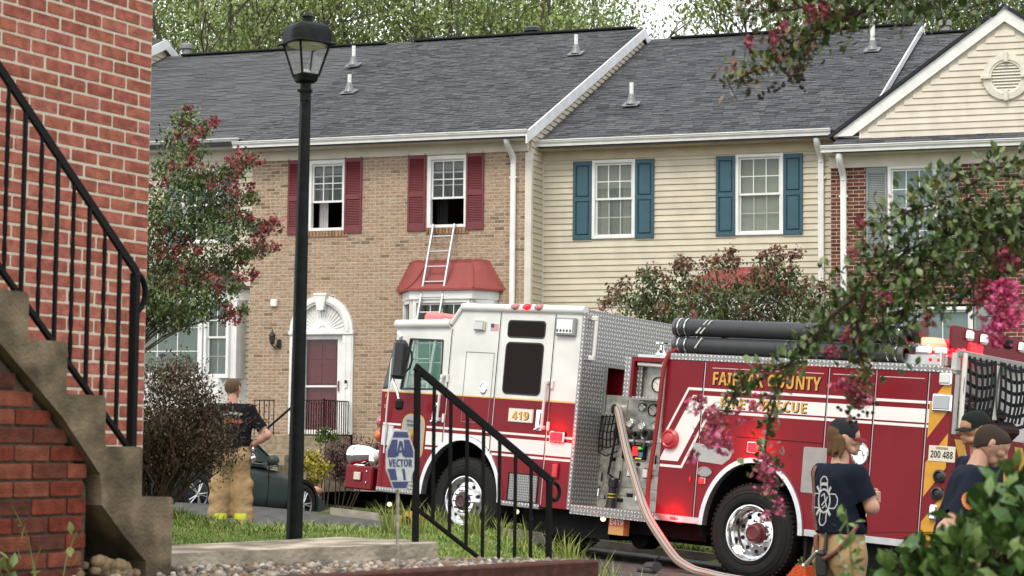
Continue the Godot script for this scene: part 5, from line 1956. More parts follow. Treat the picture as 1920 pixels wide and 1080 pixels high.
func cab(h: Node3D, arch: PackedVector2Array) -> void:
	var b := mb()
	# lower red shell with the cab's floor and far side
	var low := pv([-1.50, 0.07, -1.20, 0.07, -1.20, 0.44, -0.80, 0.44, -0.80, 0.035, 1.69, 0.035, 1.69, 1.30, -1.575, 1.30])
	slab(b, low, -0.05, 0.0, [arch])
	slab(b, pv([-1.57, 0.07, 1.69, 0.07, 1.69, 2.40, -0.3, 2.40, -0.45, 2.16, -1.40, 2.16, -1.57, 1.30]), -2.40, -2.36)
	b.span(Vector3(0.62, 0.04, -2.36), Vector3(1.68, 1.1, -0.05))
	b.span(Vector3(-1.45, 0.8, -2.36), Vector3(0.7, 1.1, -0.05))
	b.prism(pv([-1.50, -0.002, -1.60, -0.10, -1.66, -0.35, -1.68, -2.0, -1.50, -2.40, -1.40, -2.36, -1.40, -0.05]), -1.30, -0.10, Transform3D(across_axis, Vector3.ZERO))
	put("lower_cab", b, m_red, h)
	# white upper shell round a real front window
	b = mb()
	slab(b, pv([-1.575, 1.30, -1.25, 1.335, -1.15, 1.99, -1.40, 1.99]), -0.05, 0.0)
	slab(b, pv([-1.40, 1.99, -0.45, 1.99, -0.45, 2.16, -1.41, 2.14]), -0.05, 0.0)
	slab(b, pv([-1.57, 1.30, -0.45, 1.30, -0.55, 1.365, -1.25, 1.335]), -0.05, 0.0)
	slab(b, pv([-0.45, 1.30, -0.45, 1.99, -0.58, 1.99, -0.55, 1.365]), -0.05, 0.0)
	slab(b, pv([-0.45, 1.30, 1.69, 1.30, 1.69, 2.40, -0.30, 2.40, -0.45, 2.17]), -0.05, 0.0)
	b.span(Vector3(-1.40, 2.12, -2.38), Vector3(-0.40, 2.17, -0.05))
	b.span(Vector3(-0.30, 2.36, -2.38), Vector3(1.69, 2.42, -0.05))
	b.bar(Vector3(-0.45, 2.16, -1.2), Vector3(-0.29, 2.41, -1.2), 0.05, 2.3, Vector3(1, -0.5, 0))
	b.bar(Vector3(-1.57, 1.31, -2.3), Vector3(-1.40, 2.13, -2.3), 0.10, 0.08, Vector3(0, 0, 1))
	put("upper_cab", b, m_white_paint, h)
	b = mb()
	b.tube([Vector3(-1.415, 2.175, 0.005), Vector3(-0.47, 2.205, 0.005)], 0.055, 10)
	b.tube([Vector3(-0.46, 2.205, 0.0), Vector3(-0.29, 2.425, 0.0)], 0.035, 8)
	b.tube([Vector3(-0.30, 2.42, -0.005), Vector3(1.68, 2.425, -0.005)], 0.052, 10)
	b.tube([Vector3(-1.415, 2.175, 0.0), Vector3(-1.44, 2.17, -2.4)], 0.055, 8)
	put("roof_edge", b, m_white_paint, h)
	# windscreen and front door glass
	b = mb()
	b.quad(Vector3(-1.62, 1.34, -0.1), Vector3(-1.62, 1.34, -2.3), Vector3(-1.44, 2.10, -2.3), Vector3(-1.44, 2.10, -0.1), Vector3(-1, 0.2, 0))
	put("windscreen", b, glass(Color(0.35, 0.5, 0.45), 0.35), h)
	b = mb()
	b.prism(pv([-1.24, 1.345, -0.56, 1.37, -0.585, 1.985, -1.145, 1.985]), -0.028, -0.020)
	var pane := put("door_window", b, glass(Color(0.42, 0.62, 0.55), 0.30), h)
	b = mb()
	for q in [[-1.25, 1.34, -0.55, 1.37], [-0.55, 1.37, -0.58, 1.99], [-0.58, 1.99, -1.15, 1.99], [-1.15, 1.99, -1.25, 1.34]]:
		b.bar(Vector3(q[0], q[1], -0.004), Vector3(q[2], q[3], -0.004), 0.022, 0.02, Vector3(0, 0, 1))
	b.prism(pv([-1.565, 1.32, -1.48, 1.33, -1.395, 1.52, -1.40, 1.96, -1.42, 1.98]), -0.02, 0.003)
	put("window_gasket", b, m_black, pane)
	b = mb()
	b.prism(pv([-1.545, 1.35, -1.485, 1.36, -1.415, 1.53, -1.425, 1.93]), 0.003, 0.006)
	put("quarter_glass", b, mat(Color(0.05, 0.08, 0.07), 0.05), pane)
	b = mb()
	b.box(Vector3(-0.85, 1.25, -0.75), Vector3(0.5, 0.5, 0.5), 0.08)
	b.box(Vector3(-0.65, 1.6, -0.75), Vector3(0.14, 0.5, 0.45), 0.06)
	b.box(Vector3(-1.3, 1.25, -1.2), Vector3(0.3, 0.25, 2.0), 0.05)
	put("seats", b, mat(Color(0.06, 0.06, 0.06), 0.8), h)
	# gold pinstripe and white bands
	b = mb()
	slab(b, pv([-1.57, 1.292, 1.69, 1.305, 1.69, 1.322, -1.57, 1.309]), 0.0, 0.0025)
	put("gold_stripe", b, mat(Color(0.68, 0.45, 0.12), 0.4), h)
	for q in [[0.868, 0.895], [0.655, 0.825], [0.60, 0.628]]:
		b = mb()
		for r in [[-1.50 if q[0] > 0.8 else -1.30, -1.18], [-0.73, 1.685]]:
			slab(b, poly4(r[0], q[0], r[1], q[1]), 0.0, 0.002, [ellipse(-0.06, 0.02, 0.70, 0.79, 40)])
		put("white_band", b, mat(Color(0.72, 0.70, 0.66), 0.35), h)
	# door seams, hinges, handles
	for q in [[-0.44, 0.70, 2.14], [0.355, 0.64, 2.37], [1.235, 0.06, 2.37]]:
		b = mb()
		b.span(Vector3(q[0] - 0.008, q[1], 0.0), Vector3(q[0] + 0.008, q[2], 0.0035))
		put("door_gap", b, mat(Color(0.05, 0.035, 0.035), 0.8), h)
		b = mb()
		b.span(Vector3(q[0] + 0.009, q[1], 0.0), Vector3(q[0] + 0.017, q[2], 0.006))
		put("door_edge", b, m_steel, h)
	b = mb()
	for q in [[-0.17, 1.855, 0.30, 1.862], [-0.17, 1.3, -0.163, 1.855], [0.293, 1.3, 0.30, 1.855], [-0.15, 0.98, 0.29, 0.987], [-0.157, 0.98, -0.15, 1.3], [0.285, 0.98, 0.292, 1.3]]:
		b.span(Vector3(q[0], q[1], 0.0), Vector3(q[2], q[3], 0.004))
	put("compartment_door", b, mat(Color(0.22, 0.2, 0.2), 0.6), h)
	b = mb()
	b.lathe([Vector2(0.07, 0.0), Vector2(0.07, 0.008), Vector2(0.058, 0.012), Vector2(0.05, 0.004), Vector2(0.0, 0.004)], 20, Transform3D(across_axis * Basis.from_scale(Vector3(0.85, 1, 1.15)), Vector3(0.17, 1.42, 0.0)))
	b.box(Vector3(0.17, 1.41, 0.012), Vector3(0.07, 0.05, 0.015), 0.006)
	put("latch", b, m_chrome, h)
	for q in [[-0.60, 1.20], [1.115, 1.20]]:
		b = mb()
		b.span(Vector3(q[0] - 0.05, q[1] - 0.26, 0.0), Vector3(q[0] + 0.05, q[1], 0.02), 0.008)
		b.bar(Vector3(q[0] + 0.02, q[1] - 0.03, 0.03), Vector3(q[0] + 0.02, q[1] - 0.22, 0.05), 0.03, 0.03, Vector3(0, 0, 1), 0.008)
		b.bar(Vector3(q[0] - 0.04, q[1] - 0.25, 0.04), Vector3(q[0] + 0.06, q[1] - 0.20, 0.04), 0.03, 0.03, Vector3(0, 0, 1), 0.008)
		put("door_handle", b, m_chrome, h)
		b = mb()
		var gu: float = q[0] + 0.095
		b.tube([Vector3(gu, 1.52, 0.055), Vector3(gu - 0.01, 1.00, 0.055)], 0.019, 8)
		b.box(Vector3(gu, 1.53, 0.03), Vector3(0.05, 0.05, 0.07), 0.01)
		b.box(Vector3(gu - 0.01, 0.985, 0.03), Vector3(0.05, 0.05, 0.07), 0.01)
		b.span(Vector3(gu + 0.05, 1.46, 0.0), Vector3(gu + 0.09, 1.56, 0.03), 0.006)
		b.span(Vector3(gu + 0.04, 0.95, 0.0), Vector3(gu + 0.08, 1.06, 0.03), 0.006)
		put("grab_rail", b, mat(Color(0.7, 0.69, 0.66), 0.35, "blotch", 3.0, "", 0.5, 0.3), h)
	# rear door windows
	var tint := mat(Color(0.018, 0.014, 0.013), 0.07)
	tint.metallic_specular = 0.12
	for q in [[0.48, 2.06, 1.09, 2.28, 0.05], [0.475, 1.36, 1.09, 2.01, 0.07]]:
		b = mb()
		b.prism(rrect(q[0], q[1], q[2], q[3], q[4]), 0.0, 0.005)
		var rim := put("door_window", b, m_black, h)
		b = mb()
		b.prism(rrect(q[0] + 0.018, q[1] + 0.018, q[2] - 0.018, q[3] - 0.018, q[4] * 0.7), 0.005, 0.007)
		put("pane", b, tint, rim)
	# unit number, flag, badge
	b = mb()
	b.span(Vector3(0.62, 1.025, 0.0), Vector3(1.02, 1.195, 0.015), 0.006)
	var plate := put("number_plate", b, m_steel, h)
	b = mb()
	b.span(Vector3(0.635, 1.04, 0.015), Vector3(1.005, 1.18, 0.018))
	put("plate_face", b, mat(Color(0.72, 0.66, 0.52), 0.5), plate)
	words("numerals", "419", 0.105, m_dark, plate, Transform3D(Basis.IDENTITY, Vector3(0.826, 1.105, 0.018)), 0.002, 0.27)
	words("numerals", "419", 0.10, gold, plate, Transform3D(Basis.IDENTITY, Vector3(0.82, 1.11, 0.0195)), 0.003, 0.26)
	b = mb()
	b.span(Vector3(0.20, 2.135, 0.0), Vector3(0.33, 2.225, 0.002))
	var flag := put("flag_decal", b, mat(Color(0.72, 0.7, 0.68), 0.5), h)
	b = mb()
	for k in 7:
		b.span(Vector3(0.20, 2.135 + k * 0.0129, 0.002), Vector3(0.33, 2.1415 + k * 0.0129, 0.003))
	kind(put("red_stripes", b, mat(Color(0.45, 0.03, 0.04), 0.5), flag), "stuff")
	b = mb()
	b.span(Vector3(0.20, 2.175, 0.003), Vector3(0.255, 2.225, 0.004))
	put("blue_canton", b, mat(Color(0.04, 0.05, 0.15), 0.5), flag)
	b = mb()
	b.prism(rrect(-1.16, 0.44, -0.76, 1.03, 0.13), 0.0, 0.004)
	var badge := put("department_badge", b, gold, h)
	b = mb()
	b.prism(rrect(-1.14, 0.455, -0.78, 1.01, 0.115), 0.004, 0.006)
	put("badge_field", b, mat(Color(0.36, 0.38, 0.38), 0.5, "blotch", 5.0), badge)
	for q in [["FIRE & RESCUE", 0.935, 0.25], ["DEPARTMENT", 0.885, 0.22], ["FAIRFAX", 0.545, 0.17], ["COUNTY VA", 0.495, 0.2]]:
		words("badge_lettering", q[0], 0.035, m_dark, badge, Transform3D(Basis.IDENTITY, Vector3(-0.96, q[1], 0.006)), 0.002, q[2])
	b = mb()
	b.prism(ellipse(-0.96, 0.71, 0.115, 0.135, 20), 0.006, 0.008)
	put("badge_seal", b, gold, badge)
	b = mb()
	b.prism(pv([-1.02, 0.63, -0.90, 0.63, -0.90, 0.71, -0.93, 0.71, -0.96, 0.79, -0.99, 0.71, -1.02, 0.71]), 0.008, 0.010)
	put("badge_figure", b, mat(Color(0.30, 0.06, 0.03), 0.5), badge)
	# lamps on the cab
	lamp_box(h, "marker_lamp", Vector3(0.03, 2.19, 0.02), Vector3(0.18, 0.13, 0.04), mat(Color(0.5, 0.5, 0.47), 0.15, "", 1.0, "", 0.5, 0.4), m_steel)
	lamp_box(h, "scene_lamp", Vector3(1.43, 2.215, 0.03), Vector3(0.30, 0.22, 0.06), mat(Color(0.62, 0.63, 0.6), 0.1, "", 1.0, "", 0.5, 0.5), mat(Color(0.3, 0.3, 0.3), 0.35, "", 1.0, "", 0.5, 0.6))
	b = mb()
	for k in 5:
		b.box(Vector3(1.33 + k * 0.05, 2.165, 0.075), Vector3(0.02, 0.03, 0.006))
	kind(put("lamp_reflectors", b, m_dark, h), "stuff")
	var hot := glow(Color(1.0, 0.05, 0.09), 2.6)
	lamp_box(h, "warning_light", Vector3(1.43, 0.885, 0.02), Vector3(0.23, 0.13, 0.04), hot, m_chrome)
	lit(h, Vector3(1.43, 0.885, 0.10), Color(1, 0.05, 0.08), 0.13, 0.08)
	b = mb()
	b.box(Vector3(0.80, 2.45, -0.08), Vector3(0.62, 0.06, 0.2), 0.02)
	var clr := put("clearance_light_bar", b, m_white_paint, h)
	for k in 3:
		b = mb()
		b.ball(Vector3(0.60 + k * 0.19, 2.44, 0.02), Vector3(0.085, 0.045, 0.05), 10)
		put("lens", b, glow(Color(0.9, 0.08, 0.12), 1.3) if k == 1 else mat(Color(0.45, 0.2, 0.19), 0.2), clr)
	b = mb()
	b.box(Vector3(-1.05, 2.225, -1.2), Vector3(0.42, 0.06, 1.9), 0.02)
	var bar := put("roof_light_bar", b, m_white_paint, h)
	for k in 6:
		b = mb()
		b.box(Vector3(-1.05, 2.30, -0.42 - k * 0.31), Vector3(0.36, 0.13, 0.30), 0.04)
		put("lens", b, glow(Color(1.0, 0.35, 0.33), 0.55), bar)
	b = mb()
	b.prism(pv([-0.92, 2.20, -0.40, 2.20, -0.40, 2.24, -0.90, 2.30]), -1.4, -0.30)
	put("light_bar_mount", b, m_white_paint, bar)
	# mirror on its arm
	b = mb()
	b.box(Vector3(-1.03, 1.70, 0.30), Vector3(0.20, 0.50, 0.10), 0.05, Basis(Vector3.UP, 0.35))
	var mir := put("mirror", b, mat(Color(0.012, 0.012, 0.012), 0.35), h)
	b = mb()
	b.tube([Vector3(-0.90, 1.86, 0.30), Vector3(-0.83, 1.80, 0.30), Vector3(-0.81, 1.70, 0.30), Vector3(-0.84, 1.60, 0.30), Vector3(-0.91, 1.54, 0.30)], 0.014, 6)
	put("mirror_handle", b, m_dark, mir)
	b = mb()
	b.tube([Vector3(-1.30, 1.95, 0.0), Vector3(-1.24, 2.03, 0.12), Vector3(-1.12, 2.04, 0.27), Vector3(-1.03, 1.98, 0.30)], 0.026, 8)
	b.tube([Vector3(-1.30, 1.97, 0.0), Vector3(-1.36, 1.70, 0.10), Vector3(-1.42, 1.0, 0.04), Vector3(-1.42, 0.5, 0.02)], 0.011, 6)
	put("mirror_arm", b, m_white_paint, mir)
	b = mb()
	b.tube([Vector3(-1.12, 1.50, 0.28), Vector3(-1.14, 1.42, 0.26), Vector3(-1.02, 1.30, 0.30), Vector3(-0.98, 1.20, 0.30)], 0.016, 6)
	put("lower_arm", b, m_chrome, mir)
	b = mb()
	b.box(Vector3(-0.96, 1.13, 0.30), Vector3(0.13, 0.14, 0.08), 0.03)
	put("convex_mirror", b, m_dark, mir)
	# front corner: lamps, bumper with siren, step
	for q in [[0.90, Color(0.45, 0.16, 0.15), 0.09], [0.72, Color(0.75, 0.16, 0.02), 0.11], [0.44, Color(0.5, 0.45, 0.4), 0.09]]:
		b = mb()
		b.ball(Vector3(-1.64, q[0], -0.10), Vector3(0.05, q[2] * 0.8, 0.07), 12)
		put("corner_lamp", b, mat(q[1], 0.15), h)
	b = mb()
	b.span(Vector3(-1.50, 0.60, 0.0), Vector3(-1.30, 0.86, 0.012), 0.005)
	put("lamp_bezel", b, m_steel, h)
	b = mb()
	for k in 3:
		b.span(Vector3(-1.50 + 0.025 * (k % 2), 1.22 - k * 0.07, 0.0), Vector3(-1.485 + 0.025 * (k % 2), 1.27 - k * 0.07, 0.004))
	kind(put("amber_markers", b, mat(Color(0.75, 0.25, 0.05), 0.3), h), "stuff")
	b = mb()
	b.tube([Vector3(-1.47, 0.0, -0.07), Vector3(-1.47, 0.58, -0.07)], 0.085, 16)
	put("bumper_end", b, m_red, h)
	b = mb()
	b.span(Vector3(-2.39, -0.01, -2.1), Vector3(-1.88, 0.305, -0.28), 0.02)
	var bump := put("bumper_extension", b, m_red, h)
	b = mb()
	b.span(Vector3(-1.9, -0.02, -2.2), Vector3(-1.5, 0.2, -0.4))
	put("bumper_bracket", b, m_dark, bump)
	lamp_box(bump, "bumper_lamp", Vector3(-2.14, 0.165, -0.275), Vector3(0.15, 0.13, 0.02), mat(Color(0.55, 0.5, 0.42), 0.2), m_red)
	for y in [0.09, 0.235]:
		b = mb()
		b.ball(Vector3(-1.985, y, -0.278), Vector3(0.018, 0.018, 0.012), 8)
		put("bolt", b, m_chrome, bump)
	b = mb()
	var sa := Transform3D(Basis(Vector3(0, 0, 1), PI / 2) * Basis(Vector3(0, 0, 1), 0.10), Vector3(-2.24, 0.445, -0.42))
	b.lathe([Vector2(0.0, 0.17), Vector2(0.10, 0.175), Vector2(0.135, 0.16), Vector2(0.14, 0.14), Vector2(0.14, 0.06), Vector2(0.128, 0.05), Vector2(0.128, 0.04), Vector2(0.136, 0.03), Vector2(0.128, -0.05), Vector2(0.105, -0.15), Vector2(0.07, -0.23), Vector2(0.03, -0.27), Vector2(0.0, -0.275)], 28, sa)
	b.bar(Vector3(-2.22, 0.32, -0.42), Vector3(-2.22, 0.29, -0.42), 0.2, 0.12)
	put("siren", b, m_chrome, h)
	b = mb()
	b.box(Vector3(-1.86, 0.44, -0.3), Vector3(0.16, 0.18, 0.16), 0.03)
	put("chrome_lamp", b, m_chrome, h)
	b = mb()
	b.span(Vector3(-1.20, 0.07, -0.06), Vector3(-0.74, 0.46, -0.045))
	put("step_plate", b, m_plate, h)
	b = mb()
	b.span(Vector3(-1.50, 0.005, -0.12), Vector3(-0.76, 0.065, 0.03), 0.006)
	put("front_step", b, m_plate, h)
	b = mb()
	b.span(Vector3(0.60, 0.0, -0.12), Vector3(1.23, 0.06, 0.02), 0.006)
	put("rear_step", b, m_plate, h)
	b = mb()
	b.span(Vector3(0.70, 0.06, 0.002), Vector3(1.19, 0.41, 0.006))
	var rb := put("step_recess", b, m_dark, h)
	b = mb()
	b.span(Vector3(0.73, 0.075, 0.006), Vector3(1.17, 0.395, 0.012), 0.004)
	put("recess_plate", b, mat(Color(0.58, 0.58, 0.56), 0.35, "plate", 16.0, "n_plate", 0.3, 0.6), rb)
	lamp_box(h, "red_reflector", Vector3(1.44, 0.48, 0.012), Vector3(0.10, 0.2, 0.02), mat(Color(0.5, 0.02, 0.04), 0.2), m_red)
	var white_hot := glow(Color(1, 0.9, 0.7), 0.9)
	for q in [Vector3(-1.33, -0.15, -0.08), Vector3(0.83, -0.06, -0.06), Vector3(2.20, -0.03, -0.02)]:
		b = mb()
		b.ball(q, Vector3(0.035, 0.03, 0.03), 10)
		put("ground_light", b, white_hot, h)
	b = mb()
	b.tube([Vector3(-1.40, 0.0, -0.1), Vector3(-1.41, -0.24, -0.1)], 0.012, 6)
	b.box(Vector3(-1.44, -0.26, -0.1), Vector3(0.1, 0.05, 0.06), 0.01, Basis(Vector3(0, 0, 1), 0.5))
	put("hanging_feeler", b, m_dark, h)

func plane_plate(b: Mb, w0: float, w1: float, v0: float, v1: float, u0: float, u1: float) -> void:
	b.span(Vector3(u0, v0, w0), Vector3(u1, v1, w1))

func cab_rear_plate(h: Node3D) -> void:
	var b := mb()
	for q in [[-2.40, -0.84, 0.05, 2.44], [-0.84, -0.48, 1.78, 2.44], [-0.84, -0.48, 0.05, 1.22], [-0.48, -0.05, 0.05, 2.44], [-0.05, 0.0, 0.04, 2.40]]:
		plane_plate(b, q[0], q[1], q[2], q[3], 1.69, 1.705)
	b.span(Vector3(1.65, 0.04, -0.04), Vector3(1.70, 2.40, 0.004))
	put("cab_rear_wall", b, m_plate, h)
	b = mb()
	b.span(Vector3(1.45, 1.20, -0.86), Vector3(1.47, 1.80, -0.46))
	b.span(Vector3(1.47, 1.20, -0.86), Vector3(1.69, 1.22, -0.46))
	b.span(Vector3(1.47, 1.78, -0.86), Vector3(1.69, 1.80, -0.46))
	b.span(Vector3(1.47, 1.22, -0.86), Vector3(1.69, 1.78, -0.84))
	b.span(Vector3(1.47, 1.22, -0.48), Vector3(1.69, 1.78, -0.46))
	put("red_locker", b, m_red, h)
	b = mb()
	for q in [[-0.86, -0.84, 1.20, 1.80], [-0.48, -0.46, 1.20, 1.80], [-0.84, -0.48, 1.20, 1.22], [-0.84, -0.48, 1.78, 1.80]]:
		plane_plate(b, q[0], q[1], q[2], q[3], 1.705, 1.725)
	put("locker_frame", b, m_steel, h)
	b = mb()
	b.span(Vector3(1.705, 1.22, -1.1), Vector3(1.9, 1.80, -0.87))
	put("dark_locker_door", b, mat(Color(0.03, 0.03, 0.03), 0.6), h)
	b = mb()
	b.tube([Vector3(1.77, 2.31, -0.12), Vector3(1.77, 1.88, -0.12)], 0.022, 10)
	b.box(Vector3(1.74, 2.34, -0.12), Vector3(0.08, 0.06, 0.06), 0.01)
	b.box(Vector3(1.74, 1.86, -0.12), Vector3(0.08, 0.06, 0.06), 0.01)
	put("grab_rail", b, mat(Color(0.70, 0.68, 0.62), 0.4), h)

func pump(h: Node3D) -> void:
	var b := mb()
	b.span(Vector3(1.70, 0.04, -0.62), Vector3(2.96, 0.10, 0.0), 0.005)
	b.span(Vector3(1.70, -0.01, -0.03), Vector3(2.96, 0.04, 0.003), 0.004)
	put("pump_step", b, m_plate, h)
	b = mb()
	var panel := mat(Color(0.46, 0.45, 0.40), 0.38, "dirty", 1.2, "", 0.5, 0.35)
	b.span(Vector3(1.70, 0.10, -0.70), Vector3(2.96, 1.43, -0.5))
	b.span(Vector3(1.70, 1.43, -2.3), Vector3(2.96, 1.45, -0.5))
	var pp := put("pump_panel", b, panel, h)
	b = mb()
	b.span(Vector3(2.62, 0.12, -0.5), Vector3(2.64, 1.40, -0.49))
	b.span(Vector3(2.05, 0.68, -0.5), Vector3(2.62, 0.69, -0.494))
	b.span(Vector3(2.05, 0.12, -0.5), Vector3(2.06, 1.40, -0.494))
	b.span(Vector3(2.05, 0.36, -0.5), Vector3(2.62, 0.367, -0.494))
	put("panel_joints", b, mat(Color(0.2, 0.19, 0.17), 0.6), pp)
	# gauge cabinet
	b = mb()
	b.span(Vector3(2.27, 1.86, -0.55), Vector3(2.96, 1.91, -0.22))
	b.span(Vector3(2.27, 1.43, -0.55), Vector3(2.31, 1.86, -0.22))
	put("gauge_cabinet", b, m_red, h)
	b = mb()
	b.span(Vector3(2.17, 1.44, -0.30), Vector3(2.265, 1.905, -0.235))
	b.span(Vector3(2.31, 1.44, -0.32), Vector3(2.38, 1.86, -0.30))
	b.span(Vector3(2.25, 1.405, -0.5), Vector3(2.96, 1.44, -0.23))
	put("cabinet_door", b, m_plate, h)
	b = mb()
	b.span(Vector3(2.31, 1.44, -0.54), Vector3(2.96, 1.86, -0.36))
	var gp := put("gauge_panel", b, panel, h)
	b = mb()
	b.tube([Vector3(2.34, 1.83, -0.27), Vector3(2.74, 1.82, -0.27)], 0.025, 10)
	put("cabinet_light_tube", b, mat(Color(0.7, 0.7, 0.62), 0.3), h)
	var face := mat(Color(0.72, 0.70, 0.62), 0.4)
	dial(gp, Vector3(2.60, 1.60, -0.36), 0.095, face)
	dial(gp, Vector3(2.84, 1.56, -0.36), 0.07, face)
	for q in [[2.28, 1.33, 0.055], [2.45, 1.30, 0.075], [2.60, 1.30, 0.075], [2.12, 1.13, 0.055], [2.30, 1.11, 0.055], [2.50, 1.12, 0.05]]:
		dial(pp, Vector3(q[0], q[1], -0.5), q[2], face)
	for q in [[2.10, 1.0, 0.075], [2.26, 0.99, 0.05], [2.41, 1.0, 0.075]]:
		b = mb()
		b.lathe([Vector2(q[2], 0.0), Vector2(q[2], 0.07), Vector2(q[2] * 0.8, 0.09), Vector2(q[2] * 0.62, 0.08), Vector2(q[2] * 0.55, 0.02), Vector2(0, 0.02)], 20, Transform3D(across_axis, Vector3(q[0], q[1], -0.5)))
		b.bar(Vector3(q[0], q[1] - q[2], -0.44), Vector3(q[0], q[1] - q[2] - 0.09, -0.40), 0.05, 0.03, Vector3(0, 0, 1), 0.01)
		put("discharge_valve", b, mat(Color(0.10, 0.10, 0.09), 0.35, "", 1.0, "", 0.5, 0.5), pp)
	b = mb()
	b.span(Vector3(2.06, 0.90, -0.5), Vector3(2.5, 0.94, -0.42), 0.01)
	put("valve_rail", b, m_steel, pp)
	b = mb()
	b.span(Vector3(2.05, 0.70, -0.5), Vector3(2.17, 0.88, -0.46), 0.008)
	put("intercom", b, m_dark, pp)
	b = mb()
	b.span(Vector3(2.19, 0.70, -0.5), Vector3(2.40, 0.875, -0.47), 0.008)
	var scr := put("pressure_governor", b, m_dark, pp)
	for q in [[2.245, 0.80, 0.08, 0.11, Color(1, 0.06, 0.08), 1.6], [2.31, 0.84, 0.03, 0.03, Color(0.15, 0.8, 0.2), 0.8], [2.345, 0.84, 0.02, 0.03, Color(0.1, 0.6, 0.2), 0.6], [2.33, 0.76, 0.06, 0.06, Color(0.12, 0.35, 0.4), 0.5], [2.30, 0.715, 0.09, 0.012, Color(0.8, 0.7, 0.1), 0.7]]:
		b = mb()
		b.box(Vector3(q[0], q[1], -0.468), Vector3(q[2], q[3], 0.004))
		put("display_segment", b, glow(q[4], q[5]), scr)
	b = mb()
	b.lathe([Vector2(0.022, 0), Vector2(0.022, 0.02), Vector2(0, 0.02)], 12, Transform3D(across_axis, Vector3(2.29, 0.645, -0.5)))
	put("knob", b, m_dark, pp)
	for q in [[2.22, 0.545], [2.45, 0.545]]:
		b = mb()
		b.span(Vector3(q[0] - 0.05, q[1] - 0.06, -0.5), Vector3(q[0] + 0.06, q[1] + 0.06, -0.44), 0.01)
		var sw := put("switch_box", b, m_dark, pp)
		b = mb()
		b.span(Vector3(q[0] - 0.04, q[1] - 0.05, -0.44), Vector3(q[0] + 0.03, q[1] + 0.05, -0.425), 0.006)
		put("switch_cover", b, face, sw)
	for k in 16:
		b = mb()
		var p: Vector2 = [Vector2(1.90, 0.68), Vector2(1.90, 0.60), Vector2(2.05, 0.50), Vector2(2.10, 0.28), Vector2(2.20, 0.27), Vector2(2.32, 0.27), Vector2(2.42, 0.26), Vector2(2.52, 0.26), Vector2(1.78, 0.46), Vector2(1.86, 0.42), Vector2(2.06, 0.20), Vector2(1.74, 0.28), Vector2(1.86, 0.22), Vector2(2.55, 0.55), Vector2(2.56, 0.72), Vector2(1.78, 0.22)][k]
		if k % 3 == 2:
			b.bar(Vector3(p.x, p.y + 0.05, -0.47), Vector3(p.x + 0.01, p.y - 0.06, -0.45), 0.02, 0.02, Vector3(0, 0, 1), 0.006)
			put("drain_valve", b, m_chrome if k % 2 else m_dark, pp)
		else:
			b.span(Vector3(p.x - 0.045, p.y - 0.022, -0.5), Vector3(p.x + 0.045, p.y + 0.022, -0.49), 0.004)
			put("label_plate", b, mat(Color(0.28, 0.27, 0.25), 0.4) if k % 2 else m_dark, pp)
	for q in [[1.78, 0.50], [1.80, 0.24]]:
		b = mb()
		b.tube([Vector3(q[0] - 0.06, q[1] + 0.08, -0.47), Vector3(q[0] - 0.02, q[1] + 0.10, -0.44), Vector3(q[0] + 0.06, q[1] + 0.07, -0.44), Vector3(q[0] + 0.10, q[1] - 0.05, -0.45)], 0.012, 6)
		put("drain_handle", b, mat(Color(0.2, 0.19, 0.17), 0.4, "", 1.0, "", 0.5, 0.6), pp)
	# cargo net beside the panel
	b = mb()
	for k in 6:
		var u := 1.715 + k * 0.055
		b.tube([Vector3(u, 1.21, -0.47), Vector3(u + 0.01, 0.98, -0.42), Vector3(u - 0.01 + 0.004 * k, 0.76 + 0.02 * k, -0.45)], 0.009, 4)
	for k in 6:
		var v := 1.18 - k * 0.085
		b.tube([Vector3(1.70, v, -0.45), Vector3(1.85, v + 0.005 - 0.01 * k, -0.42), Vector3(2.0, v + 0.03, -0.46)], 0.009, 4)
	put("cargo_net", b, m_dark, h)
	# nozzle standing on the step
	b = mb()
	b.lathe([Vector2(0.065, 0.0), Vector2(0.058, 0.03), Vector2(0.05, 0.09), Vector2(0.047, 0.10), Vector2(0.047, 0.24), Vector2(0.06, 0.25), Vector2(0.06, 0.34), Vector2(0.05, 0.36), Vector2(0.0, 0.36)], 16, Transform3D(Basis(Vector3(0, 0, 1), -0.06), Vector3(1.98, 0.10, -0.42)))
	var nz := put("nozzle", b, mat(Color(0.02, 0.02, 0.02), 0.4), h)
	for v in [0.225, 0.265]:
		b = mb()
		b.lathe([Vector2(0.0495, -0.006), Vector2(0.0495, 0.006)], 16, Transform3D(Basis.IDENTITY, Vector3(1.988, v, -0.42)))
		put("yellow_ring", b, mat(Color(0.6, 0.45, 0.06), 0.5), nz)
	b = mb()
	b.tube([Vector3(1.99, 0.46, -0.42), Vector3(1.90, 0.50, -0.43), Vector3(1.93, 0.7, -0.43), Vector3(1.96, 1.0, -0.44), Vector3(1.94, 1.22, -0.46)], 0.016, 6)
	put("black_line", b, m_dark, nz)
	# post and fittings at the body's front edge
	b = mb()
	b.tube([Vector3(2.90, 1.80, -0.05), Vector3(2.90, 0.95, -0.05)], 0.026, 10)
	b.box(Vector3(2.90, 1.83, -0.05), Vector3(0.07, 0.06, 0.07), 0.015)
	b.box(Vector3(2.94, 0.93, -0.04), Vector3(0.06, 0.06, 0.06), 0.015)
	put("grab_rail", b, mat(Color(0.7, 0.68, 0.60), 0.4), h)
	b = mb()
	b.lathe([Vector2(0.08, 0.0), Vector2(0.05, 0.04), Vector2(0.03, 0.06), Vector2(0.025, 0.12), Vector2(0.09, 0.13), Vector2(0.09, 0.15), Vector2(0, 0.155)], 14, Transform3D(Basis.IDENTITY, Vector3(2.6, 1.95, -0.35)))
	put("deck_fitting", b, m_chrome, h)
	b = mb()
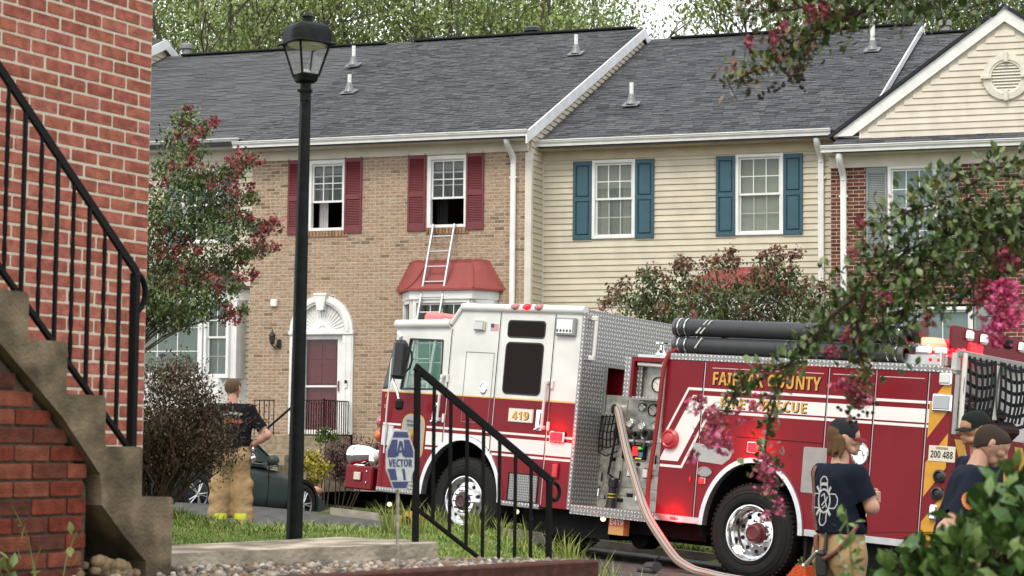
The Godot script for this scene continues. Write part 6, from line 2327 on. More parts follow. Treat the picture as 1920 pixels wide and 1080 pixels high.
	b.span(Vector3(2.30, 1.91, -2.3), Vector3(2.96, 1.95, -0.3))
	put("pump_deck", b, m_steel, h)
	# sign hung under the step
	b = mb()
	b.span(Vector3(2.24, -0.20, -0.10), Vector3(2.46, -0.10, -0.085))
	b.span(Vector3(2.45, -0.20, -0.2), Vector3(2.46, -0.01, -0.10))
	var tag_ := put("unit_tag", b, mat(Color(0.55, 0.30, 0.12), 0.6), h)
	b = mb()
	b.span(Vector3(2.24, -0.10, -0.10), Vector3(2.47, -0.005, -0.083))
	put("tag_field", b, mat(Color(0.55, 0.08, 0.04), 0.5), tag_)
	words("tag_lettering", "E419", 0.07, mat(Color(0.75, 0.72, 0.66), 0.5), tag_, Transform3D(Basis.IDENTITY, Vector3(2.355, -0.05, -0.083)), 0.002, 0.19)

func body(h: Node3D, arch: PackedVector2Array) -> void:
	var b := mb()
	slab(b, pv([2.96, 0.05, 6.64, 0.05, 6.64, 1.88, 2.96, 1.88]), -0.06, 0.0, [arch])
	b.span(Vector3(2.96, 0.85, -2.4), Vector3(6.0, 1.88, -0.06))
	b.span(Vector3(2.96, 0.05, -2.4), Vector3(3.55, 0.85, -0.06))
	b.span(Vector3(5.0, 0.05, -2.4), Vector3(6.58, 0.85, -0.06))
	b.span(Vector3(6.0, 0.85, -2.4), Vector3(6.60, 1.25, -0.06))
	b.span(Vector3(6.0, 1.25, -2.4), Vector3(6.64, 1.88, -2.34))
	put("body", b, m_red, h)
	b = mb()
	b.span(Vector3(6.44, 1.26, -2.33), Vector3(6.46, 2.1, -0.07))
	put("bed_wall", b, mat(Color(0.72, 0.72, 0.70), 0.35, "blotch", 1.0), h)
	# bands, chevron, pinstripes
	var wp := mat(Color(0.74, 0.72, 0.68), 0.35)
	for q in [pv([6.44, 1.49, 3.36, 1.49, 2.97, 0.75, 2.97, 0.72, 3.22, 0.72, 3.55, 1.345, 6.44, 1.345]), pv([6.44, 1.575, 3.285, 1.575, 2.97, 0.985, 2.97, 0.925, 3.30, 1.545, 6.44, 1.545]), pv([6.44, 1.325, 3.60, 1.325, 3.265, 0.675, 2.97, 0.675, 2.97, 0.645, 3.285, 0.645, 3.62, 1.295, 6.44, 1.295])]:
		b = mb()
		b.prism(q, 0.0, 0.002)
		put("white_band", b, wp, h)
	b = mb()
	for q in [[3.60, 5.08], [5.20, 5.68], [5.78, 6.32]]:
		b.span(Vector3(q[0], 1.805, 0.0), Vector3(q[1], 1.813, 0.003))
	put("door_lip", b, mat(Color(0.6, 0.45, 0.42), 0.4), h)
	for q in [[3.49, 0.10, 1.87], [5.14, 0.86, 1.87], [5.73, 0.10, 1.87], [6.365, 0.10, 1.87]]:
		b = mb()
		b.span(Vector3(q[0] - 0.008, q[1], 0.0), Vector3(q[0] + 0.008, q[2], 0.0035))
		put("door_gap", b, mat(Color(0.03, 0.008, 0.008), 0.8), h)
		b = mb()
		b.span(Vector3(q[0] + 0.0085, q[1], 0.0), Vector3(q[0] + 0.016, q[2], 0.006))
		put("door_edge", b, m_steel, h)
	b = mb()
	b.span(Vector3(4.0, 1.045, 0.0), Vector3(5.13, 1.053, 0.004))
	put("compartment_edge", b, mat(Color(0.05, 0.01, 0.01), 0.7), h)
	# lettering in gold leaf with a black shade
	for q in [["FAIRFAX COUNTY", 4.335, 1.693, 0.15, 1.43], ["FIRE & RESCUE", 4.32, 1.421, 0.115, 1.14]]:
		words("lettering", q[0], q[3] * 1.04, m_dark, h, Transform3D(Basis.IDENTITY, Vector3(q[1] + 0.012, q[2] - 0.008, 0.0022)), 0.003, q[4])
		words("lettering", q[0], q[3], gold, h, Transform3D(Basis.IDENTITY, Vector3(q[1], q[2], 0.0045)), 0.003, q[4])
	# tread plate rail and bottom trim
	b = mb()
	b.span(Vector3(2.94, 1.88, -0.30), Vector3(6.45, 1.96, 0.012), 0.008)
	put("top_rail", b, m_plate, h)
	b = mb()
	b.prism(pv([6.45, 1.885, 6.64, 1.875, 6.64, 1.92, 6.45, 1.955]), -0.2, 0.014)
	put("rail_end", b, m_plate, h)
	b = mb()
	b.span(Vector3(2.96, 0.03, -0.06), Vector3(3.60, 0.105, 0.012), 0.005)
	put("bottom_trim", b, m_steel, h)
	b = mb()
	b.span(Vector3(4.98, 0.03, -0.06), Vector3(6.40, 0.105, 0.012), 0.005)
	put("bottom_trim", b, m_steel, h)
	b = mb()
	b.span(Vector3(4.97, -0.45, -0.5), Vector3(5.0, 0.03, -0.04))
	b.span(Vector3(5.0, -0.40, -0.14), Vector3(5.45, 0.03, -0.12))
	var mf := put("mud_flap", b, mat(Color(0.02, 0.02, 0.02), 0.8), h)
	b = mb()
	var ring := ellipse(5.22, -0.22, 0.155, 0.085, 28)
	ring.append(ring[0])
	for k in 29:
		ring.append(ellipse(5.22, -0.22, 0.14, 0.072, 28)[(28 - k) % 28])
	b.prism(ring, -0.12, -0.117)
	put("oval_emblem", b, mat(Color(0.16, 0.15, 0.15), 0.6), mf)
	words("emblem_lettering", "Pierce", 0.075, mat(Color(0.14, 0.13, 0.13), 0.6), mf, Transform3D(Basis(Vector3(0, 0, 1), 0.12), Vector3(5.22, -0.22, -0.12)), 0.003, 0.2, "Droid Serif", 400)
	# lamps, latches, panels on the side
	var hot := glow(Color(1.0, 0.05, 0.09), 2.6)
	lamp_box(h, "warning_light", Vector3(4.28, 0.945, 0.02), Vector3(0.22, 0.13, 0.04), hot, m_chrome)
	lit(h, Vector3(4.28, 0.945, 0.10), Color(1, 0.05, 0.08), 0.16, 0.08)
	lamp_box(h, "warning_light", Vector3(3.24, 0.07, 0.02), Vector3(0.10, 0.04, 0.02), glow(Color(1.0, 0.08, 0.08), 4.0), m_steel)
	lit(h, Vector3(3.24, 0.06, 0.09), Color(1, 0.05, 0.06), 0.12, 0.05)
	lamp_box(h, "small_marker", Vector3(3.59, 0.525, 0.01), Vector3(0.09, 0.07, 0.02), glow(Color(1, 0.1, 0.1), 1.5), m_steel)
	lamp_box(h, "small_marker", Vector3(3.42, 0.53, 0.004), Vector3(0.02, 0.07, 0.01), glow(Color(0.9, 0.06, 0.06), 1.0), m_red)
	b = mb()
	b.lathe([Vector2(0.10, 0.0), Vector2(0.10, 0.012), Vector2(0.085, 0.016), Vector2(0.08, 0.006), Vector2(0.0, 0.006)], 24, Transform3D(across_axis * Basis.from_scale(Vector3(1, 1, 0.6)), Vector3(3.61, 0.625, 0.0)))
	put("fuel_door", b, mat(Color(0.30, 0.28, 0.27), 0.25, "", 1.0, "", 0.5, 0.8), h)
	b = mb()
	b.lathe([Vector2(0.115, 0.0), Vector2(0.115, 0.04), Vector2(0.09, 0.06), Vector2(0.075, 0.05), Vector2(0.05, 0.075), Vector2(0.0, 0.08)], 24, Transform3D(across_axis, Vector3(3.10, 0.965, 0.0)))
	put("red_intake_cap", b, mat(Color(0.45, 0.04, 0.05), 0.3), h)
	b = mb()
	b.lathe([Vector2(0.115, 0.0), Vector2(0.115, 0.014), Vector2(0.10, 0.02), Vector2(0.092, 0.008), Vector2(0.0, 0.008)], 28, Transform3D(across_axis * Basis.from_scale(Vector3(0.95, 1, 1.1)), Vector3(5.61, 0.965, 0.0)))
	b.tube([Vector3(5.56, 0.95, 0.012), Vector3(5.57, 1.0, 0.025), Vector3(5.61, 1.02, 0.03), Vector3(5.65, 1.0, 0.025), Vector3(5.66, 0.95, 0.012)], 0.014, 8)
	b.box(Vector3(5.61, 0.92, 0.012), Vector3(0.1, 0.06, 0.015), 0.006)
	b.box(Vector3(5.49, 0.975, 0.012), Vector3(0.03, 0.03, 0.02), 0.006)
	put("latch", b, m_chrome, h)
	b = mb()
	b.prism(rrect(4.90, 0.50, 5.20, 1.0, 0.02), 0.0, 0.008)
	put("grey_panel", b, mat(Color(0.34, 0.33, 0.31), 0.45, "blotch", 2.0, "", 0.5, 0.3), h)
	b = mb()
	b.prism(pv([3.42, 0.95, 3.98, 0.90, 3.94, 0.80, 3.84, 0.725, 3.44, 0.745]), 0.0, 0.006)
	put("grey_panel", b, mat(Color(0.42, 0.42, 0.40), 0.35, "blotch", 2.0, "", 0.5, 0.4), h)
	# hard suction hoses on the rail
	for q in [[2.99, 5.98, 2.07, -0.13, 0.093], [2.97, 6.0, 2.272, -0.14, 0.1], [2.97, 6.0, 2.10, -0.38, 0.1]]:
		b = mb()
		b.tube([Vector3(q[0] + 0.1, q[2], q[3]), Vector3(q[1] - 0.1, q[2], q[3])], q[4], 20)
		var tb := put("suction_hose", b, mat(Color(0.035, 0.036, 0.038), 0.55, "blotch", 2.0), h)
		for s in [[q[0], 1.0], [q[1], -1.0]]:
			b = mb()
			b.lathe([Vector2(q[4] * 0.72, -0.02), Vector2(q[4] * 1.08, -0.02), Vector2(q[4] * 1.08, 0.02), Vector2(q[4] * 0.98, 0.025), Vector2(q[4] * 0.98, 0.045), Vector2(q[4] * 1.1, 0.05), Vector2(q[4] * 1.1, 0.075), Vector2(q[4] * 0.98, 0.08), Vector2(q[4] * 0.98, 0.14), Vector2(q[4] * 1.04, 0.15), Vector2(q[4] * 1.04, 0.17), Vector2(q[4] * 0.9, 0.17)], 24, Transform3D(Basis(Vector3(0, 0, 1), -PI / 2 * s[1]), Vector3(s[0], q[2], q[3])))
			put("coupling", b, mat(Color(0.12, 0.12, 0.12), 0.35, "", 1.0, "", 0.5, 0.6), tb)
			b = mb()
			for o2 in [0.0625, 0.16]:
				b.lathe([Vector2(q[4] * 1.11, -0.008), Vector2(q[4] * 1.13, 0.0), Vector2(q[4] * 1.11, 0.008)], 24, Transform3D(Basis(Vector3(0, 0, 1), -PI / 2 * s[1]), Vector3(s[0] + o2 * s[1], q[2], q[3])))
			put("clamp_band", b, m_chrome, tb)
	b = mb()
	b.lathe([Vector2(0.12, -0.06), Vector2(0.12, 0.05), Vector2(0.08, 0.06), Vector2(0.0, 0.06)], 20, Transform3D(Basis(Vector3(0, 0, 1), -PI / 2), Vector3(6.08, 2.33, -0.25)))
	put("hose_cap", b, mat(Color(0.05, 0.05, 0.05), 0.4, "", 1.0, "", 0.5, 0.4), h)
	b = mb()
	for q in [[3.30, 0.02], [3.36, 0.05]]:
		b.bar(Vector3(q[0], 2.20, -0.045), Vector3(q[0] + 0.13, 2.355, -0.07), 0.03, 0.012, Vector3(0, 0, 1))
	b.bar(Vector3(3.31, 2.03, -0.033), Vector3(3.39, 2.15, -0.045), 0.03, 0.012, Vector3(0, 0, 1))
	b.bar(Vector3(4.9, 2.20, -0.045), Vector3(5.03, 2.355, -0.07), 0.03, 0.012, Vector3(0, 0, 1))
	put("hose_straps", b, mat(Color(0.65, 0.64, 0.60), 0.5), h)
	b = mb()
	for u in [3.5, 4.6, 5.6]:
		b.span(Vector3(u, 1.95, -0.55), Vector3(u + 0.04, 2.2, -0.27))
	b.span(Vector3(2.98, 1.95, -0.62), Vector3(6.1, 2.14, -0.52))
	b.tube([Vector3(3.12, 2.32, -0.3), Vector3(3.06, 2.40, -0.3), Vector3(3.08, 2.44, -0.3), Vector3(3.02, 2.48, -0.3)], 0.025, 8)
	put("hose_tray", b, mat(Color(0.10, 0.012, 0.016), 0.5), h)

func engine_rear(h: Node3D) -> void:
	var b := mb()
	var yel := mat(Color(0.62, 0.30, 0.02), 0.4, "blotch", 2.0)
	for k in 5:
		var v := 1.87 - k * 0.62
		var p := pv([6.64, v, 6.64, v - 0.36, 6.40, v - 0.68, 6.40, v - 0.32])
		for q in Geometry2D.intersect_polygons(p, poly4(6.39, 0.12, 6.645, 1.872)):
			b = mb()
			b.prism(q, 0.0, 0.0025)
			put("yellow_chevron", b, yel, h)
	# rear face below the bed
	b = mb()
	b.span(Vector3(6.60, 0.05, -2.38), Vector3(6.63, 1.26, -0.07))
	put("tailboard", b, m_red, h)
	for k in 5:
		b = mb()
		var w := -0.15 - k * 0.45
		b.quad(Vector3(6.634, 1.2, w), Vector3(6.634, 1.2, w - 0.2), Vector3(6.634, 0.3, w - 0.75), Vector3(6.634, 0.3, w - 0.55), Vector3(1, 0, 0))
		put("yellow_chevron", b, yel, h)
	b = mb()
	b.span(Vector3(6.6, -0.1, -2.4), Vector3(7.0, -0.04, -0.02), 0.01)
	put("rear_step", b, m_plate, h)
	var clear := mat(Color(0.55, 0.55, 0.52), 0.12, "", 1.0, "", 0.5, 0.4)
	lamp_box(h, "rear_corner_lamp", Vector3(6.575, 1.815, 0.02), Vector3(0.15, 0.12, 0.04), clear, m_chrome)
	lamp_box(h, "rear_corner_lamp", Vector3(6.555, 1.565, 0.02), Vector3(0.23, 0.18, 0.04), mat(Color(0.35, 0.36, 0.36), 0.15, "", 1.0, "", 0.5, 0.4), m_chrome)
	for q in [[6.58, 0.80], [6.57, 0.62]]:
		b = mb()
		b.lathe([Vector2(0.07, 0.0), Vector2(0.07, 0.03), Vector2(0.05, 0.04), Vector2(0.045, 0.02), Vector2(0.02, 0.03), Vector2(0.0, 0.03)], 18, Transform3D(across_axis, Vector3(q[0], q[1], 0.0)))
		put("round_outlet", b, m_black, h)
	b = mb()
	b.span(Vector3(6.43, 0.95, 0.0), Vector3(6.74, 1.115, 0.008), 0.004)
	var lp := put("licence_plate", b, mat(Color(0.62, 0.58, 0.46), 0.5), h)
	words("plate_lettering", "200 488", 0.075, m_dark, lp, Transform3D(Basis.IDENTITY, Vector3(6.585, 1.025, 0.008)), 0.002, 0.26)
	words("plate_lettering", "VIRGINIA", 0.025, m_dark, lp, Transform3D(Basis.IDENTITY, Vector3(6.585, 1.09, 0.008)), 0.002, 0.14)
	b = mb()
	b.box(Vector3(6.55, 0.42, 0.03), Vector3(0.10, 0.16, 0.06), 0.02)
	put("rear_handle", b, m_chrome, h)
	# light box and beacon on top
	b = mb()
	b.span(Vector3(5.98, 1.96, -0.45), Vector3(6.50, 2.075, -0.12), 0.01)
	var box := put("rear_light_box", b, m_steel, h)
	for u in [6.30, 6.40]:
		b = mb()
		b.ball(Vector3(u, 2.02, -0.118), Vector3(0.022, 0.022, 0.012), 8)
		put("red_indicator", b, glow(Color(1, 0.08, 0.08), 1.6), box)
	b = mb()
	b.span(Vector3(6.10, 2.07, -0.70), Vector3(6.62, 2.26, -0.34), 0.04)
	var bc := put("beacon", b, glow(Color(1.0, 0.03, 0.10), 1.1), h)
	b = mb()
	b.lathe([Vector2(0.16, 0.0), Vector2(0.155, 0.08), Vector2(0.12, 0.14), Vector2(0.0, 0.15)], 18, Transform3D(Basis.IDENTITY, Vector3(6.22, 2.12, -0.28)))
	put("beacon_dome", b, glow(Color(1.0, 0.62, 0.5), 0.5), bc)
	lit(h, Vector3(6.45, 2.2, -0.28), Color(1, 0.05, 0.12), 0.10, 0.1)
	b = mb()
	b.box(Vector3(6.20, 2.12, -0.17), Vector3(0.20, 0.11, 0.14), 0.03)
	b.box(Vector3(6.40, 2.11, -0.17), Vector3(0.16, 0.09, 0.12), 0.03)
	put("work_lamps", b, m_chrome, h)
	b = mb()
	b.span(Vector3(5.9, 1.96, -0.9), Vector3(6.05, 2.26, -0.45))
	put("manifold", b, mat(Color(0.12, 0.012, 0.015), 0.5), h)
	# header board with lamps over the hose bed
	b = mb()
	b.prism(rrect(0.0, 2.135, 2.36, 2.385, 0.03), 6.57, 6.60, Transform3D(Basis(Vector3(0, 0, -1), Vector3(0, 1, 0), Vector3(1, 0, 0)), Vector3.ZERO))
	var hb := put("header_board", b, m_red, h)
	for q in [[-0.36, 2.31, 1.0], [-0.68, 2.30, 1.0], [-1.25, 2.31, 0.7], [-1.56, 2.30, 1.0], [-2.0, 2.3, 1.0]]:
		b = mb()
		b.box(Vector3(6.61, q[1], q[0]), Vector3(0.05, 0.11, 0.16), 0.025)
		put("header_lamp", b, m_chrome if q[2] > 0.8 else m_dark, hb)
	b = mb()
	b.span(Vector3(6.60, 2.06, -2.36), Vector3(6.66, 2.135, -0.10), 0.008)
	put("bed_rail", b, mat(Color(0.32, 0.30, 0.27), 0.4, "blotch", 2.0, "", 0.5, 0.5), h)
	b = mb()
	b.tube([Vector3(6.67, 2.11, -0.19), Vector3(6.67, 1.28, -0.19)], 0.028, 10)
	put("grab_rail", b, mat(Color(0.70, 0.68, 0.62), 0.4), h)
	b = mb()
	b.span(Vector3(6.58, 1.25, -0.16), Vector3(6.64, 2.1, -0.07))
	put("corner_post", b, mat(Color(0.50, 0.5, 0.47), 0.4, "blotch", 2.0), h)
	b = mb()
	b.ball(Vector3(6.63, 2.13, -0.12), Vector3(0.02, 0.02, 0.04), 8)
	b.ball(Vector3(6.63, 2.14, -0.22), Vector3(0.02, 0.02, 0.05), 8)
	put("rail_lamp", b, glow(Color(1, 0.2, 0.3), 0.9), h)
	# the two web nets: bands with gaps where the white bed shows
	for q in [[-0.22, -0.88], [-1.02, -1.66]]:
		b = mb()
		for k in 7:
			var w := lerpf(q[0], q[1], k / 6.0)
			var pts := []
			for r in 9:
				var t := r / 8.0
				pts.append(Vector3(6.66 + 0.03 * sin(PI * t), lerpf(2.09, 1.45, t), w + 0.03 * sin(t * 3.0 + k)))
			for r in 8:
				b.bar(pts[r], pts[r + 1], 0.006, 0.046, Vector3(1, 0, 0))
		for k in 6:
			var v := 2.07 - k * 0.125
			for r in 8:
				var w0 := lerpf(q[0] - 0.0, q[1], r / 8.0)
				var w1 := lerpf(q[0], q[1], (r + 1) / 8.0)
				var s0 := -0.05 * sin(PI * r / 8.0)
				var s1 := -0.05 * sin(PI * (r + 1) / 8.0)
				b.bar(Vector3(6.668, v + s0, w0), Vector3(6.668, v + s1, w1), 0.006, 0.04, Vector3(1, 0, 0))
		put("cargo_net", b, m_dark, h)
	b = mb()
	b.box(Vector3(6.64, 1.75, -0.95), Vector3(0.05, 0.62, 0.12), 0.02)
	put("bed_divider", b, m_steel, h)
	# folded hose
	var hose_m := mat(Color(0.30, 0.23, 0.20), 0.9, "grain", 6.0)
	for k in 9:
		b = mb()
		var v := 1.30 + k * 0.047
		b.tube([Vector3(6.25, v, -0.12), Vector3(6.60, v, -0.12)], 0.02, 6)
		var pts := []
		for r in 14:
			pts.append(Vector3(6.62 + 0.03 * sin(r * 0.5 + k), v + 0.010 * sin(r * 1.1 + k * 2.0), -0.24 - r * 0.026))
		b.tube(pts, 0.021, 6)
		put("folded_hose", b, hose_m, h)
	b = mb()
	b.box(Vector3(6.55, 1.36, -1.2), Vector3(0.3, 0.2, 0.7), 0.08)
	b.box(Vector3(6.55, 1.5, -1.1), Vector3(0.25, 0.14, 0.3), 0.06)
	put("dark_bundle", b, mat(Color(0.05, 0.025, 0.025), 0.9, "dirty", 4.0, "n_grain", 0.8), h)

# ---------------------------------------------------------------- hoses, ladder and other loose gear
func at_px(x: float, y: float, d: float) -> Vector3:   # a place at distance d seen in direction (x, y) of the photograph
	var b := Basis(Vector3.RIGHT, 0.07550) * Basis(Vector3(0, 0, 1), 0.010)
	var r := b * Vector3((x - 960.0) / 3900.0, (540.0 - y) / 3900.0, -1.0)
	return eye + r * (d / -r.z)

func curve(pts: Array, n: int) -> Array:
	var c := Curve3D.new()
	for k in pts.size():
		var t: Vector3 = (pts[mini(k + 1, pts.size() - 1)] - pts[maxi(k - 1, 0)]) / 6.0
		c.add_point(pts[k], -t, t)
	var out := []
	var ln := c.get_baked_length()
	for k in n:
		out.append(c.sample_baked(ln * k / (n - 1)))
	return out

func hoses_and_ladder() -> void:
	# aluminium ladder at the open window
	O = Vector3(2.2, 1.0, 1.6)
	var h := thing("ladder", "aluminium ladder leaning on the sill of the open right window", "ladder", Transform3D(HB, HO + HB * O))
	var alu := mat(Color(0.55, 0.55, 0.55), 0.4, "blotch", 3.0, "", 0.5, 0.6)
	var foot := Vector3(1.93, 1.0, 1.62)
	var top := Vector3(2.09, 5.76, 0.05)
	for s in [0.0, 0.43]:
		var b := mb()
		b.bar(foot + Vector3(s, 0, 0), top + Vector3(s, 0, 0), 0.035, 0.075, Vector3(1, 0, 0), 0.005)
		put("rail", b, alu, h)
		b = mb()
		var q := foot.lerp(top, 0.58)
		b.bar(foot + Vector3(s + (0.04 if s == 0.0 else 0.045), 0, 0.07), q + Vector3(s + (0.04 if s == 0.0 else 0.045), 0, 0.07), 0.03, 0.07, Vector3(1, 0, 0), 0.005)
		put("rail", b, alu, h)
	for k in 16:
		var p := foot.lerp(top, (k + 0.4) / 16.2)
		var b := mb()
		b.tube([p + Vector3(0.01, 0, 0), p + Vector3(0.42, 0, 0)], 0.017, 8)
		put("rung", b, alu, h)
	# supply hose from the pump panel to the ground
	O = Vector3(2.5, -0.5, 0.5)
	h = thing("fire_hose", "cream fire hose with red and blue stripes falling from the pump to the street", "hose", Transform3D(TB, TO + TB * O))
	var path := curve([Vector3(1.93, 1.275, -0.50), Vector3(1.975, 1.285, -0.42), Vector3(2.07, 1.19, -0.34), Vector3(2.32, 0.81, -0.2), Vector3(2.63, 0.45, -0.02), Vector3(2.96, 0.08, 0.15), Vector3(3.25, -0.2, 0.19), Vector3(3.46, -0.39, 0.18), Vector3(3.68, -0.475, 0.16), Vector3(3.95, -0.485, 0.3), Vector3(4.5, -0.49, 0.65), Vector3(5.6, -0.49, 1.0)], 60)
	var b := mb()
	b.tube(path, 0.049, 14)
	put("jacket", b, mat(Color(0.50, 0.46, 0.38), 0.9, "grain", 8.0, "n_grain", 0.6), h)
	for q in [[0.0, Color(0.40, 0.05, 0.035)], [0.9, Color(0.05, 0.07, 0.18)], [2.0, Color(0.36, 0.06, 0.05)], [-0.8, Color(0.2, 0.18, 0.16)]]:
		b = mb()
		var line := []
		for k in path.size():
			var d: Vector3 = (path[mini(k + 1, 59)] - path[maxi(k - 1, 0)]).normalized()
			var z := d.cross(Vector3(0, 0, 1)).normalized()
			var x := z.cross(d)
			line.append(path[k] + (x * cos(q[0]) - z * sin(q[0])) * 0.046)
		b.tube(line, 0.0055, 5)
		put("stripe", b, mat(q[1], 0.85), h)
	b = mb()
	b.lathe([Vector2(0.068, -0.05), Vector2(0.07, 0.05), Vector2(0.06, 0.06)], 14, Transform3D(across_axis, Vector3(1.93, 1.28, -0.47)))
	put("coupling", b, m_chrome, h)
	O = Vector3(2.9, -0.5, 0.1)
	h = thing("red_hose_line", "thin dark red hose line hanging down beside the pump panel", "hose", Transform3D(TB, TO + TB * O))
	b = mb()
	b.tube(curve([Vector3(3.08, 2.03, -0.12), Vector3(2.99, 1.99, -0.02), Vector3(2.95, 1.78, 0.05), Vector3(2.92, 1.1, 0.05), Vector3(2.87, 0.48, 0.05), Vector3(2.87, 0.08, 0.03)], 24), 0.027, 8)
	put("line", b, mat(Color(0.30, 0.045, 0.045), 0.7, "grain", 6.0), h)
	O = Vector3(3.7, -0.52, 0.9)
	h = thing("hose_fitting", "black hose fitting lying on the asphalt beside the rear wheel", "fitting", Transform3D(TB, TO + TB * O))
	b = mb()
	b.tube([Vector3(3.55, -0.47, 0.85), Vector3(3.75, -0.45, 0.95)], 0.06, 12)
	b.tube([Vector3(3.68, -0.42, 0.9), Vector3(3.68, -0.36, 0.9), Vector3(3.73, -0.34, 0.9)], 0.014, 6)
	b.box(Vector3(3.66, -0.5, 1.02), Vector3(0.2, 0.06, 0.12), 0.02)
	put("casting", b, m_black, h)
	for q in [["wheel_chock", Vector3(-0.86, -0.53, -0.05), Color(0.50, 0.33, 0.05), "worn yellow wheel chock in front of the engine's front tyre"], ["wheel_chock", Vector3(4.98, -0.53, 0.05), Color(0.62, 0.10, 0.03), "orange wheel chock behind the engine's rear tyre"]]:
		O = q[1]
		h = thing(q[0], q[3], "wheel chock", Transform3D(TB, TO + TB * O), "wheel chocks under the engine")
		b = mb()
		if q[1].x < 0:
			b.lathe([Vector2(0.10, -0.12), Vector2(0.17, -0.10), Vector2(0.17, 0.10), Vector2(0.10, 0.12)], 20, Transform3D(across_axis, O + Vector3(0, 0.16, 0)))
			b.box(O + Vector3(-0.16, 0.08, 0), Vector3(0.2, 0.14, 0.2), 0.02)
		else:
			b.prism(pv([O.x - 0.18, O.y, O.x + 0.2, O.y, O.x + 0.14, O.y + 0.24, O.x + 0.02, O.y + 0.25]), -0.12, 0.14)
		put("wedge", b, mat(q[2], 0.6, "dirty", 5.0), h)

# ---------------------------------------------------------------- the parked car
func car() -> void:
	var fwd := Vector3(0.548, -0.079, -0.833).normalized()
	var side := fwd.cross(Vector3.UP).normalized()
	var cb := Basis(fwd, side.cross(fwd), side)
	O = Vector3(1.26, -0.33, -0.8)
	var h := thing("parked_sedan", "dark green-black sedan parked behind the lamp post and twiggy bush", "car", Transform3D(cb, Vector3(-4.70, 0.82, -31.5) + cb * O))
	var paint := lacquer(Color(0.045, 0.06, 0.054), 0.2)
	# stations: x, sill height, shoulder height, top height, half width
	var st := [[-1.02, 0.10, 0.42, 0.52, 0.66], [-0.95, -0.06, 0.46, 0.60, 0.78], [-0.5, -0.12, 0.48, 0.62, 0.86], [0.0, -0.12, 0.47, 0.60, 0.89], [0.7, -0.13, 0.45, 0.57, 0.90], [1.5, -0.13, 0.43, 0.54, 0.90], [2.0, -0.13, 0.41, 0.52, 0.89], [2.5, -0.12, 0.36, 0.46, 0.87], [3.0, -0.10, 0.26, 0.38, 0.80], [3.25, -0.06, 0.18, 0.27, 0.68], [3.38, 0.0, 0.12, 0.18, 0.52]]
	var rows := []
	for s in st:
		var row := []
		for q in [[0.80, 0.0], [0.97, 0.10], [1.0, 0.35], [1.0, 0.7], [0.985, 0.92], [0.95, 1.0]]:
			row.append(Vector3(s[0], lerpf(s[1], s[2], q[1]), -0.9 + s[4] * q[0]))
		row.append(Vector3(s[0], s[3] - 0.02, -0.9 + s[4] * 0.80))
		row.append(Vector3(s[0], s[3], -0.9 + s[4] * 0.45))
		row.append(Vector3(s[0], s[3] + 0.01, -0.9))
		for k in range(7, -1, -1):
			var p: Vector3 = row[k]
			row.append(Vector3(p.x, p.y, -1.8 - p.z))
		rows.append(row)
	var b := mb()
	var keep := b.v.size()
	b.sheet(rows, Vector3.ZERO)
	for k in b.v.size():   # normals away from the middle of the car
		var c := b.v[k] + O - Vector3(1.2, 0.2, -0.9)
		if b.n[k].dot(Vector3(c.x * 0.2, c.y, c.z)) < 0.0:
			b.n[k] = -b.n[k]
	var old := b.i
	b.i = PackedInt32Array()
	for k in range(0, old.size(), 3):
		b.ti(old[k], old[k + 1], old[k + 2])
	b.span(Vector3(-0.9, -0.10, -1.7), Vector3(3.2, 0.1, -0.1))
	put("body_shell", b, paint, h)
	# greenhouse
	b = mb()
	var gl := pv([-0.75, 0.58, 0.05, 1.02, 0.55, 1.10, 1.15, 1.06, 1.55, 0.92, 2.05, 0.53])
	rows = []
	for q in [[0.80, 0.0], [0.62, 1.0], [0.3, 1.03], [-0.3, 1.03], [-0.62, 1.0], [-0.80, 0.0]]:
		var row := []
		for k in 6:
			row.append(Vector3(gl[k].x, lerpf(0.52, gl[k].y, q[1]), -0.9 + q[0]))
		rows.append(row)
	b.sheet(rows, Vector3(0, 1, 0))
	put("roof_shell", b, paint, h)
	b = mb()
	b.quad(Vector3(0.55, 0.60, -0.9 + 0.79), Vector3(0.62, 0.98, -0.9 + 0.655), Vector3(1.42, 0.90, -0.9 + 0.675), Vector3(1.86, 0.60, -0.9 + 0.79), Vector3(0, 0.3, 1))
	b.quad(Vector3(-0.40, 0.62, -0.9 + 0.79), Vector3(0.08, 0.95, -0.9 + 0.66), Vector3(0.50, 0.99, -0.9 + 0.655), Vector3(0.47, 0.60, -0.9 + 0.79), Vector3(0, 0.3, 1))
	for k in b.v.size():
		b.v[k] += Vector3(0, 0.004, 0.012)
	kind(put("side_glass", b, mat(Color(0.03, 0.045, 0.04), 0.06), h), "stuff")
	b = mb()
	b.tube([Vector3(-0.6, 0.565, -0.095), Vector3(0.6, 0.58, -0.085), Vector3(1.9, 0.56, -0.09)], 0.012, 6)
	put("belt_trim", b, mat(Color(0.3, 0.3, 0.3), 0.3, "", 1.0, "", 0.5, 0.7), h)
	b = mb()
	b.tube([Vector3(0.62, 1.005, -0.23), Vector3(1.42, 0.93, -0.21), Vector3(1.95, 0.57, -0.10)], 0.02, 6)
	put("pillar_trim", b, m_black, h)
	b = mb()
	b.ball(Vector3(1.62, 0.64, 0.06), Vector3(0.09, 0.085, 0.11), 12)
	b.bar(Vector3(1.66, 0.58, -0.08), Vector3(1.64, 0.60, 0.02), 0.06, 0.03)
	put("door_mirror", b, paint, h)
	b = mb()
	b.box(Vector3(0.66, 0.44, 0.005), Vector3(0.22, 0.03, 0.03), 0.01)
	put("door_handle", b, paint, h)
	b = mb()
	for q in [[0.55, -0.08, 0.55], [1.62, -0.08, 0.53]]:
		b.span(Vector3(q[0], q[1], -0.02), Vector3(q[0] + 0.008, q[2], 0.0035))
	kind(put("door_gaps", b, m_dark, h), "stuff")
	b = mb()
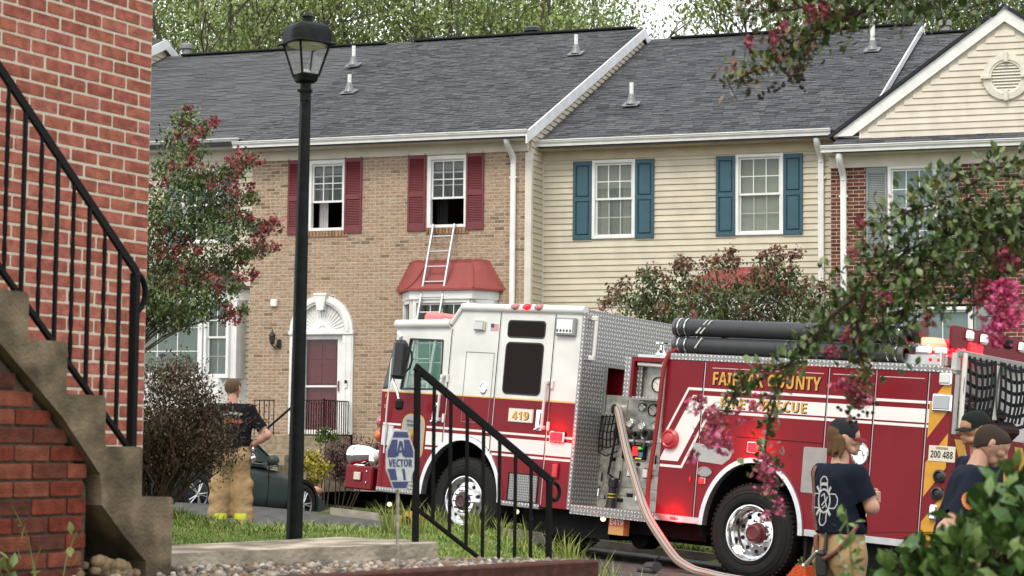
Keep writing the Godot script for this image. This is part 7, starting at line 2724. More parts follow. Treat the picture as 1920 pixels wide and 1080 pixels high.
	b.ball(Vector3(3.02, 0.26, -0.16), Vector3(0.16, 0.06, 0.07), 12)
	put("headlight", b, mat(Color(0.55, 0.25, 0.14), 0.1), h)
	for q in [[0.0, 0.0], [2.52, 0.0], [0.0, -1.62], [2.52, -1.62]]:
		var c := Vector3(q[0], 0.0, q[1] - 0.02)
		b = mb()
		b.lathe([Vector2(0.40, 0.0), Vector2(0.40, 0.012), Vector2(0.345, 0.014), Vector2(0.345, -0.12)], 32, Transform3D(across_axis, c))
		b.lathe([Vector2(0.35, -0.02), Vector2(0.0, -0.02)], 32, Transform3D(across_axis, c))
		put("wheel_arch", b, m_dark, h)
		b = mb()
		b.lathe([Vector2(0.2, -0.18), Vector2(0.31, -0.17), Vector2(0.325, -0.13), Vector2(0.325, -0.02), Vector2(0.31, 0.012), Vector2(0.25, 0.022), Vector2(0.225, 0.01), Vector2(0.21, -0.02)], 36, Transform3D(across_axis, c), true)
		var w := put("wheel", b, m_rubber, h)
		b = mb()
		b.lathe([Vector2(0.228, 0.0), Vector2(0.222, 0.018), Vector2(0.205, 0.01), Vector2(0.20, -0.04), Vector2(0.0, -0.05)], 36, Transform3D(across_axis, c))
		put("rim", b, mat(Color(0.20, 0.2, 0.2), 0.3, "", 1.0, "", 0.5, 0.8), w)
		for k in 10:
			var a := TAU * (k / 2) / 5.0 + (0.14 if k % 2 else -0.14)
			b = mb()
			b.bar(c + Vector3(cos(a) * 0.03, sin(a) * 0.03, 0.012), c + Vector3(cos(a * 1.0) * 0.21, sin(a) * 0.21, 0.006), 0.034, 0.02, Vector3(0, 0, 1), 0.008)
			put("spoke", b, mat(Color(0.66, 0.66, 0.64), 0.25, "", 1.0, "", 0.5, 0.8), w)
		b = mb()
		b.lathe([Vector2(0.05, 0.0), Vector2(0.045, 0.022), Vector2(0.0, 0.026)], 16, Transform3D(across_axis, c))
		put("hub_cap", b, m_steel, w)

# ---------------------------------------------------------------- people: smooth bodies meshed from a distance field
class Field:
	var bones := []      # [a, b, ra, rb]
	var clips := []      # [normal, offset]: keeps dot(p, n) < offset
	var k := 0.02
	func add(a: Vector3, b: Vector3, ra: float, rb: float) -> void:
		bones.append([a, b, ra, rb])
	func value(p: Vector3) -> float:
		var s := 0.0
		for q in bones:
			s += exp(-Field.dist(p, q) / k)
		var f := -k * log(maxf(s, 1e-30))
		for c in clips:
			f = maxf(f, p.dot(c[0]) - c[1])
		return f
	static func dist(p: Vector3, q: Array) -> float:
		var a: Vector3 = q[0]
		var ab: Vector3 = q[1] - a
		var t := clampf((p - a).dot(ab) / maxf(ab.length_squared(), 1e-9), 0.0, 1.0)
		return (p - a - ab * t).length() - lerpf(q[2], q[3], t)
	func into(m: Mb, cell: float) -> void:
		var lo := Vector3.INF
		var hi := -Vector3.INF
		for q in bones:
			var r: float = maxf(q[2], q[3]) + cell * 2.5 + k
			lo = lo.min(q[0] - Vector3.ONE * r).min(q[1] - Vector3.ONE * r)
			hi = hi.max(q[0] + Vector3.ONE * r).max(q[1] + Vector3.ONE * r)
		var nx := int((hi.x - lo.x) / cell) + 2
		var ny := int((hi.y - lo.y) / cell) + 2
		var nz := int((hi.z - lo.z) / cell) + 2
		var f := PackedFloat32Array()
		f.resize(nx * ny * nz)
		var sy := nx
		var sz := nx * ny
		for q in bones:
			var r: float = maxf(q[2], q[3]) + cell * 2.5 + k * 3.0
			var a: Vector3 = q[0]
			var ab: Vector3 = q[1] - a
			var l2 := maxf(ab.length_squared(), 1e-9)
			var blo := (a.min(q[1]) - Vector3.ONE * r - lo) / cell
			var bhi := (a.max(q[1]) + Vector3.ONE * r - lo) / cell
			for z in range(maxi(0, int(blo.z)), mini(nz - 1, int(bhi.z) + 1) + 1):
				for y in range(maxi(0, int(blo.y)), mini(ny - 1, int(bhi.y) + 1) + 1):
					for x in range(maxi(0, int(blo.x)), mini(nx - 1, int(bhi.x) + 1) + 1):
						var p := lo + Vector3(x, y, z) * cell - a
						var t := clampf(p.dot(ab) / l2, 0.0, 1.0)
						f[x + y * sy + z * sz] += exp(-((p - ab * t).length() - lerpf(q[2], q[3], t)) / k)
		for q in f.size():
			f[q] = -k * log(maxf(f[q], 1e-12))
		if clips:
			for z in nz:
				for y in ny:
					for x in nx:
						var p := lo + Vector3(x, y, z) * cell
						for c in clips:
							f[x + y * sy + z * sz] = maxf(f[x + y * sy + z * sz], p.dot(c[0]) - c[1])
		var ids := {}
		var corner := [0, 1, sy, sy + 1, sz, sz + 1, sz + sy, sz + sy + 1]
		var edges := [[0, 1], [2, 3], [4, 5], [6, 7], [0, 2], [1, 3], [4, 6], [5, 7], [0, 4], [1, 5], [2, 6], [3, 7]]
		for z in nz - 1:
			for y in ny - 1:
				for x in nx - 1:
					var o := x + y * sy + z * sz
					var inside := 0
					for c in corner:
						if f[o + c] < 0.0:
							inside += 1
					if inside == 0 or inside == 8:
						continue
					var sum := Vector3.ZERO
					var n := 0
					for e in edges:
						var fa := f[o + corner[e[0]]]
						var fb := f[o + corner[e[1]]]
						if (fa < 0.0) != (fb < 0.0):
							var t := fa / (fa - fb)
							var pa := Vector3(e[0] & 1, (e[0] >> 1) & 1, e[0] >> 2)
							var pb := Vector3(e[1] & 1, (e[1] >> 1) & 1, e[1] >> 2)
							sum += pa.lerp(pb, t)
							n += 1
					var g := Vector3(f[o + 1] - f[o] + f[o + sy + 1] - f[o + sy] + f[o + sz + 1] - f[o + sz] + f[o + sz + sy + 1] - f[o + sz + sy], f[o + sy] - f[o] + f[o + sy + 1] - f[o + 1] + f[o + sz + sy] - f[o + sz] + f[o + sz + sy + 1] - f[o + sz + 1], f[o + sz] - f[o] + f[o + sz + 1] - f[o + 1] + f[o + sz + sy] - f[o + sy] + f[o + sz + sy + 1] - f[o + sy + 1])
					ids[o] = m.vx(lo + (Vector3(x, y, z) + sum / n) * cell, g.normalized())
		for z in range(1, nz - 1):
			for y in range(1, ny - 1):
				for x in range(1, nx - 1):
					var o := x + y * sy + z * sz
					var s := f[o] < 0.0
					for q in [[1, sy, sz], [sy, sz, 1], [sz, 1, sy]]:
						if (f[o + q[0]] < 0.0) != s:
							var a: int = ids.get(o, -1)
							var b: int = ids.get(o - q[1], -1)
							var c: int = ids.get(o - q[1] - q[2], -1)
							var d: int = ids.get(o - q[2], -1)
							if a >= 0 and b >= 0 and c >= 0 and d >= 0:
								m.ti(a, b, c)
								m.ti(a, c, d)

func hand_bones(f: Field, wrist: Vector3, dir: Vector3, palm: Vector3, thumb: Vector3, curl: float) -> void:
	var d := dir.normalized()
	var s := thumb.normalized()
	var n := palm.normalized()
	for k in 4:
		var across_ := (1.5 - k) * 0.0195
		var base := wrist + d * 0.085 + s * across_
		f.add(wrist + d * 0.015 + s * across_ * 0.8, base, 0.0145, 0.0115)
		var ln: float = [0.042, 0.047, 0.044, 0.034][k]
		var d1 := (d * cos(curl) + n * sin(curl)).normalized()
		var d2 := (d * cos(curl * 2.1) + n * sin(curl * 2.1)).normalized()
		f.add(base, base + d1 * ln, 0.0098, 0.0088)
		f.add(base + d1 * ln, base + d1 * ln + d2 * ln * 0.85, 0.0088, 0.0075)
	var tb := wrist + d * 0.03 + s * 0.025
	var t1 := tb + (d * 0.7 + s * 0.6 + n * 0.3).normalized() * 0.045
	f.add(tb, t1, 0.0145, 0.0105)
	f.add(t1, t1 + (d * 0.9 + s * 0.1 + n * 0.4).normalized() * 0.033, 0.0105, 0.0085)

func head_bones(f: Field, x: Transform3D) -> void:   # face towards -z, centre of the skull at the origin
	var list := [[Vector3(0, 0.03, 0.025), Vector3(0, 0.035, -0.03), 0.079, 0.076], [Vector3(-0.022, 0.0, 0.01), Vector3(0.022, 0.0, 0.01), 0.07, 0.07],
		[Vector3(0, -0.02, -0.045), Vector3(0, -0.065, -0.06), 0.052, 0.036], [Vector3(-0.03, -0.075, -0.045), Vector3(0.03, -0.075, -0.045), 0.022, 0.022], [Vector3(0, -0.092, -0.075), Vector3(0, -0.085, -0.07), 0.018, 0.018],
		[Vector3(-0.05, -0.045, -0.005), Vector3(-0.035, -0.08, -0.04), 0.026, 0.02], [Vector3(0.05, -0.045, -0.005), Vector3(0.035, -0.08, -0.04), 0.026, 0.02],
		[Vector3(0, 0.008, -0.098), Vector3(0, -0.026, -0.117), 0.010, 0.0125], [Vector3(-0.012, -0.03, -0.104), Vector3(0.012, -0.03, -0.104), 0.010, 0.010],
		[Vector3(-0.035, 0.022, -0.086), Vector3(0.035, 0.022, -0.086), 0.014, 0.014], [Vector3(-0.04, -0.018, -0.075), Vector3(-0.045, -0.022, -0.055), 0.018, 0.02], [Vector3(0.04, -0.018, -0.075), Vector3(0.045, -0.022, -0.055), 0.018, 0.02],
		[Vector3(-0.016, -0.054, -0.096), Vector3(0.016, -0.054, -0.096), 0.0075, 0.0075], [Vector3(-0.014, -0.067, -0.093), Vector3(0.014, -0.067, -0.093), 0.0075, 0.0075]]
	for sx in [-1.0, 1.0]:
		list.append([Vector3(sx * 0.081, 0.012, 0.008), Vector3(sx * 0.079, -0.028, 0.0), 0.0085, 0.007])
		list.append([Vector3(sx * 0.088, 0.018, 0.016), Vector3(sx * 0.088, -0.008, 0.02), 0.007, 0.006])
	for q in list:
		f.add(x * q[0], x * q[1], q[2], q[3])

# a figure stood at its own origin, x to its right, y up, -z the way it faces
func figure(nm: String, label: String, at: Transform3D, p: Dictionary) -> Node3D:
	O = Vector3.ZERO
	var h := thing(nm, label, "person", at)
	var skin := mat(p.skin, 0.55, "blotch", 8.0)
	var J: Dictionary = p.j
	var lean: Transform3D = p.get("lean", Transform3D.IDENTITY)     # bends the trunk over the hips
	var head: Transform3D = p.head
	var L := func(v: Vector3) -> Vector3: return lean * v
	var body := mb()
	var f := Field.new()
	f.k = 0.018
	f.add(L.call(Vector3(0, 1.40, 0.02)), head * Vector3(0, -0.06, 0.015), 0.062, 0.056)
	for sx in ["l", "r"]:
		var sg := -1.0 if sx == "l" else 1.0
		var sh: Vector3 = L.call(Vector3(sg * 0.185, 1.42, 0.01))
		f.add(L.call(Vector3(sg * 0.05, 1.40, 0.02)), sh, 0.06, 0.052)
		f.add(sh, J["elbow_" + sx], 0.05, 0.041)
		f.add(J["elbow_" + sx], J["elbow_" + sx].lerp(J["wrist_" + sx], 0.35), 0.040, 0.041)
		f.add(J["elbow_" + sx].lerp(J["wrist_" + sx], 0.35), J["wrist_" + sx], 0.041, 0.027)
		f.add(Vector3(sg * 0.09, 0.92, 0), Vector3(sg * 0.10, 0.50, -0.01), 0.075, 0.05)
		f.add(Vector3(sg * 0.10, 0.50, -0.01), Vector3(sg * 0.11, 0.10, 0.03), 0.05, 0.038)
	f.add(L.call(Vector3(0, 1.32, 0)), Vector3(0, 0.98, 0), 0.10, 0.10)
	f.into(body, 0.014)
	f = Field.new()
	f.k = 0.006
	head_bones(f, head)
	f.into(body, 0.0055)
	for sx in ["l", "r"]:
		if J.has("hand_" + sx):
			f = Field.new()
			f.k = 0.004
			var q: Array = J["hand_" + sx]
			f.add(J["wrist_" + sx], J["wrist_" + sx] + q[0].normalized() * 0.02, 0.026, 0.02)
			hand_bones(f, J["wrist_" + sx], q[0], q[1], q[2], q[3])
			f.into(body, 0.0042)
	put("body", body, skin, h)
	# eyes, brows
	var b := mb()
	for sx in [-1.0, 1.0]:
		b.ball(head * Vector3(sx * 0.031, 0.005, -0.088), Vector3(0.010, 0.006, 0.006), 8)
		b.tube([head * Vector3(sx * 0.018, 0.026, -0.099), head * Vector3(sx * 0.035, 0.031, -0.095), head * Vector3(sx * 0.05, 0.024, -0.083)], 0.004, 5)
	kind(put("eyes_and_brows", b, mat(p.hair * 0.5, 0.6), h), "stuff")
	# hair
	f = Field.new()
	f.k = 0.006
	if p.get("long", false) or p.has("cap"):
		f.add(head * Vector3(0, 0.042, 0.03), head * Vector3(0, 0.048, -0.025), 0.084, 0.078)
	else:
		f.add(head * Vector3(0, 0.034, 0.027), head * Vector3(0, 0.038, -0.028), 0.083, 0.079)
		f.add(head * Vector3(-0.022, 0.0, 0.012), head * Vector3(0.022, 0.0, 0.012), 0.073, 0.073)
	f.add(head * Vector3(0, 0.0, 0.03), head * Vector3(0, -0.04, 0.026), 0.072, 0.062)
	if p.get("long", false):
		for k in 21:
			var a := lerpf(-1.75, 1.75, k / 20.0)
			var s := Vector3(sin(a) * 0.075, 0.0, 0.02 + cos(a) * 0.06)
			f.add(head * (s + Vector3(0, 0.0, 0)), head * (s * 1.12 + Vector3(0.010 * sin(k * 2.0), -0.105 - 0.022 * sin(k * 3.1), 0.012 + 0.012 * sin(k * 1.7))), 0.019, 0.006)
		f.clips.append([head.basis * Vector3(0, 0, -1), (head.basis * Vector3(0, 0, -1)).dot(head.origin) - 0.008])
	else:
		f.clips.append([head.basis * Vector3(0, -1, -0.7).normalized(), (head.basis * Vector3(0, -1, -0.7).normalized()).dot(head.origin) + 0.004])
	b = mb()
	f.into(b, 0.007)
	put("hair", b, mat(p.hair, 0.75, "grain", 30.0, "n_grain", 1.0), h)
	if p.has("cap"):
		b = mb()
		var ch: Transform3D = head * Transform3D(Basis(Vector3.RIGHT, -0.16), Vector3(0, 0.035, 0.005))
		b.lathe([Vector2(0.0965, -0.02), Vector2(0.098, 0.0), Vector2(0.097, 0.03), Vector2(0.088, 0.065), Vector2(0.065, 0.092), Vector2(0.03, 0.103), Vector2(0.0, 0.105)], 28, ch * Transform3D(Basis.from_scale(Vector3(0.93, 1, 1.08)), Vector3.ZERO), true)
		b.ball(ch * Vector3(0, 0.105, 0), Vector3(0.009, 0.005, 0.009), 8)
		var cap := put("cap", b, mat(p.cap, 0.9, "grain", 20.0, "n_cloth", 0.5), h)
		b = mb()
		var rows := []
		for k in 5:
			var t := k / 4.0
			var row := []
			for q in 11:
				var a := lerpf(-1.15, 1.15, q / 10.0)
				row.append(ch * Vector3(sin(a) * 0.088 * (1.0 - 0.12 * t), 0.0 - 0.018 * t - 0.025 * sin(a) * sin(a), -cos(a) * 0.10 - t * 0.07 * pow(cos(a), 0.6)))
			rows.append(row)
		b.sheet(rows, Vector3.UP)
		put("visor", b, mat(p.get("visor", p.cap), 0.9), cap)
	# shirt
	f = Field.new()
	f.k = 0.022
	for sg in [-1.0, 1.0]:
		f.add(L.call(Vector3(sg * 0.085, 1.34, 0.01)), Vector3(sg * 0.085, 0.97, 0.0), 0.112, 0.112)
		f.add(L.call(Vector3(sg * 0.06, 1.42, 0.02)), L.call(Vector3(sg * 0.185, 1.415, 0.01)), 0.062, 0.066)
		var el: Vector3 = J["elbow_l"] if sg < 0 else J["elbow_r"]
		var sh: Vector3 = L.call(Vector3(sg * 0.185, 1.415, 0.01))
		f.add(sh, sh.lerp(el, 0.80), 0.07, 0.066)
	f.add(L.call(Vector3(0, 1.38, 0.0)), Vector3(0, 0.97, 0.0), 0.115, 0.118)
	for q in [[-0.17, 1.06, 0.05, 0.04, 1.02, 0.112], [0.17, 1.10, 0.05, -0.02, 1.06, 0.114], [-0.16, 1.16, 0.06, 0.0, 1.09, 0.115], [0.18, 1.22, 0.03, 0.05, 1.13, 0.112], [0.19, 1.30, 0.02, 0.10, 1.18, 0.10], [-0.19, 1.30, 0.02, -0.10, 1.17, 0.10], [0.18, 1.06, -0.03, 0.19, 1.20, 0.0], [0.10, 1.39, 0.10, 0.17, 1.28, 0.07], [0.15, 1.05, -0.07, 0.19, 1.16, -0.03]]:
		f.add(L.call(Vector3(q[0], q[1], q[2])), L.call(Vector3(q[3], q[4], q[5])), 0.020, 0.010)
	f.clips.append([Vector3(0, -1, 0), -p.get("hem", 0.965)])
	f.clips.append([lean.basis * Vector3(0, 1, -0.25).normalized(), (lean.basis * Vector3(0, 1, -0.25).normalized()).dot(lean * Vector3(0, 1.475, -0.02))])
	for sg in [-1.0, 1.0]:
		var el: Vector3 = J["elbow_l"] if sg < 0 else J["elbow_r"]
		var sh: Vector3 = L.call(Vector3(sg * 0.185, 1.415, 0.01))
		var dd := (el - sh).normalized()
		var far := sh.lerp(el, 0.74)
		# only cuts what lies past the cuff on that arm
		p["cuff_%d" % int(sg)] = [dd, far]
	b = mb()
	f.into(b, 0.013)
	var keep_v := PackedInt32Array()
	for k in range(0, b.i.size(), 3):
		var c := (b.v[b.i[k]] + b.v[b.i[k + 1]] + b.v[b.i[k + 2]]) / 3.0
		var cut := false
		for sg in [-1, 1]:
			var q: Array = p["cuff_%d" % sg]
			var rel: Vector3 = c - q[1]
			if rel.dot(q[0]) > 0.0 and (rel - q[0] * rel.dot(q[0])).length() < 0.10:
				cut = true
		if not cut:
			keep_v.append_array([b.i[k], b.i[k + 1], b.i[k + 2]])
	b.i = keep_v
	put("shirt", b, mat(p.shirt, 0.9, "grain", 16.0, "n_cloth", 1.1), h)
	p["field"] = f
	# trousers
	f = Field.new()
	f.k = 0.03
	for sg in [-1.0, 1.0]:
		f.add(Vector3(sg * 0.08, 1.0, 0.0), Vector3(sg * 0.09, 0.86, 0.01), 0.112, 0.12)
		f.add(Vector3(sg * 0.10, 0.86, 0.01), Vector3(sg * 0.125, 0.48, -0.01), 0.105, 0.086)
		f.add(Vector3(sg * 0.125, 0.48, -0.01), Vector3(sg * 0.14, 0.10, 0.02), 0.086, 0.086)
		for q in [[0.62, 0.012], [0.44, 0.010], [0.30, 0.012], [0.22, 0.008]]:
			f.add(Vector3(sg * 0.06, q[0], -0.06), Vector3(sg * 0.21, q[0] - 0.05, 0.03), 0.03 + q[1], 0.028 + q[1])
	f.clips.append([Vector3(0, 1, 0), p.get("waist", 1.03)])
	f.clips.append([Vector3(0, -1, 0), -0.06])
	b = mb()
	f.into(b, 0.015)
	var tr := put("trousers", b, mat(Color(0.36, 0.245, 0.125), 0.9, "blotch", 2.0, "n_cloth", 0.7), h)
	p["legs"] = f
	for sg in [-1.0, 1.0]:
		b = mb()
		b.lathe([Vector2(0.098, -0.035), Vector2(0.100, 0.0), Vector2(0.098, 0.035)], 20, Transform3D(Basis.IDENTITY, Vector3(sg * 0.137, 0.20, 0.013)))
		put("reflective_band", b, mat(Color(0.55, 0.60, 0.04), 0.5), tr)
		b = mb()
		b.box(Vector3(sg * 0.125, 0.045, -0.05), Vector3(0.11, 0.09, 0.30), 0.035)
		put("boot", b, m_black, h)
	return h

func stuck_on(b: Mb, f: Field, pts: Array, wide: float, from: Vector3, lift := 0.004) -> void:   # a flat strip laid on a surface, found by walking in along `from`
	var prev := []
	for k in pts.size():
		var p: Vector3 = pts[k]
		var t := 0.0
		for q in 60:
			var v := f.value(p + from * t)
			if v < 0.001:
				break
			t += maxf(v * 0.7, 0.001)
		pts[k] = p + from * (t - lift)
	for k in pts.size() - 1:
		var d: Vector3 = pts[k + 1] - pts[k]
		var s: Vector3 = d.cross(from).normalized() * wide * 0.5
		var e: Vector3 = -from * 0.003
		b.quad(pts[k] - s, pts[k] + s, pts[k + 1] + s, pts[k + 1] - s, -from)
		b.quad(pts[k] - s, pts[k + 1] - s, pts[k + 1] - s - e, pts[k] - s - e, -s)
		b.quad(pts[k] + s, pts[k + 1] + s, pts[k + 1] + s - e, pts[k] + s - e, s)

func facing(dir: Vector3) -> Basis:
	var d := Vector3(dir.x, 0, dir.z).normalized()
	return Basis(d.cross(Vector3.UP), Vector3.UP, -d)

func loop_pts(list: Array, z: float, per := 5) -> Array:
	var out := []
	for k in list.size() - 1:
		for q in per:
			var a: Vector2 = list[k]
			var e: Vector2 = list[k + 1]
			var p := a.lerp(e, float(q) / per)
			out.append(Vector3(p.x, p.y, z))
	var l: Vector2 = list[list.size() - 1]
	out.append(Vector3(l.x, l.y, z))
	return out

func people() -> void:
	var navy := Color(0.014, 0.018, 0.032)
	# the firefighter with crossed arms, seen from behind his right shoulder
	var s := 0.985
	var at := Transform3D(facing(Vector3(0.89, 0, -0.46)).scaled(Vector3.ONE * s), Vector3(2.215, 0.035, -14.0))
	var p := {"skin": Color(0.52, 0.28, 0.19), "hair": Color(0.15, 0.085, 0.042), "long": true, "cap": Color(0.028, 0.03, 0.034), "visor": Color(0.16, 0.02, 0.035), "shirt": navy, "waist": 1.05, "hem": 1.015,
		"head": Transform3D(Basis(Vector3.UP, -0.42), Vector3(0.0, 1.655, -0.03)),
		"j": {"elbow_r": Vector3(0.255, 1.20, -0.07), "wrist_r": Vector3(0.03, 1.19, -0.235), "hand_r": [Vector3(-1, 0.05, -0.05), Vector3(0, -0.1, 1), Vector3(0, 1, 0.1), 0.3],
			"elbow_l": Vector3(-0.27, 1.20, -0.06), "wrist_l": Vector3(0.13, 1.25, -0.205), "hand_l": [Vector3(0.85, 0.15, 0.45), Vector3(-0.45, 0.0, 0.9), Vector3(0, 1, 0), 0.42]}}
	var h := figure("firefighter", "firefighter with long hair and a cap, arms crossed, in navy shirt and tan trousers", at, p)
	# emblem on the back of the shirt
	var b := mb()
	var c := Vector2(-0.005, 1.235)
	var back := Vector3(0, 0, -1)
	var cross := []
	for k in 4:
		var a := TAU * k / 4
		for q in [[-0.33, 0.135], [-0.12, 0.150], [0.12, 0.150], [0.33, 0.135], [0.62, 0.075], [0.95, 0.075]]:
			cross.append(c + Vector2(sin(a + q[0]), cos(a + q[0])) * q[1] * Vector2(0.92, 1.1))
	cross.append(cross[0])
	stuck_on(b, p.field, loop_pts(cross, 0.35, 3), 0.008, back)
	var ring := []
	for k in 25:
		ring.append(c + Vector2(sin(TAU * k / 24), cos(TAU * k / 24)) * Vector2(0.066, 0.078))
	stuck_on(b, p.field, loop_pts(ring, 0.35, 1), 0.012, back)
	for k in 4:
		var a := TAU * (k + 0.5) / 4
		stuck_on(b, p.field, loop_pts([c + Vector2(sin(a), cos(a)) * Vector2(0.07, 0.082), c + Vector2(sin(a), cos(a)) * Vector2(0.115, 0.137)], 0.35, 4), 0.018, back)
	for q in [[Vector2(-0.035, 0.03), Vector2(0.0, 0.05), Vector2(0.01, 0.0), Vector2(-0.03, -0.03)], [Vector2(0.035, 0.03), Vector2(0.015, -0.01), Vector2(0.03, -0.045)], [Vector2(-0.02, -0.05), Vector2(0.01, -0.03)]]:
		var line := []
		for v in q:
			line.append(c + v)
		stuck_on(b, p.field, loop_pts(line, 0.35, 4), 0.009, back)
	var arc1 := []
	for k in 9:
		var a := -0.36 + 0.72 * k / 8
		arc1.append(c + Vector2(sin(a), cos(a)) * 0.115)
	stuck_on(b, p.field, loop_pts(arc1, 0.35, 1), 0.020, back)
	put("shirt_emblem", b, mat(Color(0.50, 0.50, 0.50), 0.8), h)
	# leather strap over the shoulder with its tool
	var leather := mat(Color(0.20, 0.065, 0.04), 0.55, "dirty", 6.0)
	b = mb()
	stuck_on(b, p.field, loop_pts([Vector2(-0.165, 1.47), Vector2(-0.165, 1.38), Vector2(-0.135, 1.20), Vector2(-0.09, 0.99)], 0.40, 10), 0.036, back, 0.008)
	put("radio_strap", b, leather, h)
	b = mb()
	b.tube(curve([Vector3(-0.09, 1.00, 0.135), Vector3(-0.075, 0.93, 0.15), Vector3(-0.06, 0.87, 0.15)], 8), 0.018, 6)
	b.tube(curve([Vector3(-0.05, 0.86, 0.15), Vector3(0.06, 0.85, 0.17), Vector3(0.14, 0.90, 0.14), Vector3(0.20, 0.99, 0.08), Vector3(0.22, 1.08, 0.02)], 16), 0.017, 6)
	b.tube(curve([Vector3(0.02, 1.02, 0.135), Vector3(0.015, 0.94, 0.145), Vector3(0.01, 0.86, 0.15)], 8), 0.008, 6)
	put("suspender_strap", b, leather, h)
	b = mb()
	b.bar(Vector3(-0.02, 0.90, 0.17), Vector3(-0.15, 0.80, 0.18), 0.035, 0.02, Vector3(0, 0, 1), 0.008)
	b.bar(Vector3(-0.15, 0.80, 0.18), Vector3(-0.17, 0.785, 0.18), 0.05, 0.03, Vector3(0, 0, 1), 0.008)
	put("belt_tool", b, mat(Color(0.6, 0.58, 0.5), 0.35, "", 1.0, "", 0.5, 0.5), h)
	b = mb()
	b.box(Vector3(0.0, 0.80, 0.16), Vector3(0.10, 0.16, 0.05), 0.02)
	b.ball(Vector3(0.02, 0.88, 0.17), Vector3(0.03, 0.03, 0.02), 8)
	b.tube([Vector3(0.03, 1.02, 0.135), Vector3(0.03, 0.9, 0.15)], 0.01, 6)
	put("tool_pouch", b, m_black, h)
	# the bare-headed firefighter looking down, seen from his right
	at = Transform3D(facing(Vector3(1.0, 0, -0.06)), Vector3(2.655, 0.03, -12.5))
	var lean := Transform3D(Basis(Vector3.RIGHT, -0.30), Vector3.ZERO)
	lean.origin = Vector3(0, 0.98, 0) - lean.basis * Vector3(0, 0.98, 0)
	p = {"skin": Color(0.50, 0.27, 0.19), "hair": Color(0.05, 0.036, 0.028), "shirt": navy, "lean": lean,
		"head": Transform3D(Basis(Vector3.UP, -0.08) * Basis(Vector3.RIGHT, -0.50), Vector3(0.0, 1.60, -0.225)),
		"j": {"elbow_r": Vector3(0.275, 1.10, 0.13), "wrist_r": Vector3(0.24, 0.88, 0.02), "hand_r": [Vector3(-0.1, -0.9, -0.4), Vector3(-1, 0, 0), Vector3(0, -0.3, -1), 0.4],
			"elbow_l": Vector3(-0.27, 1.06, -0.16), "wrist_l": Vector3(-0.18, 0.95, -0.36), "hand_l": [Vector3(0.2, -0.3, -0.9), Vector3(1, 0, 0), Vector3(0, 1, 0), 0.4]}}
	h = figure("firefighter", "bare-headed firefighter with cropped dark hair looking down, orange patch on his sleeve", at, p)
	b = mb()
	var shr: Vector3 = lean * Vector3(0.185, 1.415, 0.01)
	var mid: Vector3 = shr.lerp(Vector3(0.275, 1.10, 0.13), 0.42)
	var disc := []
	for r in [0.012, 0.03, 0.045]:
		var pts := []
		for k in 17:
			pts.append(Vector3(0.5, mid.y + cos(TAU * k / 16) * r, mid.z + sin(TAU * k / 16) * r * 0.9))
		stuck_on(b, p.field, pts, 0.018, Vector3(-1, 0, 0))
	put("sleeve_patch", b, mat(Color(0.55, 0.19, 0.07), 0.8), h)
	# the third one, in a dark cap, facing left behind them
	at = Transform3D(facing(Vector3(-0.97, 0, 0.25)), Vector3(3.36, 0.08, -15.0))
	p = {"skin": Color(0.42, 0.20, 0.11), "hair": Color(0.012, 0.01, 0.009), "cap": Color(0.02, 0.025, 0.022), "shirt": navy,
		"head": Transform3D(Basis(Vector3.RIGHT, 0.05), Vector3(0.0, 1.665, -0.02)),
		"j": {"elbow_r": Vector3(0.28, 1.12, 0.0), "wrist_r": Vector3(0.25, 0.9, -0.14), "hand_r": [Vector3(0, -1, -0.3), Vector3(-1, 0, 0), Vector3(0, -0.3, -1), 0.4],
			"elbow_l": Vector3(-0.28, 1.12, 0.0), "wrist_l": Vector3(-0.25, 0.9, -0.14), "hand_l": [Vector3(0, -1, -0.3), Vector3(1, 0, 0), Vector3(0, -0.3, -1), 0.4]}}
	figure("firefighter", "firefighter in a dark cap facing left behind the bare-headed one", at, p)
	# the one by the parked car, hand on hip
	at = Transform3D(facing(Vector3(-0.12, 0, -1.0)).scaled(Vector3.ONE * 0.985), Vector3(-3.15, 0.575, -23.6))
	p = {"skin": Color(0.50, 0.27, 0.19), "hair": Color(0.13, 0.085, 0.05), "shirt": Color(0.012, 0.012, 0.016),
		"head": Transform3D(Basis(Vector3.UP, -0.5) * Basis(Vector3.RIGHT, -0.1), Vector3(0.0, 1.66, -0.03)),
		"j": {"elbow_r": Vector3(0.40, 1.13, 0.06), "wrist_r": Vector3(0.19, 0.99, -0.02), "hand_r": [Vector3(-0.8, -0.2, -0.5), Vector3(-0.3, 0, 0.9), Vector3(0.1, 1, 0), 0.4],
			"elbow_l": Vector3(-0.30, 1.13, 0.02), "wrist_l": Vector3(-0.22, 0.95, -0.18), "hand_l": [Vector3(0.5, -0.4, -0.7), Vector3(1, 0, 0), Vector3(0, 1, 0), 0.4]}}
	h = figure("firefighter", "firefighter with a hand on his hip standing between twiggy bush and sedan", at, p)
	b = mb()
	stuck_on(b, p.field, loop_pts([Vector2(-0.11, 1.36), Vector2(-0.04, 1.375), Vector2(0.04, 1.375), Vector2(0.11, 1.36)], 0.4, 4), 0.028, Vector3(0, 0, -1))
	put("shirt_lettering", b, mat(Color(0.35, 0.34, 0.33), 0.8), h)
	b = mb()
	stuck_on(b, p.field, loop_pts([Vector2(-0.10, 1.27), Vector2(-0.02, 1.30), Vector2(0.06, 1.27), Vector2(0.11, 1.29)], 0.4, 4), 0.045, Vector3(0, 0, -1))
	put("shirt_print", b, mat(Color(0.28, 0.10, 0.05), 0.8), h)
	b = mb()
	b.ball(Vector3(0.24, 0.86, 0.08), Vector3(0.035, 0.06, 0.03), 10)
	b.ball(Vector3(0.24, 0.97, 0.08), Vector3(0.02, 0.03, 0.02), 8)
	put("belt_clip", b, m_chrome, h)

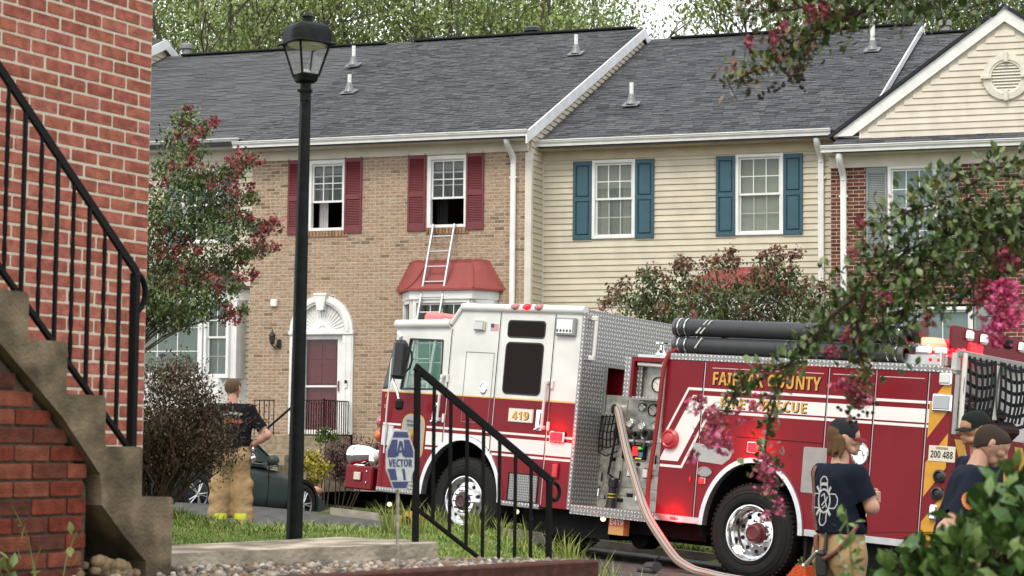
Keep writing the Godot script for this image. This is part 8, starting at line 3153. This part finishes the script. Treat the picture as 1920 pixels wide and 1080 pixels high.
# ---------------------------------------------------------------- shrubs and the flowering trees
# leaves and flower tufts spread along twigs through clumps: [centre, radius]
func clump_leaves(clumps: Array, per: int, size: Vector2, cols: Array, xfs: Array, out: Array, flat := 0.75) -> void:
	for cl in clumps:
		for q in per:
			var d: Vector3 = Vector3(rng.randfn(), rng.randfn() * flat, rng.randfn()) * cl[1] * 0.48
			if d.length() > cl[1] * 1.25:
				continue
			xfs.append(Transform3D(any_turn().scaled(Vector3.ONE * rng.randf_range(size.x, size.y)), cl[0] + d))
			var a: Color = cols[rng.randi() % cols.size()]
			var k := rng.randf_range(0.75, 1.2)
			out.append(Color(a.r * k, a.g * k, a.b * k))

func tuft_mesh() -> ArrayMesh:   # a crumpled floret
	var b := Mb.new()
	for k in 6:
		var a := TAU * k / 6.0
		var d := Vector3(cos(a), 0.35 * sin(k * 2.3), sin(a))
		var s := Vector3(-sin(a), 0.3, cos(a)) * 0.32
		b.quad(Vector3.ZERO, d * 0.5 - s, d + Vector3(0, 0.25 * sin(k * 4.0), 0), d * 0.5 + s, Vector3(d.x * 0.2, 1, d.z * 0.2))
	return b.mesh()

func planting() -> void:
	var lm := leaf_mesh(0.2, 0.5)
	var tuft := tuft_mesh()
	var green := [Color(0.095, 0.15, 0.042), Color(0.125, 0.18, 0.05), Color(0.065, 0.105, 0.032), Color(0.17, 0.21, 0.065), Color(0.125, 0.115, 0.045)]
	var rosy := [Color(0.32, 0.07, 0.09), Color(0.26, 0.075, 0.08), Color(0.38, 0.08, 0.11), Color(0.24, 0.09, 0.07), Color(0.16, 0.065, 0.045)]
	# red crape myrtle between the brick corner and the lamp post
	O = Vector3.ZERO
	var base := Vector3(-3.62, ground_y(-3.62, -20.0), -20.0)
	var t := thing("crape_myrtle", "crape myrtle with dark green leaves and crimson flower tips left of the lamp", "tree", Transform3D(Basis.IDENTITY, base), "crape myrtles")
	var b := mb()
	var tips := []
	for q in [[-0.35, 1.9, 0.1], [-0.15, 1.75, -0.15], [-0.05, 1.6, 0.15], [-0.5, 1.7, -0.2]]:
		branchy(b, Vector3(q[0] * 0.2, 0, q[2] * 0.2), Vector3(q[0], q[1], q[2]), 0.03, 0, tips)
	put("trunk", b, m_bark, t)
	var spots := [[350, 225, .16], [335, 265, .2], [375, 250, .12], [320, 320, .26], [350, 350, .25], [390, 345, .2], [300, 400, .3], [345, 430, .32], [400, 400, .26], [430, 330, .16], [455, 310, .12], [470, 300, .08], [420, 440, .25], [455, 420, .14], [480, 430, .12], [505, 425, .08], [310, 490, .34], [365, 510, .3], [420, 500, .22], [460, 480, .13], [490, 470, .1], [300, 560, .34], [350, 570, .28], [400, 560, .2], [440, 545, .1], [310, 610, .18], [345, 605, .16], [385, 590, .12], [430, 380, .18], [470, 375, .1], [360, 290, .16], [240, 450, .4], [250, 560, .4], [430, 590, .06], [455, 585, .06]]
	var cl := []
	var fl := []
	for s in spots:
		var p := at_px(s[0], s[1], 20.0 + rng.randf_range(-0.4, 0.4)) - base
		cl.append([p, s[2]])
	var xfs := []
	var cols := []
	for c in cl:
		clump_leaves([c], int(8200 * c[1] * c[1]) + 60, Vector2(0.032, 0.058), green, xfs, cols)
	var heads := [[350, 205], [345, 230], [335, 250], [385, 240], [405, 232], [400, 225], [370, 250], [365, 270], [355, 330], [375, 320], [360, 300], [430, 300], [450, 292], [465, 298], [445, 310], [480, 300], [415, 320], [400, 345], [425, 345], [440, 355], [455, 370], [475, 365], [470, 350], [445, 330], [310, 340], [330, 312], [300, 385], [290, 420], [310, 430], [350, 450], [335, 470], [420, 410], [440, 400], [470, 410], [495, 422], [520, 420], [510, 412], [485, 440], [500, 435], [440, 470], [465, 465], [490, 460], [515, 462], [480, 478], [455, 490], [345, 500], [380, 500], [395, 520], [370, 470], [320, 540], [410, 540], [450, 520], [335, 580], [340, 520], [440, 590], [430, 575], [420, 600], [445, 600], [470, 520], [475, 515], [300, 470], [280, 350]]
	for s in heads:
		var p := at_px(s[0], s[1], 19.7 + rng.randf_range(-0.35, 0.35)) - base
		fl.append([p, rng.randf_range(0.05, 0.10)])
	var m := leaf_mat(Color(0.10, 0.15, 0.03))
	for c in cl:
		var q := mb()
		var fk := Vector3(-0.25, 1.65, 0.0)
		var cm: Vector3 = c[0]
		q.tube(curve([fk, fk.lerp(cm, 0.5) + Vector3(-0.05, 0.12, 0), cm + Vector3(0.02, c[1] * 0.5, 0)], 7), [0.014, 0.012, 0.010, 0.008, 0.006, 0.004, 0.002], 5)
		put("twig", q, m_bark, t)
	swarm("foliage", lm, m, xfs, cols, t)
	xfs = []
	cols = []
	clump_leaves(fl, 46, Vector2(0.010, 0.024), rosy, xfs, cols, 1.0)
	swarm("blossom", tuft, leaf_mat(Color(0.3, 0.05, 0.08), 0.8), xfs, cols, t)
	# twiggy half-bare shrub in front of the sedan
	base = Vector3(-2.60, 1.1, -15.0)
	t = thing("twiggy_shrub", "purple-brown twiggy shrub between the concrete steps and the firefighter", "shrub", Transform3D(Basis.IDENTITY, base))
	b = mb()
	tips = []
	for k in 40:
		var a := rng.randf() * TAU
		var out := rng.randf_range(0.12, 0.62)
		branchy(b, Vector3(cos(a) * 0.08, -0.05, sin(a) * 0.08), Vector3(cos(a) * out * 0.75 + 0.04, rng.randf_range(0.30, 0.62), sin(a) * out * 0.7), 0.010, 2, tips)
	put("stems", b, mat(Color(0.085, 0.055, 0.04), 0.9), t)
	xfs = []
	cols = []
	cl = []
	for tp in tips:
		cl.append([tp, 0.13])
	clump_leaves(cl, 30, Vector2(0.012, 0.030), [Color(0.05, 0.035, 0.022), Color(0.07, 0.045, 0.028), Color(0.04, 0.04, 0.02), Color(0.10, 0.068, 0.042)], xfs, cols, 1.0)
	for s in [[310, 740], [350, 725], [375, 750], [395, 790], [385, 825], [355, 790], [315, 800], [365, 850], [330, 860], [300, 705], [340, 700], [410, 850], [300, 850]]:
		clump_leaves([[at_px(s[0], s[1], 15.0 + rng.randf_range(-0.2, 0.2)) - base, 0.17]], 850, Vector2(0.014, 0.034), [Color(0.10, 0.07, 0.05), Color(0.13, 0.085, 0.06), Color(0.09, 0.09, 0.045), Color(0.16, 0.11, 0.08), Color(0.075, 0.055, 0.042)], xfs, cols, 0.9)
	swarm("sparse_leaves", lm, leaf_mat(Color(0.05, 0.04, 0.02), 0.7), xfs, cols, t)
	# shrubs along the house fronts
	var rows := [["barberry_shrub", "round dark purple barberry shrub by the engine's front bumper", [[630, 860, .26], [660, 850, .34], [690, 870, .3], [640, 890, .22], [670, 895, .26], [705, 850, .24]], 37.0, [Color(0.055, 0.022, 0.03), Color(0.08, 0.03, 0.038), Color(0.10, 0.05, 0.055), Color(0.04, 0.02, 0.022)], Vector2(0.03, 0.055), 700],
		["golden_shrub", "yellow variegated shrub right of the lamp post below the stoop railing", [[585, 860, .16], [595, 885, .17], [575, 875, .14], [610, 880, .13], [588, 905, .14]], 36.5, [Color(0.42, 0.32, 0.04), Color(0.30, 0.26, 0.04), Color(0.14, 0.16, 0.03), Color(0.5, 0.4, 0.08)], Vector2(0.04, 0.08), 260],
		["green_shrub", "small green shrub at the foot of the stoop railing", [[610, 812, .12], [600, 825, .14], [625, 822, .10]], 38.0, [Color(0.07, 0.12, 0.03), Color(0.11, 0.16, 0.04)], Vector2(0.04, 0.07), 160]]
	for r in rows:
		var c0: Array = r[2][0]
		base = at_px(c0[0], c0[1], r[3])
		base.y = ground_y(base.x, base.z)
		t = thing(r[0], r[1], "shrub", Transform3D(Basis.IDENTITY, base))
		cl = []
		b = mb()
		for s in r[2]:
			var p := at_px(s[0], s[1], r[3] + rng.randf_range(-0.25, 0.25)) - base
			cl.append([p, s[2]])
			b.tube([Vector3(p.x * 0.3, -0.1, p.z * 0.3), p], [0.015, 0.006], 5)
		put("stems", b, m_bark, t)
		xfs = []
		cols = []
		clump_leaves(cl, r[6], r[5], r[4], xfs, cols, 0.85)
		swarm("foliage", lm, leaf_mat(Color(0.08, 0.08, 0.03), 0.7), xfs, cols, t)
	# the crape myrtle behind the engine, its seed heads browned
	base = Vector3(3.6, 0.75, -35.0)
	t = thing("crape_myrtle", "crape myrtle with browned seed heads in front of the yellow house", "tree", Transform3D(Basis.IDENTITY, base), "crape myrtles")
	b = mb()
	tips = []
	for q in [[-1.1, 2.4], [-0.4, 2.7], [0.3, 2.8], [1.0, 2.6], [-1.6, 2.0], [1.5, 2.2]]:
		branchy(b, Vector3(q[0] * 0.15, 0, 0), Vector3(q[0], q[1], rng.randf_range(-0.4, 0.4)), 0.05, 1, tips)
	put("trunk", b, m_bark, t)
	cl = []
	for s in [[1160, 560, .28], [1190, 575, .4], [1230, 560, .42], [1260, 590, .5], [1290, 545, .42], [1330, 570, .55], [1300, 600, .5], [1370, 560, .5], [1420, 560, .55], [1400, 600, .5], [1460, 550, .5], [1490, 580, .5], [1530, 560, .45], [1350, 610, .5], [1460, 610, .5], [1530, 600, .4], [1215, 520, .22], [1280, 505, .2], [1360, 500, .25], [1440, 510, .3], [1480, 520, .25], [1225, 600, .4]]:
		cl.append([at_px(s[0], s[1], 35.0 + rng.randf_range(-0.5, 0.6)) - base, s[2]])
	xfs = []
	cols = []
	for c in cl:
		clump_leaves([c], int(2300 * c[1] * c[1]) + 60, Vector2(0.05, 0.095), [Color(0.07, 0.125, 0.032), Color(0.09, 0.14, 0.04), Color(0.05, 0.085, 0.024), Color(0.13, 0.14, 0.05), Color(0.13, 0.095, 0.05)], xfs, cols)
	swarm("foliage", lm, m, xfs, cols, t)
	fl = []
	for s in [[1155, 545], [1140, 565], [1170, 535], [1205, 515], [1225, 510], [1245, 520], [1272, 500], [1290, 495], [1275, 485], [1320, 495], [1340, 490], [1365, 480], [1372, 470], [1380, 490], [1430, 480], [1445, 475], [1460, 468], [1465, 485], [1485, 480], [1495, 475], [1450, 500], [1480, 505], [1510, 530], [1540, 540], [1310, 530], [1250, 545], [1390, 535], [1330, 550], [1420, 530], [1290, 570], [1350, 590], [1500, 560], [1240, 580], [1210, 560], [1470, 545], [1530, 570], [1400, 580], [1130, 575], [1305, 590], [1440, 590], [1540, 600], [1410, 515]]:
		fl.append([at_px(s[0], s[1], 34.7 + rng.randf_range(-0.4, 0.4)) - base, rng.randf_range(0.10, 0.17)])
	xfs = []
	cols = []
	clump_leaves(fl, 70, Vector2(0.018, 0.038), [Color(0.25, 0.15, 0.10), Color(0.20, 0.12, 0.07), Color(0.28, 0.12, 0.11), Color(0.16, 0.11, 0.06)], xfs, cols, 1.0)
	swarm("seed_heads", tuft, vmat(0.9), xfs, cols, t)
	# weeds by the brick base and grass at the street's edge
	base = Vector3(-1.83, 1.04, -7.55)
	t = thing("weeds", "straggly green weeds growing at the foot of the brick step base", "weed", Transform3D(Basis.IDENTITY, base))
	for k in 9:
		b = mb()
		var a := rng.randf() * TAU
		var hgt := rng.randf_range(0.1, 0.34)
		var p0 := Vector3(rng.randf_range(-0.1, 0.3), 0, rng.randf_range(-0.25, 0.1))
		b.tube(curve([p0, p0 + Vector3(cos(a) * 0.03, hgt * 0.6, sin(a) * 0.03), p0 + Vector3(cos(a) * 0.10, hgt, sin(a) * 0.10)], 6), [0.003, 0.003, 0.0025, 0.002, 0.002, 0.001], 5)
		put("stem", b, mat(Color(0.16, 0.19, 0.06), 0.7), t)
		for q in 4:
			var lf := MeshInstance3D.new()
			lf.name = numbered(t, "leaf")
			lf.mesh = lm
			lf.material_override = mat([Color(0.12, 0.17, 0.04), Color(0.18, 0.20, 0.06)][q % 2], 0.5)
			lf.transform = Transform3D(any_turn().scaled(Vector3.ONE * rng.randf_range(0.04, 0.09)), p0 + Vector3(cos(a) * 0.06, hgt * (0.4 + 0.18 * q), sin(a) * 0.06))
			t.add_child(lf, true)
	# long blades at the broken lawn edge
	var blade := mb()
	for k in 9:
		var a := TAU * k / 9.0
		var d := Vector3(cos(a), 0, sin(a))
		var s := d.cross(Vector3.UP) * 0.018
		var lean := 0.25 + 0.12 * (k % 4)
		var p1 := d * lean * 0.45 + Vector3.UP * 0.62
		var p2 := d * lean * 1.1 + Vector3.UP * (0.98 - 0.05 * (k % 3))
		blade.quad(-s, s, p1 + s * 0.8, p1 - s * 0.8, Vector3(d.x, 0.4, d.z))
		blade.tri(p1 - s * 0.8, p1 + s * 0.8, p2, Vector3(d.x, 0.4, d.z))
	xfs = []
	cols = []
	for k in 90:
		var x := rng.randf_range(-0.9, 1.3)
		var z := -lawn_edge(x) - rng.randf_range(-0.8, 0.7)
		xfs.append(Transform3D(Basis(Vector3.UP, rng.randf() * TAU).scaled(Vector3.ONE * rng.randf_range(0.12, 0.3)), Vector3(x, ground_y(x, z) - 0.03, z)))
		cols.append(Color(0.17, 0.21, 0.05).lerp(Color(0.30, 0.30, 0.10), rng.randf()))
	kind(tag(swarm("long_grass", blade.mesh(), leaf_mat(Color(0.25, 0.3, 0.08), 0.6), xfs, cols), "long pale grass blades at the lawn's edge in front of the engine", "grass"), "stuff")

# ---------------------------------------------------------------- plants close to the camera
func spray(t: Node3D, wood: Mb, line: Array, d: float, spread: float, count: int, items: Array, base: Vector3, size: Vector2, kinds: Array, r0 := 0.008) -> void:
	var pts := []
	for q in line:
		pts.append(at_px(q[0], q[1], d + (q[2] if q.size() > 2 else 0.0)) - base)
	var c := curve(pts, 24)
	var rr := []
	for k in 24:
		rr.append(lerpf(r0, 0.0015, k / 23.0))
	wood.tube(c, rr, 6)
	for k in count:
		var u := pow(rng.randf(), 0.8)
		var p: Vector3 = c[int(u * 23)]
		var off := Vector3(rng.randfn(), rng.randfn(), rng.randfn()) * spread * 0.5
		var xf := Transform3D(any_turn().scaled(Vector3.ONE * rng.randf_range(size.x, size.y)), p + off)
		items.append([xf, 0, kinds[rng.randi() % kinds.size()]])
		if k % 5 == 0:
			wood.tube([p, p + off], [0.0022, 0.0012], 4)

func panicle(t: Node3D, c: Vector3, size: Vector3, n: int, cols: Array, tuft: Mesh, turn := Basis.IDENTITY) -> void:
	var xfs := []
	var out := []
	for k in n:
		var y := rng.randf_range(-1, 1)
		var w := sqrt(maxf(0.05, 1.0 - pow((y + 0.15) / 1.15, 2)))
		var p := Vector3(rng.randfn() * 0.45 * w, y, rng.randfn() * 0.45 * w) * size
		xfs.append(Transform3D(any_turn().scaled(Vector3.ONE * rng.randf_range(0.005, 0.013)), c + turn * p))
		var a: Color = cols[rng.randi() % cols.size()]
		out.append(a * rng.randf_range(0.7, 1.25))
	swarm("flower_panicle", tuft, leaf_mat(Color(0.2, 0.05, 0.1), 0.8), xfs, out, t)

func foreground_plants() -> void:
	var lm := leaf_mesh(0.22, 0.58)
	var tuft := tuft_mesh()
	var back := Color(0.10, 0.16, 0.03)
	var lmats := []
	for c in [Color(0.065, 0.11, 0.028), Color(0.095, 0.145, 0.036), Color(0.045, 0.078, 0.02), Color(0.16, 0.20, 0.06), Color(0.18, 0.135, 0.05), Color(0.19, 0.075, 0.04)]:
		var m: StandardMaterial3D = mat(c, 0.4, "blotch", 20.0).duplicate()
		m.backlight_enabled = true
		m.backlight = back
		lmats.append(m)
	O = Vector3.ZERO
	var base := Vector3(3.2, 0.9, -7.2)
	var t := thing("crape_myrtle", "near crape myrtle with pink panicles, branches reaching in from the right edge", "tree", Transform3D(Basis.IDENTITY, base), "crape myrtles")
	var wood := mb()
	wood.tube(curve([Vector3(0, -0.2, 0), Vector3(0.05, 1.0, 0), Vector3(-0.1, 1.9, 0.05), Vector3(-0.5, 2.7, 0.0)], 14), 0.05, 9)
	var items := []
	var g := [0, 0, 1, 1, 2, 2, 3]
	var warm := [0, 1, 2, 3, 4, 4, 5]
	var s := Vector2(0.024, 0.042)
	# the upper branch, hanging
	spray(t, wood, [[1990, -160], [1760, -60], [1640, 10], [1560, 40], [1500, 60]], 7.0, 0.10, 420, items, base, s, g, 0.012)
	spray(t, wood, [[1760, -60], [1600, -20], [1480, 20], [1400, 20], [1390, 60]], 7.0, 0.085, 340, items, base, s, warm)
	spray(t, wood, [[1640, 10], [1540, 60], [1480, 100], [1420, 130], [1355, 165]], 7.0, 0.06, 360, items, base, s, warm)
	spray(t, wood, [[1600, 20], [1520, 70], [1500, 110], [1490, 150]], 7.1, 0.055, 200, items, base, s, warm)
	spray(t, wood, [[1800, -60], [1740, 0], [1720, 20], [1690, 30]], 7.2, 0.08, 170, items, base, s, g)
	spray(t, wood, [[1950, -60], [1860, 0], [1800, 20], [1760, 15]], 7.3, 0.07, 81, items, base, s, g)
	# the main branch and what droops from it
	spray(t, wood, [[2100, 370], [1920, 405], [1800, 425], [1700, 470], [1620, 540], [1540, 620]], 7.0, 0.13, 965, items, base, s, g, 0.013)
	spray(t, wood, [[1920, 415], [1840, 470], [1760, 520], [1680, 590], [1600, 640]], 6.9, 0.12, 758, items, base, s, g, 0.008)
	spray(t, wood, [[2020, 250], [1920, 300], [1820, 330], [1740, 350], [1690, 400]], 7.1, 0.064, 229, items, base, s, g, 0.006)
	spray(t, wood, [[1940, 330], [1850, 330], [1760, 380], [1660, 410], [1630, 450]], 7.0, 0.080, 252, items, base, s, [0, 1, 3, 4, 1], 0.006)
	spray(t, wood, [[1920, 480], [1850, 400], [1780, 440], [1720, 500], [1700, 570]], 7.0, 0.12, 598, items, base, s, g, 0.006)
	spray(t, wood, [[2000, 440], [1900, 470], [1860, 520], [1800, 560]], 7.1, 0.11, 459, items, base, s, g, 0.006)
	spray(t, wood, [[1620, 540], [1560, 590], [1530, 640], [1470, 690], [1400, 700], [1375, 760]], 6.9, 0.05, 202, items, base, s, g)
	spray(t, wood, [[1540, 620], [1500, 650], [1460, 720], [1440, 800], [1430, 900]], 6.9, 0.045, 202, items, base, s, g)
	spray(t, wood, [[1620, 560], [1600, 640], [1620, 680], [1605, 740], [1615, 770]], 6.9, 0.045, 175, items, base, s, warm)
	spray(t, wood, [[1440, 700], [1380, 740], [1345, 790], [1330, 830]], 6.9, 0.03, 74, items, base, Vector2(0.014, 0.028), warm)
	spray(t, wood, [[1460, 860], [1445, 900], [1450, 940]], 6.9, 0.03, 81, items, base, Vector2(0.014, 0.028), g)
	spray(t, wood, [[1680, 470], [1640, 480], [1620, 500]], 7.0, 0.05, 94, items, base, Vector2(0.016, 0.03), warm)
	put("branches", wood, mat(Color(0.06, 0.045, 0.035), 0.85), t)
	items.sort_custom(func(p, q): return p[0].basis.x.length() > q[0].basis.x.length())
	pieces(t, "leaf", [lm], lmats, items)
	var pink := [Color(0.50, 0.09, 0.19), Color(0.56, 0.14, 0.25), Color(0.40, 0.06, 0.13), Color(0.52, 0.19, 0.26), Color(0.30, 0.13, 0.10)]
	var dusk := [Color(0.30, 0.06, 0.10), Color(0.24, 0.055, 0.07), Color(0.36, 0.08, 0.13), Color(0.2, 0.08, 0.05)]
	var vivid := [Color(0.60, 0.09, 0.22), Color(0.68, 0.14, 0.30), Color(0.48, 0.07, 0.16)]
	for q in [[1882, 572, 0.082, 0.085, 640, vivid], [1868, 622, 0.04, 0.05, 200, vivid], [1885, 485, 0.05, 0.04, 150, dusk], [1843, 545, 0.04, 0.04, 100, dusk], [1335, 800, 0.06, 0.07, 150, pink], [1310, 760, 0.05, 0.03, 70, pink], [1355, 830, 0.04, 0.04, 70, pink], [1300, 855, 0.025, 0.02, 40, pink], [1440, 890, 0.05, 0.06, 130, pink], [1430, 870, 0.035, 0.03, 60, pink], [1460, 950, 0.025, 0.03, 40, pink], [1435, 970, 0.018, 0.018, 26, pink], [1415, 755, 0.02, 0.03, 36, pink], [1600, 730, 0.035, 0.035, 70, dusk], [1575, 720, 0.03, 0.02, 40, pink], [1620, 750, 0.03, 0.025, 44, dusk], [1597, 472, 0.02, 0.02, 30, pink], [1612, 415, 0.025, 0.025, 36, dusk], [1450, 75, 0.02, 0.03, 40, dusk], [1520, 25, 0.03, 0.03, 50, dusk], [1405, 80, 0.018, 0.02, 28, dusk], [1545, 20, 0.03, 0.03, 50, dusk], [1470, 50, 0.03, 0.02, 34, dusk], [1385, 780, 0.02, 0.03, 30, pink], [1660, 560, 0.03, 0.02, 36, dusk], [1590, 630, 0.03, 0.02, 36, dusk], [1560, 660, 0.03, 0.02, 36, dusk], [1740, 600, 0.03, 0.02, 30, dusk]]:
		panicle(t, at_px(q[0], q[1], 6.85) - base, Vector3(q[2], q[3], q[2]), q[4], q[5], tuft)
	# dark seed capsules at the tips
	var pods := mb()
	for q in [[1430, 175], [1440, 165], [1450, 160], [1465, 155], [1480, 150], [1500, 150], [1505, 165], [1495, 110], [1515, 105], [1500, 120], [1475, 130], [1510, 150], [1490, 135], [1425, 185], [1500, 140], [1455, 172], [1590, 775], [1605, 785], [1620, 765], [1630, 780], [1640, 760], [1575, 770], [1600, 795]]:
		for k in 3:
			pods.ball(at_px(q[0] + rng.randf_range(-7, 7), q[1] + rng.randf_range(-7, 7), 6.9 + rng.randf_range(-0.03, 0.03)) - base, Vector3.ONE * rng.randf_range(0.0045, 0.0075), 6)
	kind(put("seed_capsules", pods, mat(Color(0.03, 0.02, 0.02), 0.7), t), "stuff")
	# broad-leaved evergreen bush in the corner
	base = Vector3(1.12, 0.75, -4.9)
	t = thing("laurel_bush", "broad-leaved bright green bush filling the bottom right corner", "bush", Transform3D(Basis.IDENTITY, base))
	var bmats := []
	for c in [Color(0.075, 0.15, 0.032), Color(0.10, 0.19, 0.045), Color(0.055, 0.115, 0.026), Color(0.14, 0.22, 0.06), Color(0.085, 0.155, 0.05), Color(0.18, 0.25, 0.08)]:
		var m: StandardMaterial3D = mat(c, 0.33, "blotch", 14.0).duplicate()
		m.backlight_enabled = true
		m.backlight = Color(0.16, 0.26, 0.05)
		bmats.append(m)
	items = []
	wood = mb()
	var mounds := [[1890, 1200, 0.29], [1985, 1090, 0.28], [1800, 1190, 0.20], [2020, 1000, 0.20], [1730, 1185, 0.14], [1890, 1075, 0.14], [1940, 1000, 0.11], [1810, 1085, 0.10], [1950, 935, 0.06], [1745, 1085, 0.075], [1885, 965, 0.05], [1700, 1070, 0.04]]
	for q in mounds:
		var c := at_px(q[0], q[1], 5.0 + 0.1 * rng.randf()) - base
		for k in int(5200 * q[2] * q[2]) + 40:
			var d := Vector3(rng.randfn(), rng.randfn(), rng.randfn()).normalized()
			if d.z < -0.35:
				continue
			var p: Vector3 = c + d * q[2] * rng.randf_range(0.72, 1.04)
			var up := (d * 0.8 + Vector3(rng.randf_range(-0.7, 0.7), rng.randf_range(-0.1, 0.9), rng.randf_range(-0.3, 0.7))).normalized()
			var nn := (d + Vector3(rng.randf_range(-0.6, 0.6), rng.randf_range(0, 0.8), rng.randf_range(-0.6, 0.6))).normalized()
			var x := up.cross(nn).normalized()
			items.append([Transform3D(Basis(x, up, x.cross(up)).scaled(Vector3.ONE * rng.randf_range(0.042, 0.075)), p), 0, rng.randi() % 6, p.z + p.y * 0.6])
		for k in 14:
			var d := Vector3(rng.randfn(), absf(rng.randfn()) + 0.4, rng.randfn()).normalized()
			wood.tube([Vector3(c.x, -0.2, c.z), c * 0.9, c + d * q[2] * 0.95], [0.008, 0.005, 0.002], 5)
	put("stems", wood, m_bark, t)
	items.sort_custom(func(p, q): return p[3] > q[3])
	pieces(t, "leaf", [lm], bmats, items)
	# a light sprig in front of the crossed-arms firefighter
	base = at_px(1600, 1120, 5.2)
	t = thing("leafy_sprig", "light green leafy shoot in front of the long-haired firefighter's trousers", "shoot", Transform3D(Basis.IDENTITY, base))
	wood = mb()
	items = []
	spray(t, wood, [[1600, 1120], [1598, 1060], [1592, 1010], [1585, 955]], 5.2, 0.03, 35, items, base, Vector2(0.02, 0.036), [3, 5, 3], 0.003)
	put("stem", wood, mat(Color(0.12, 0.16, 0.05), 0.6), t)
	pieces(t, "leaf", [lm], bmats, items)
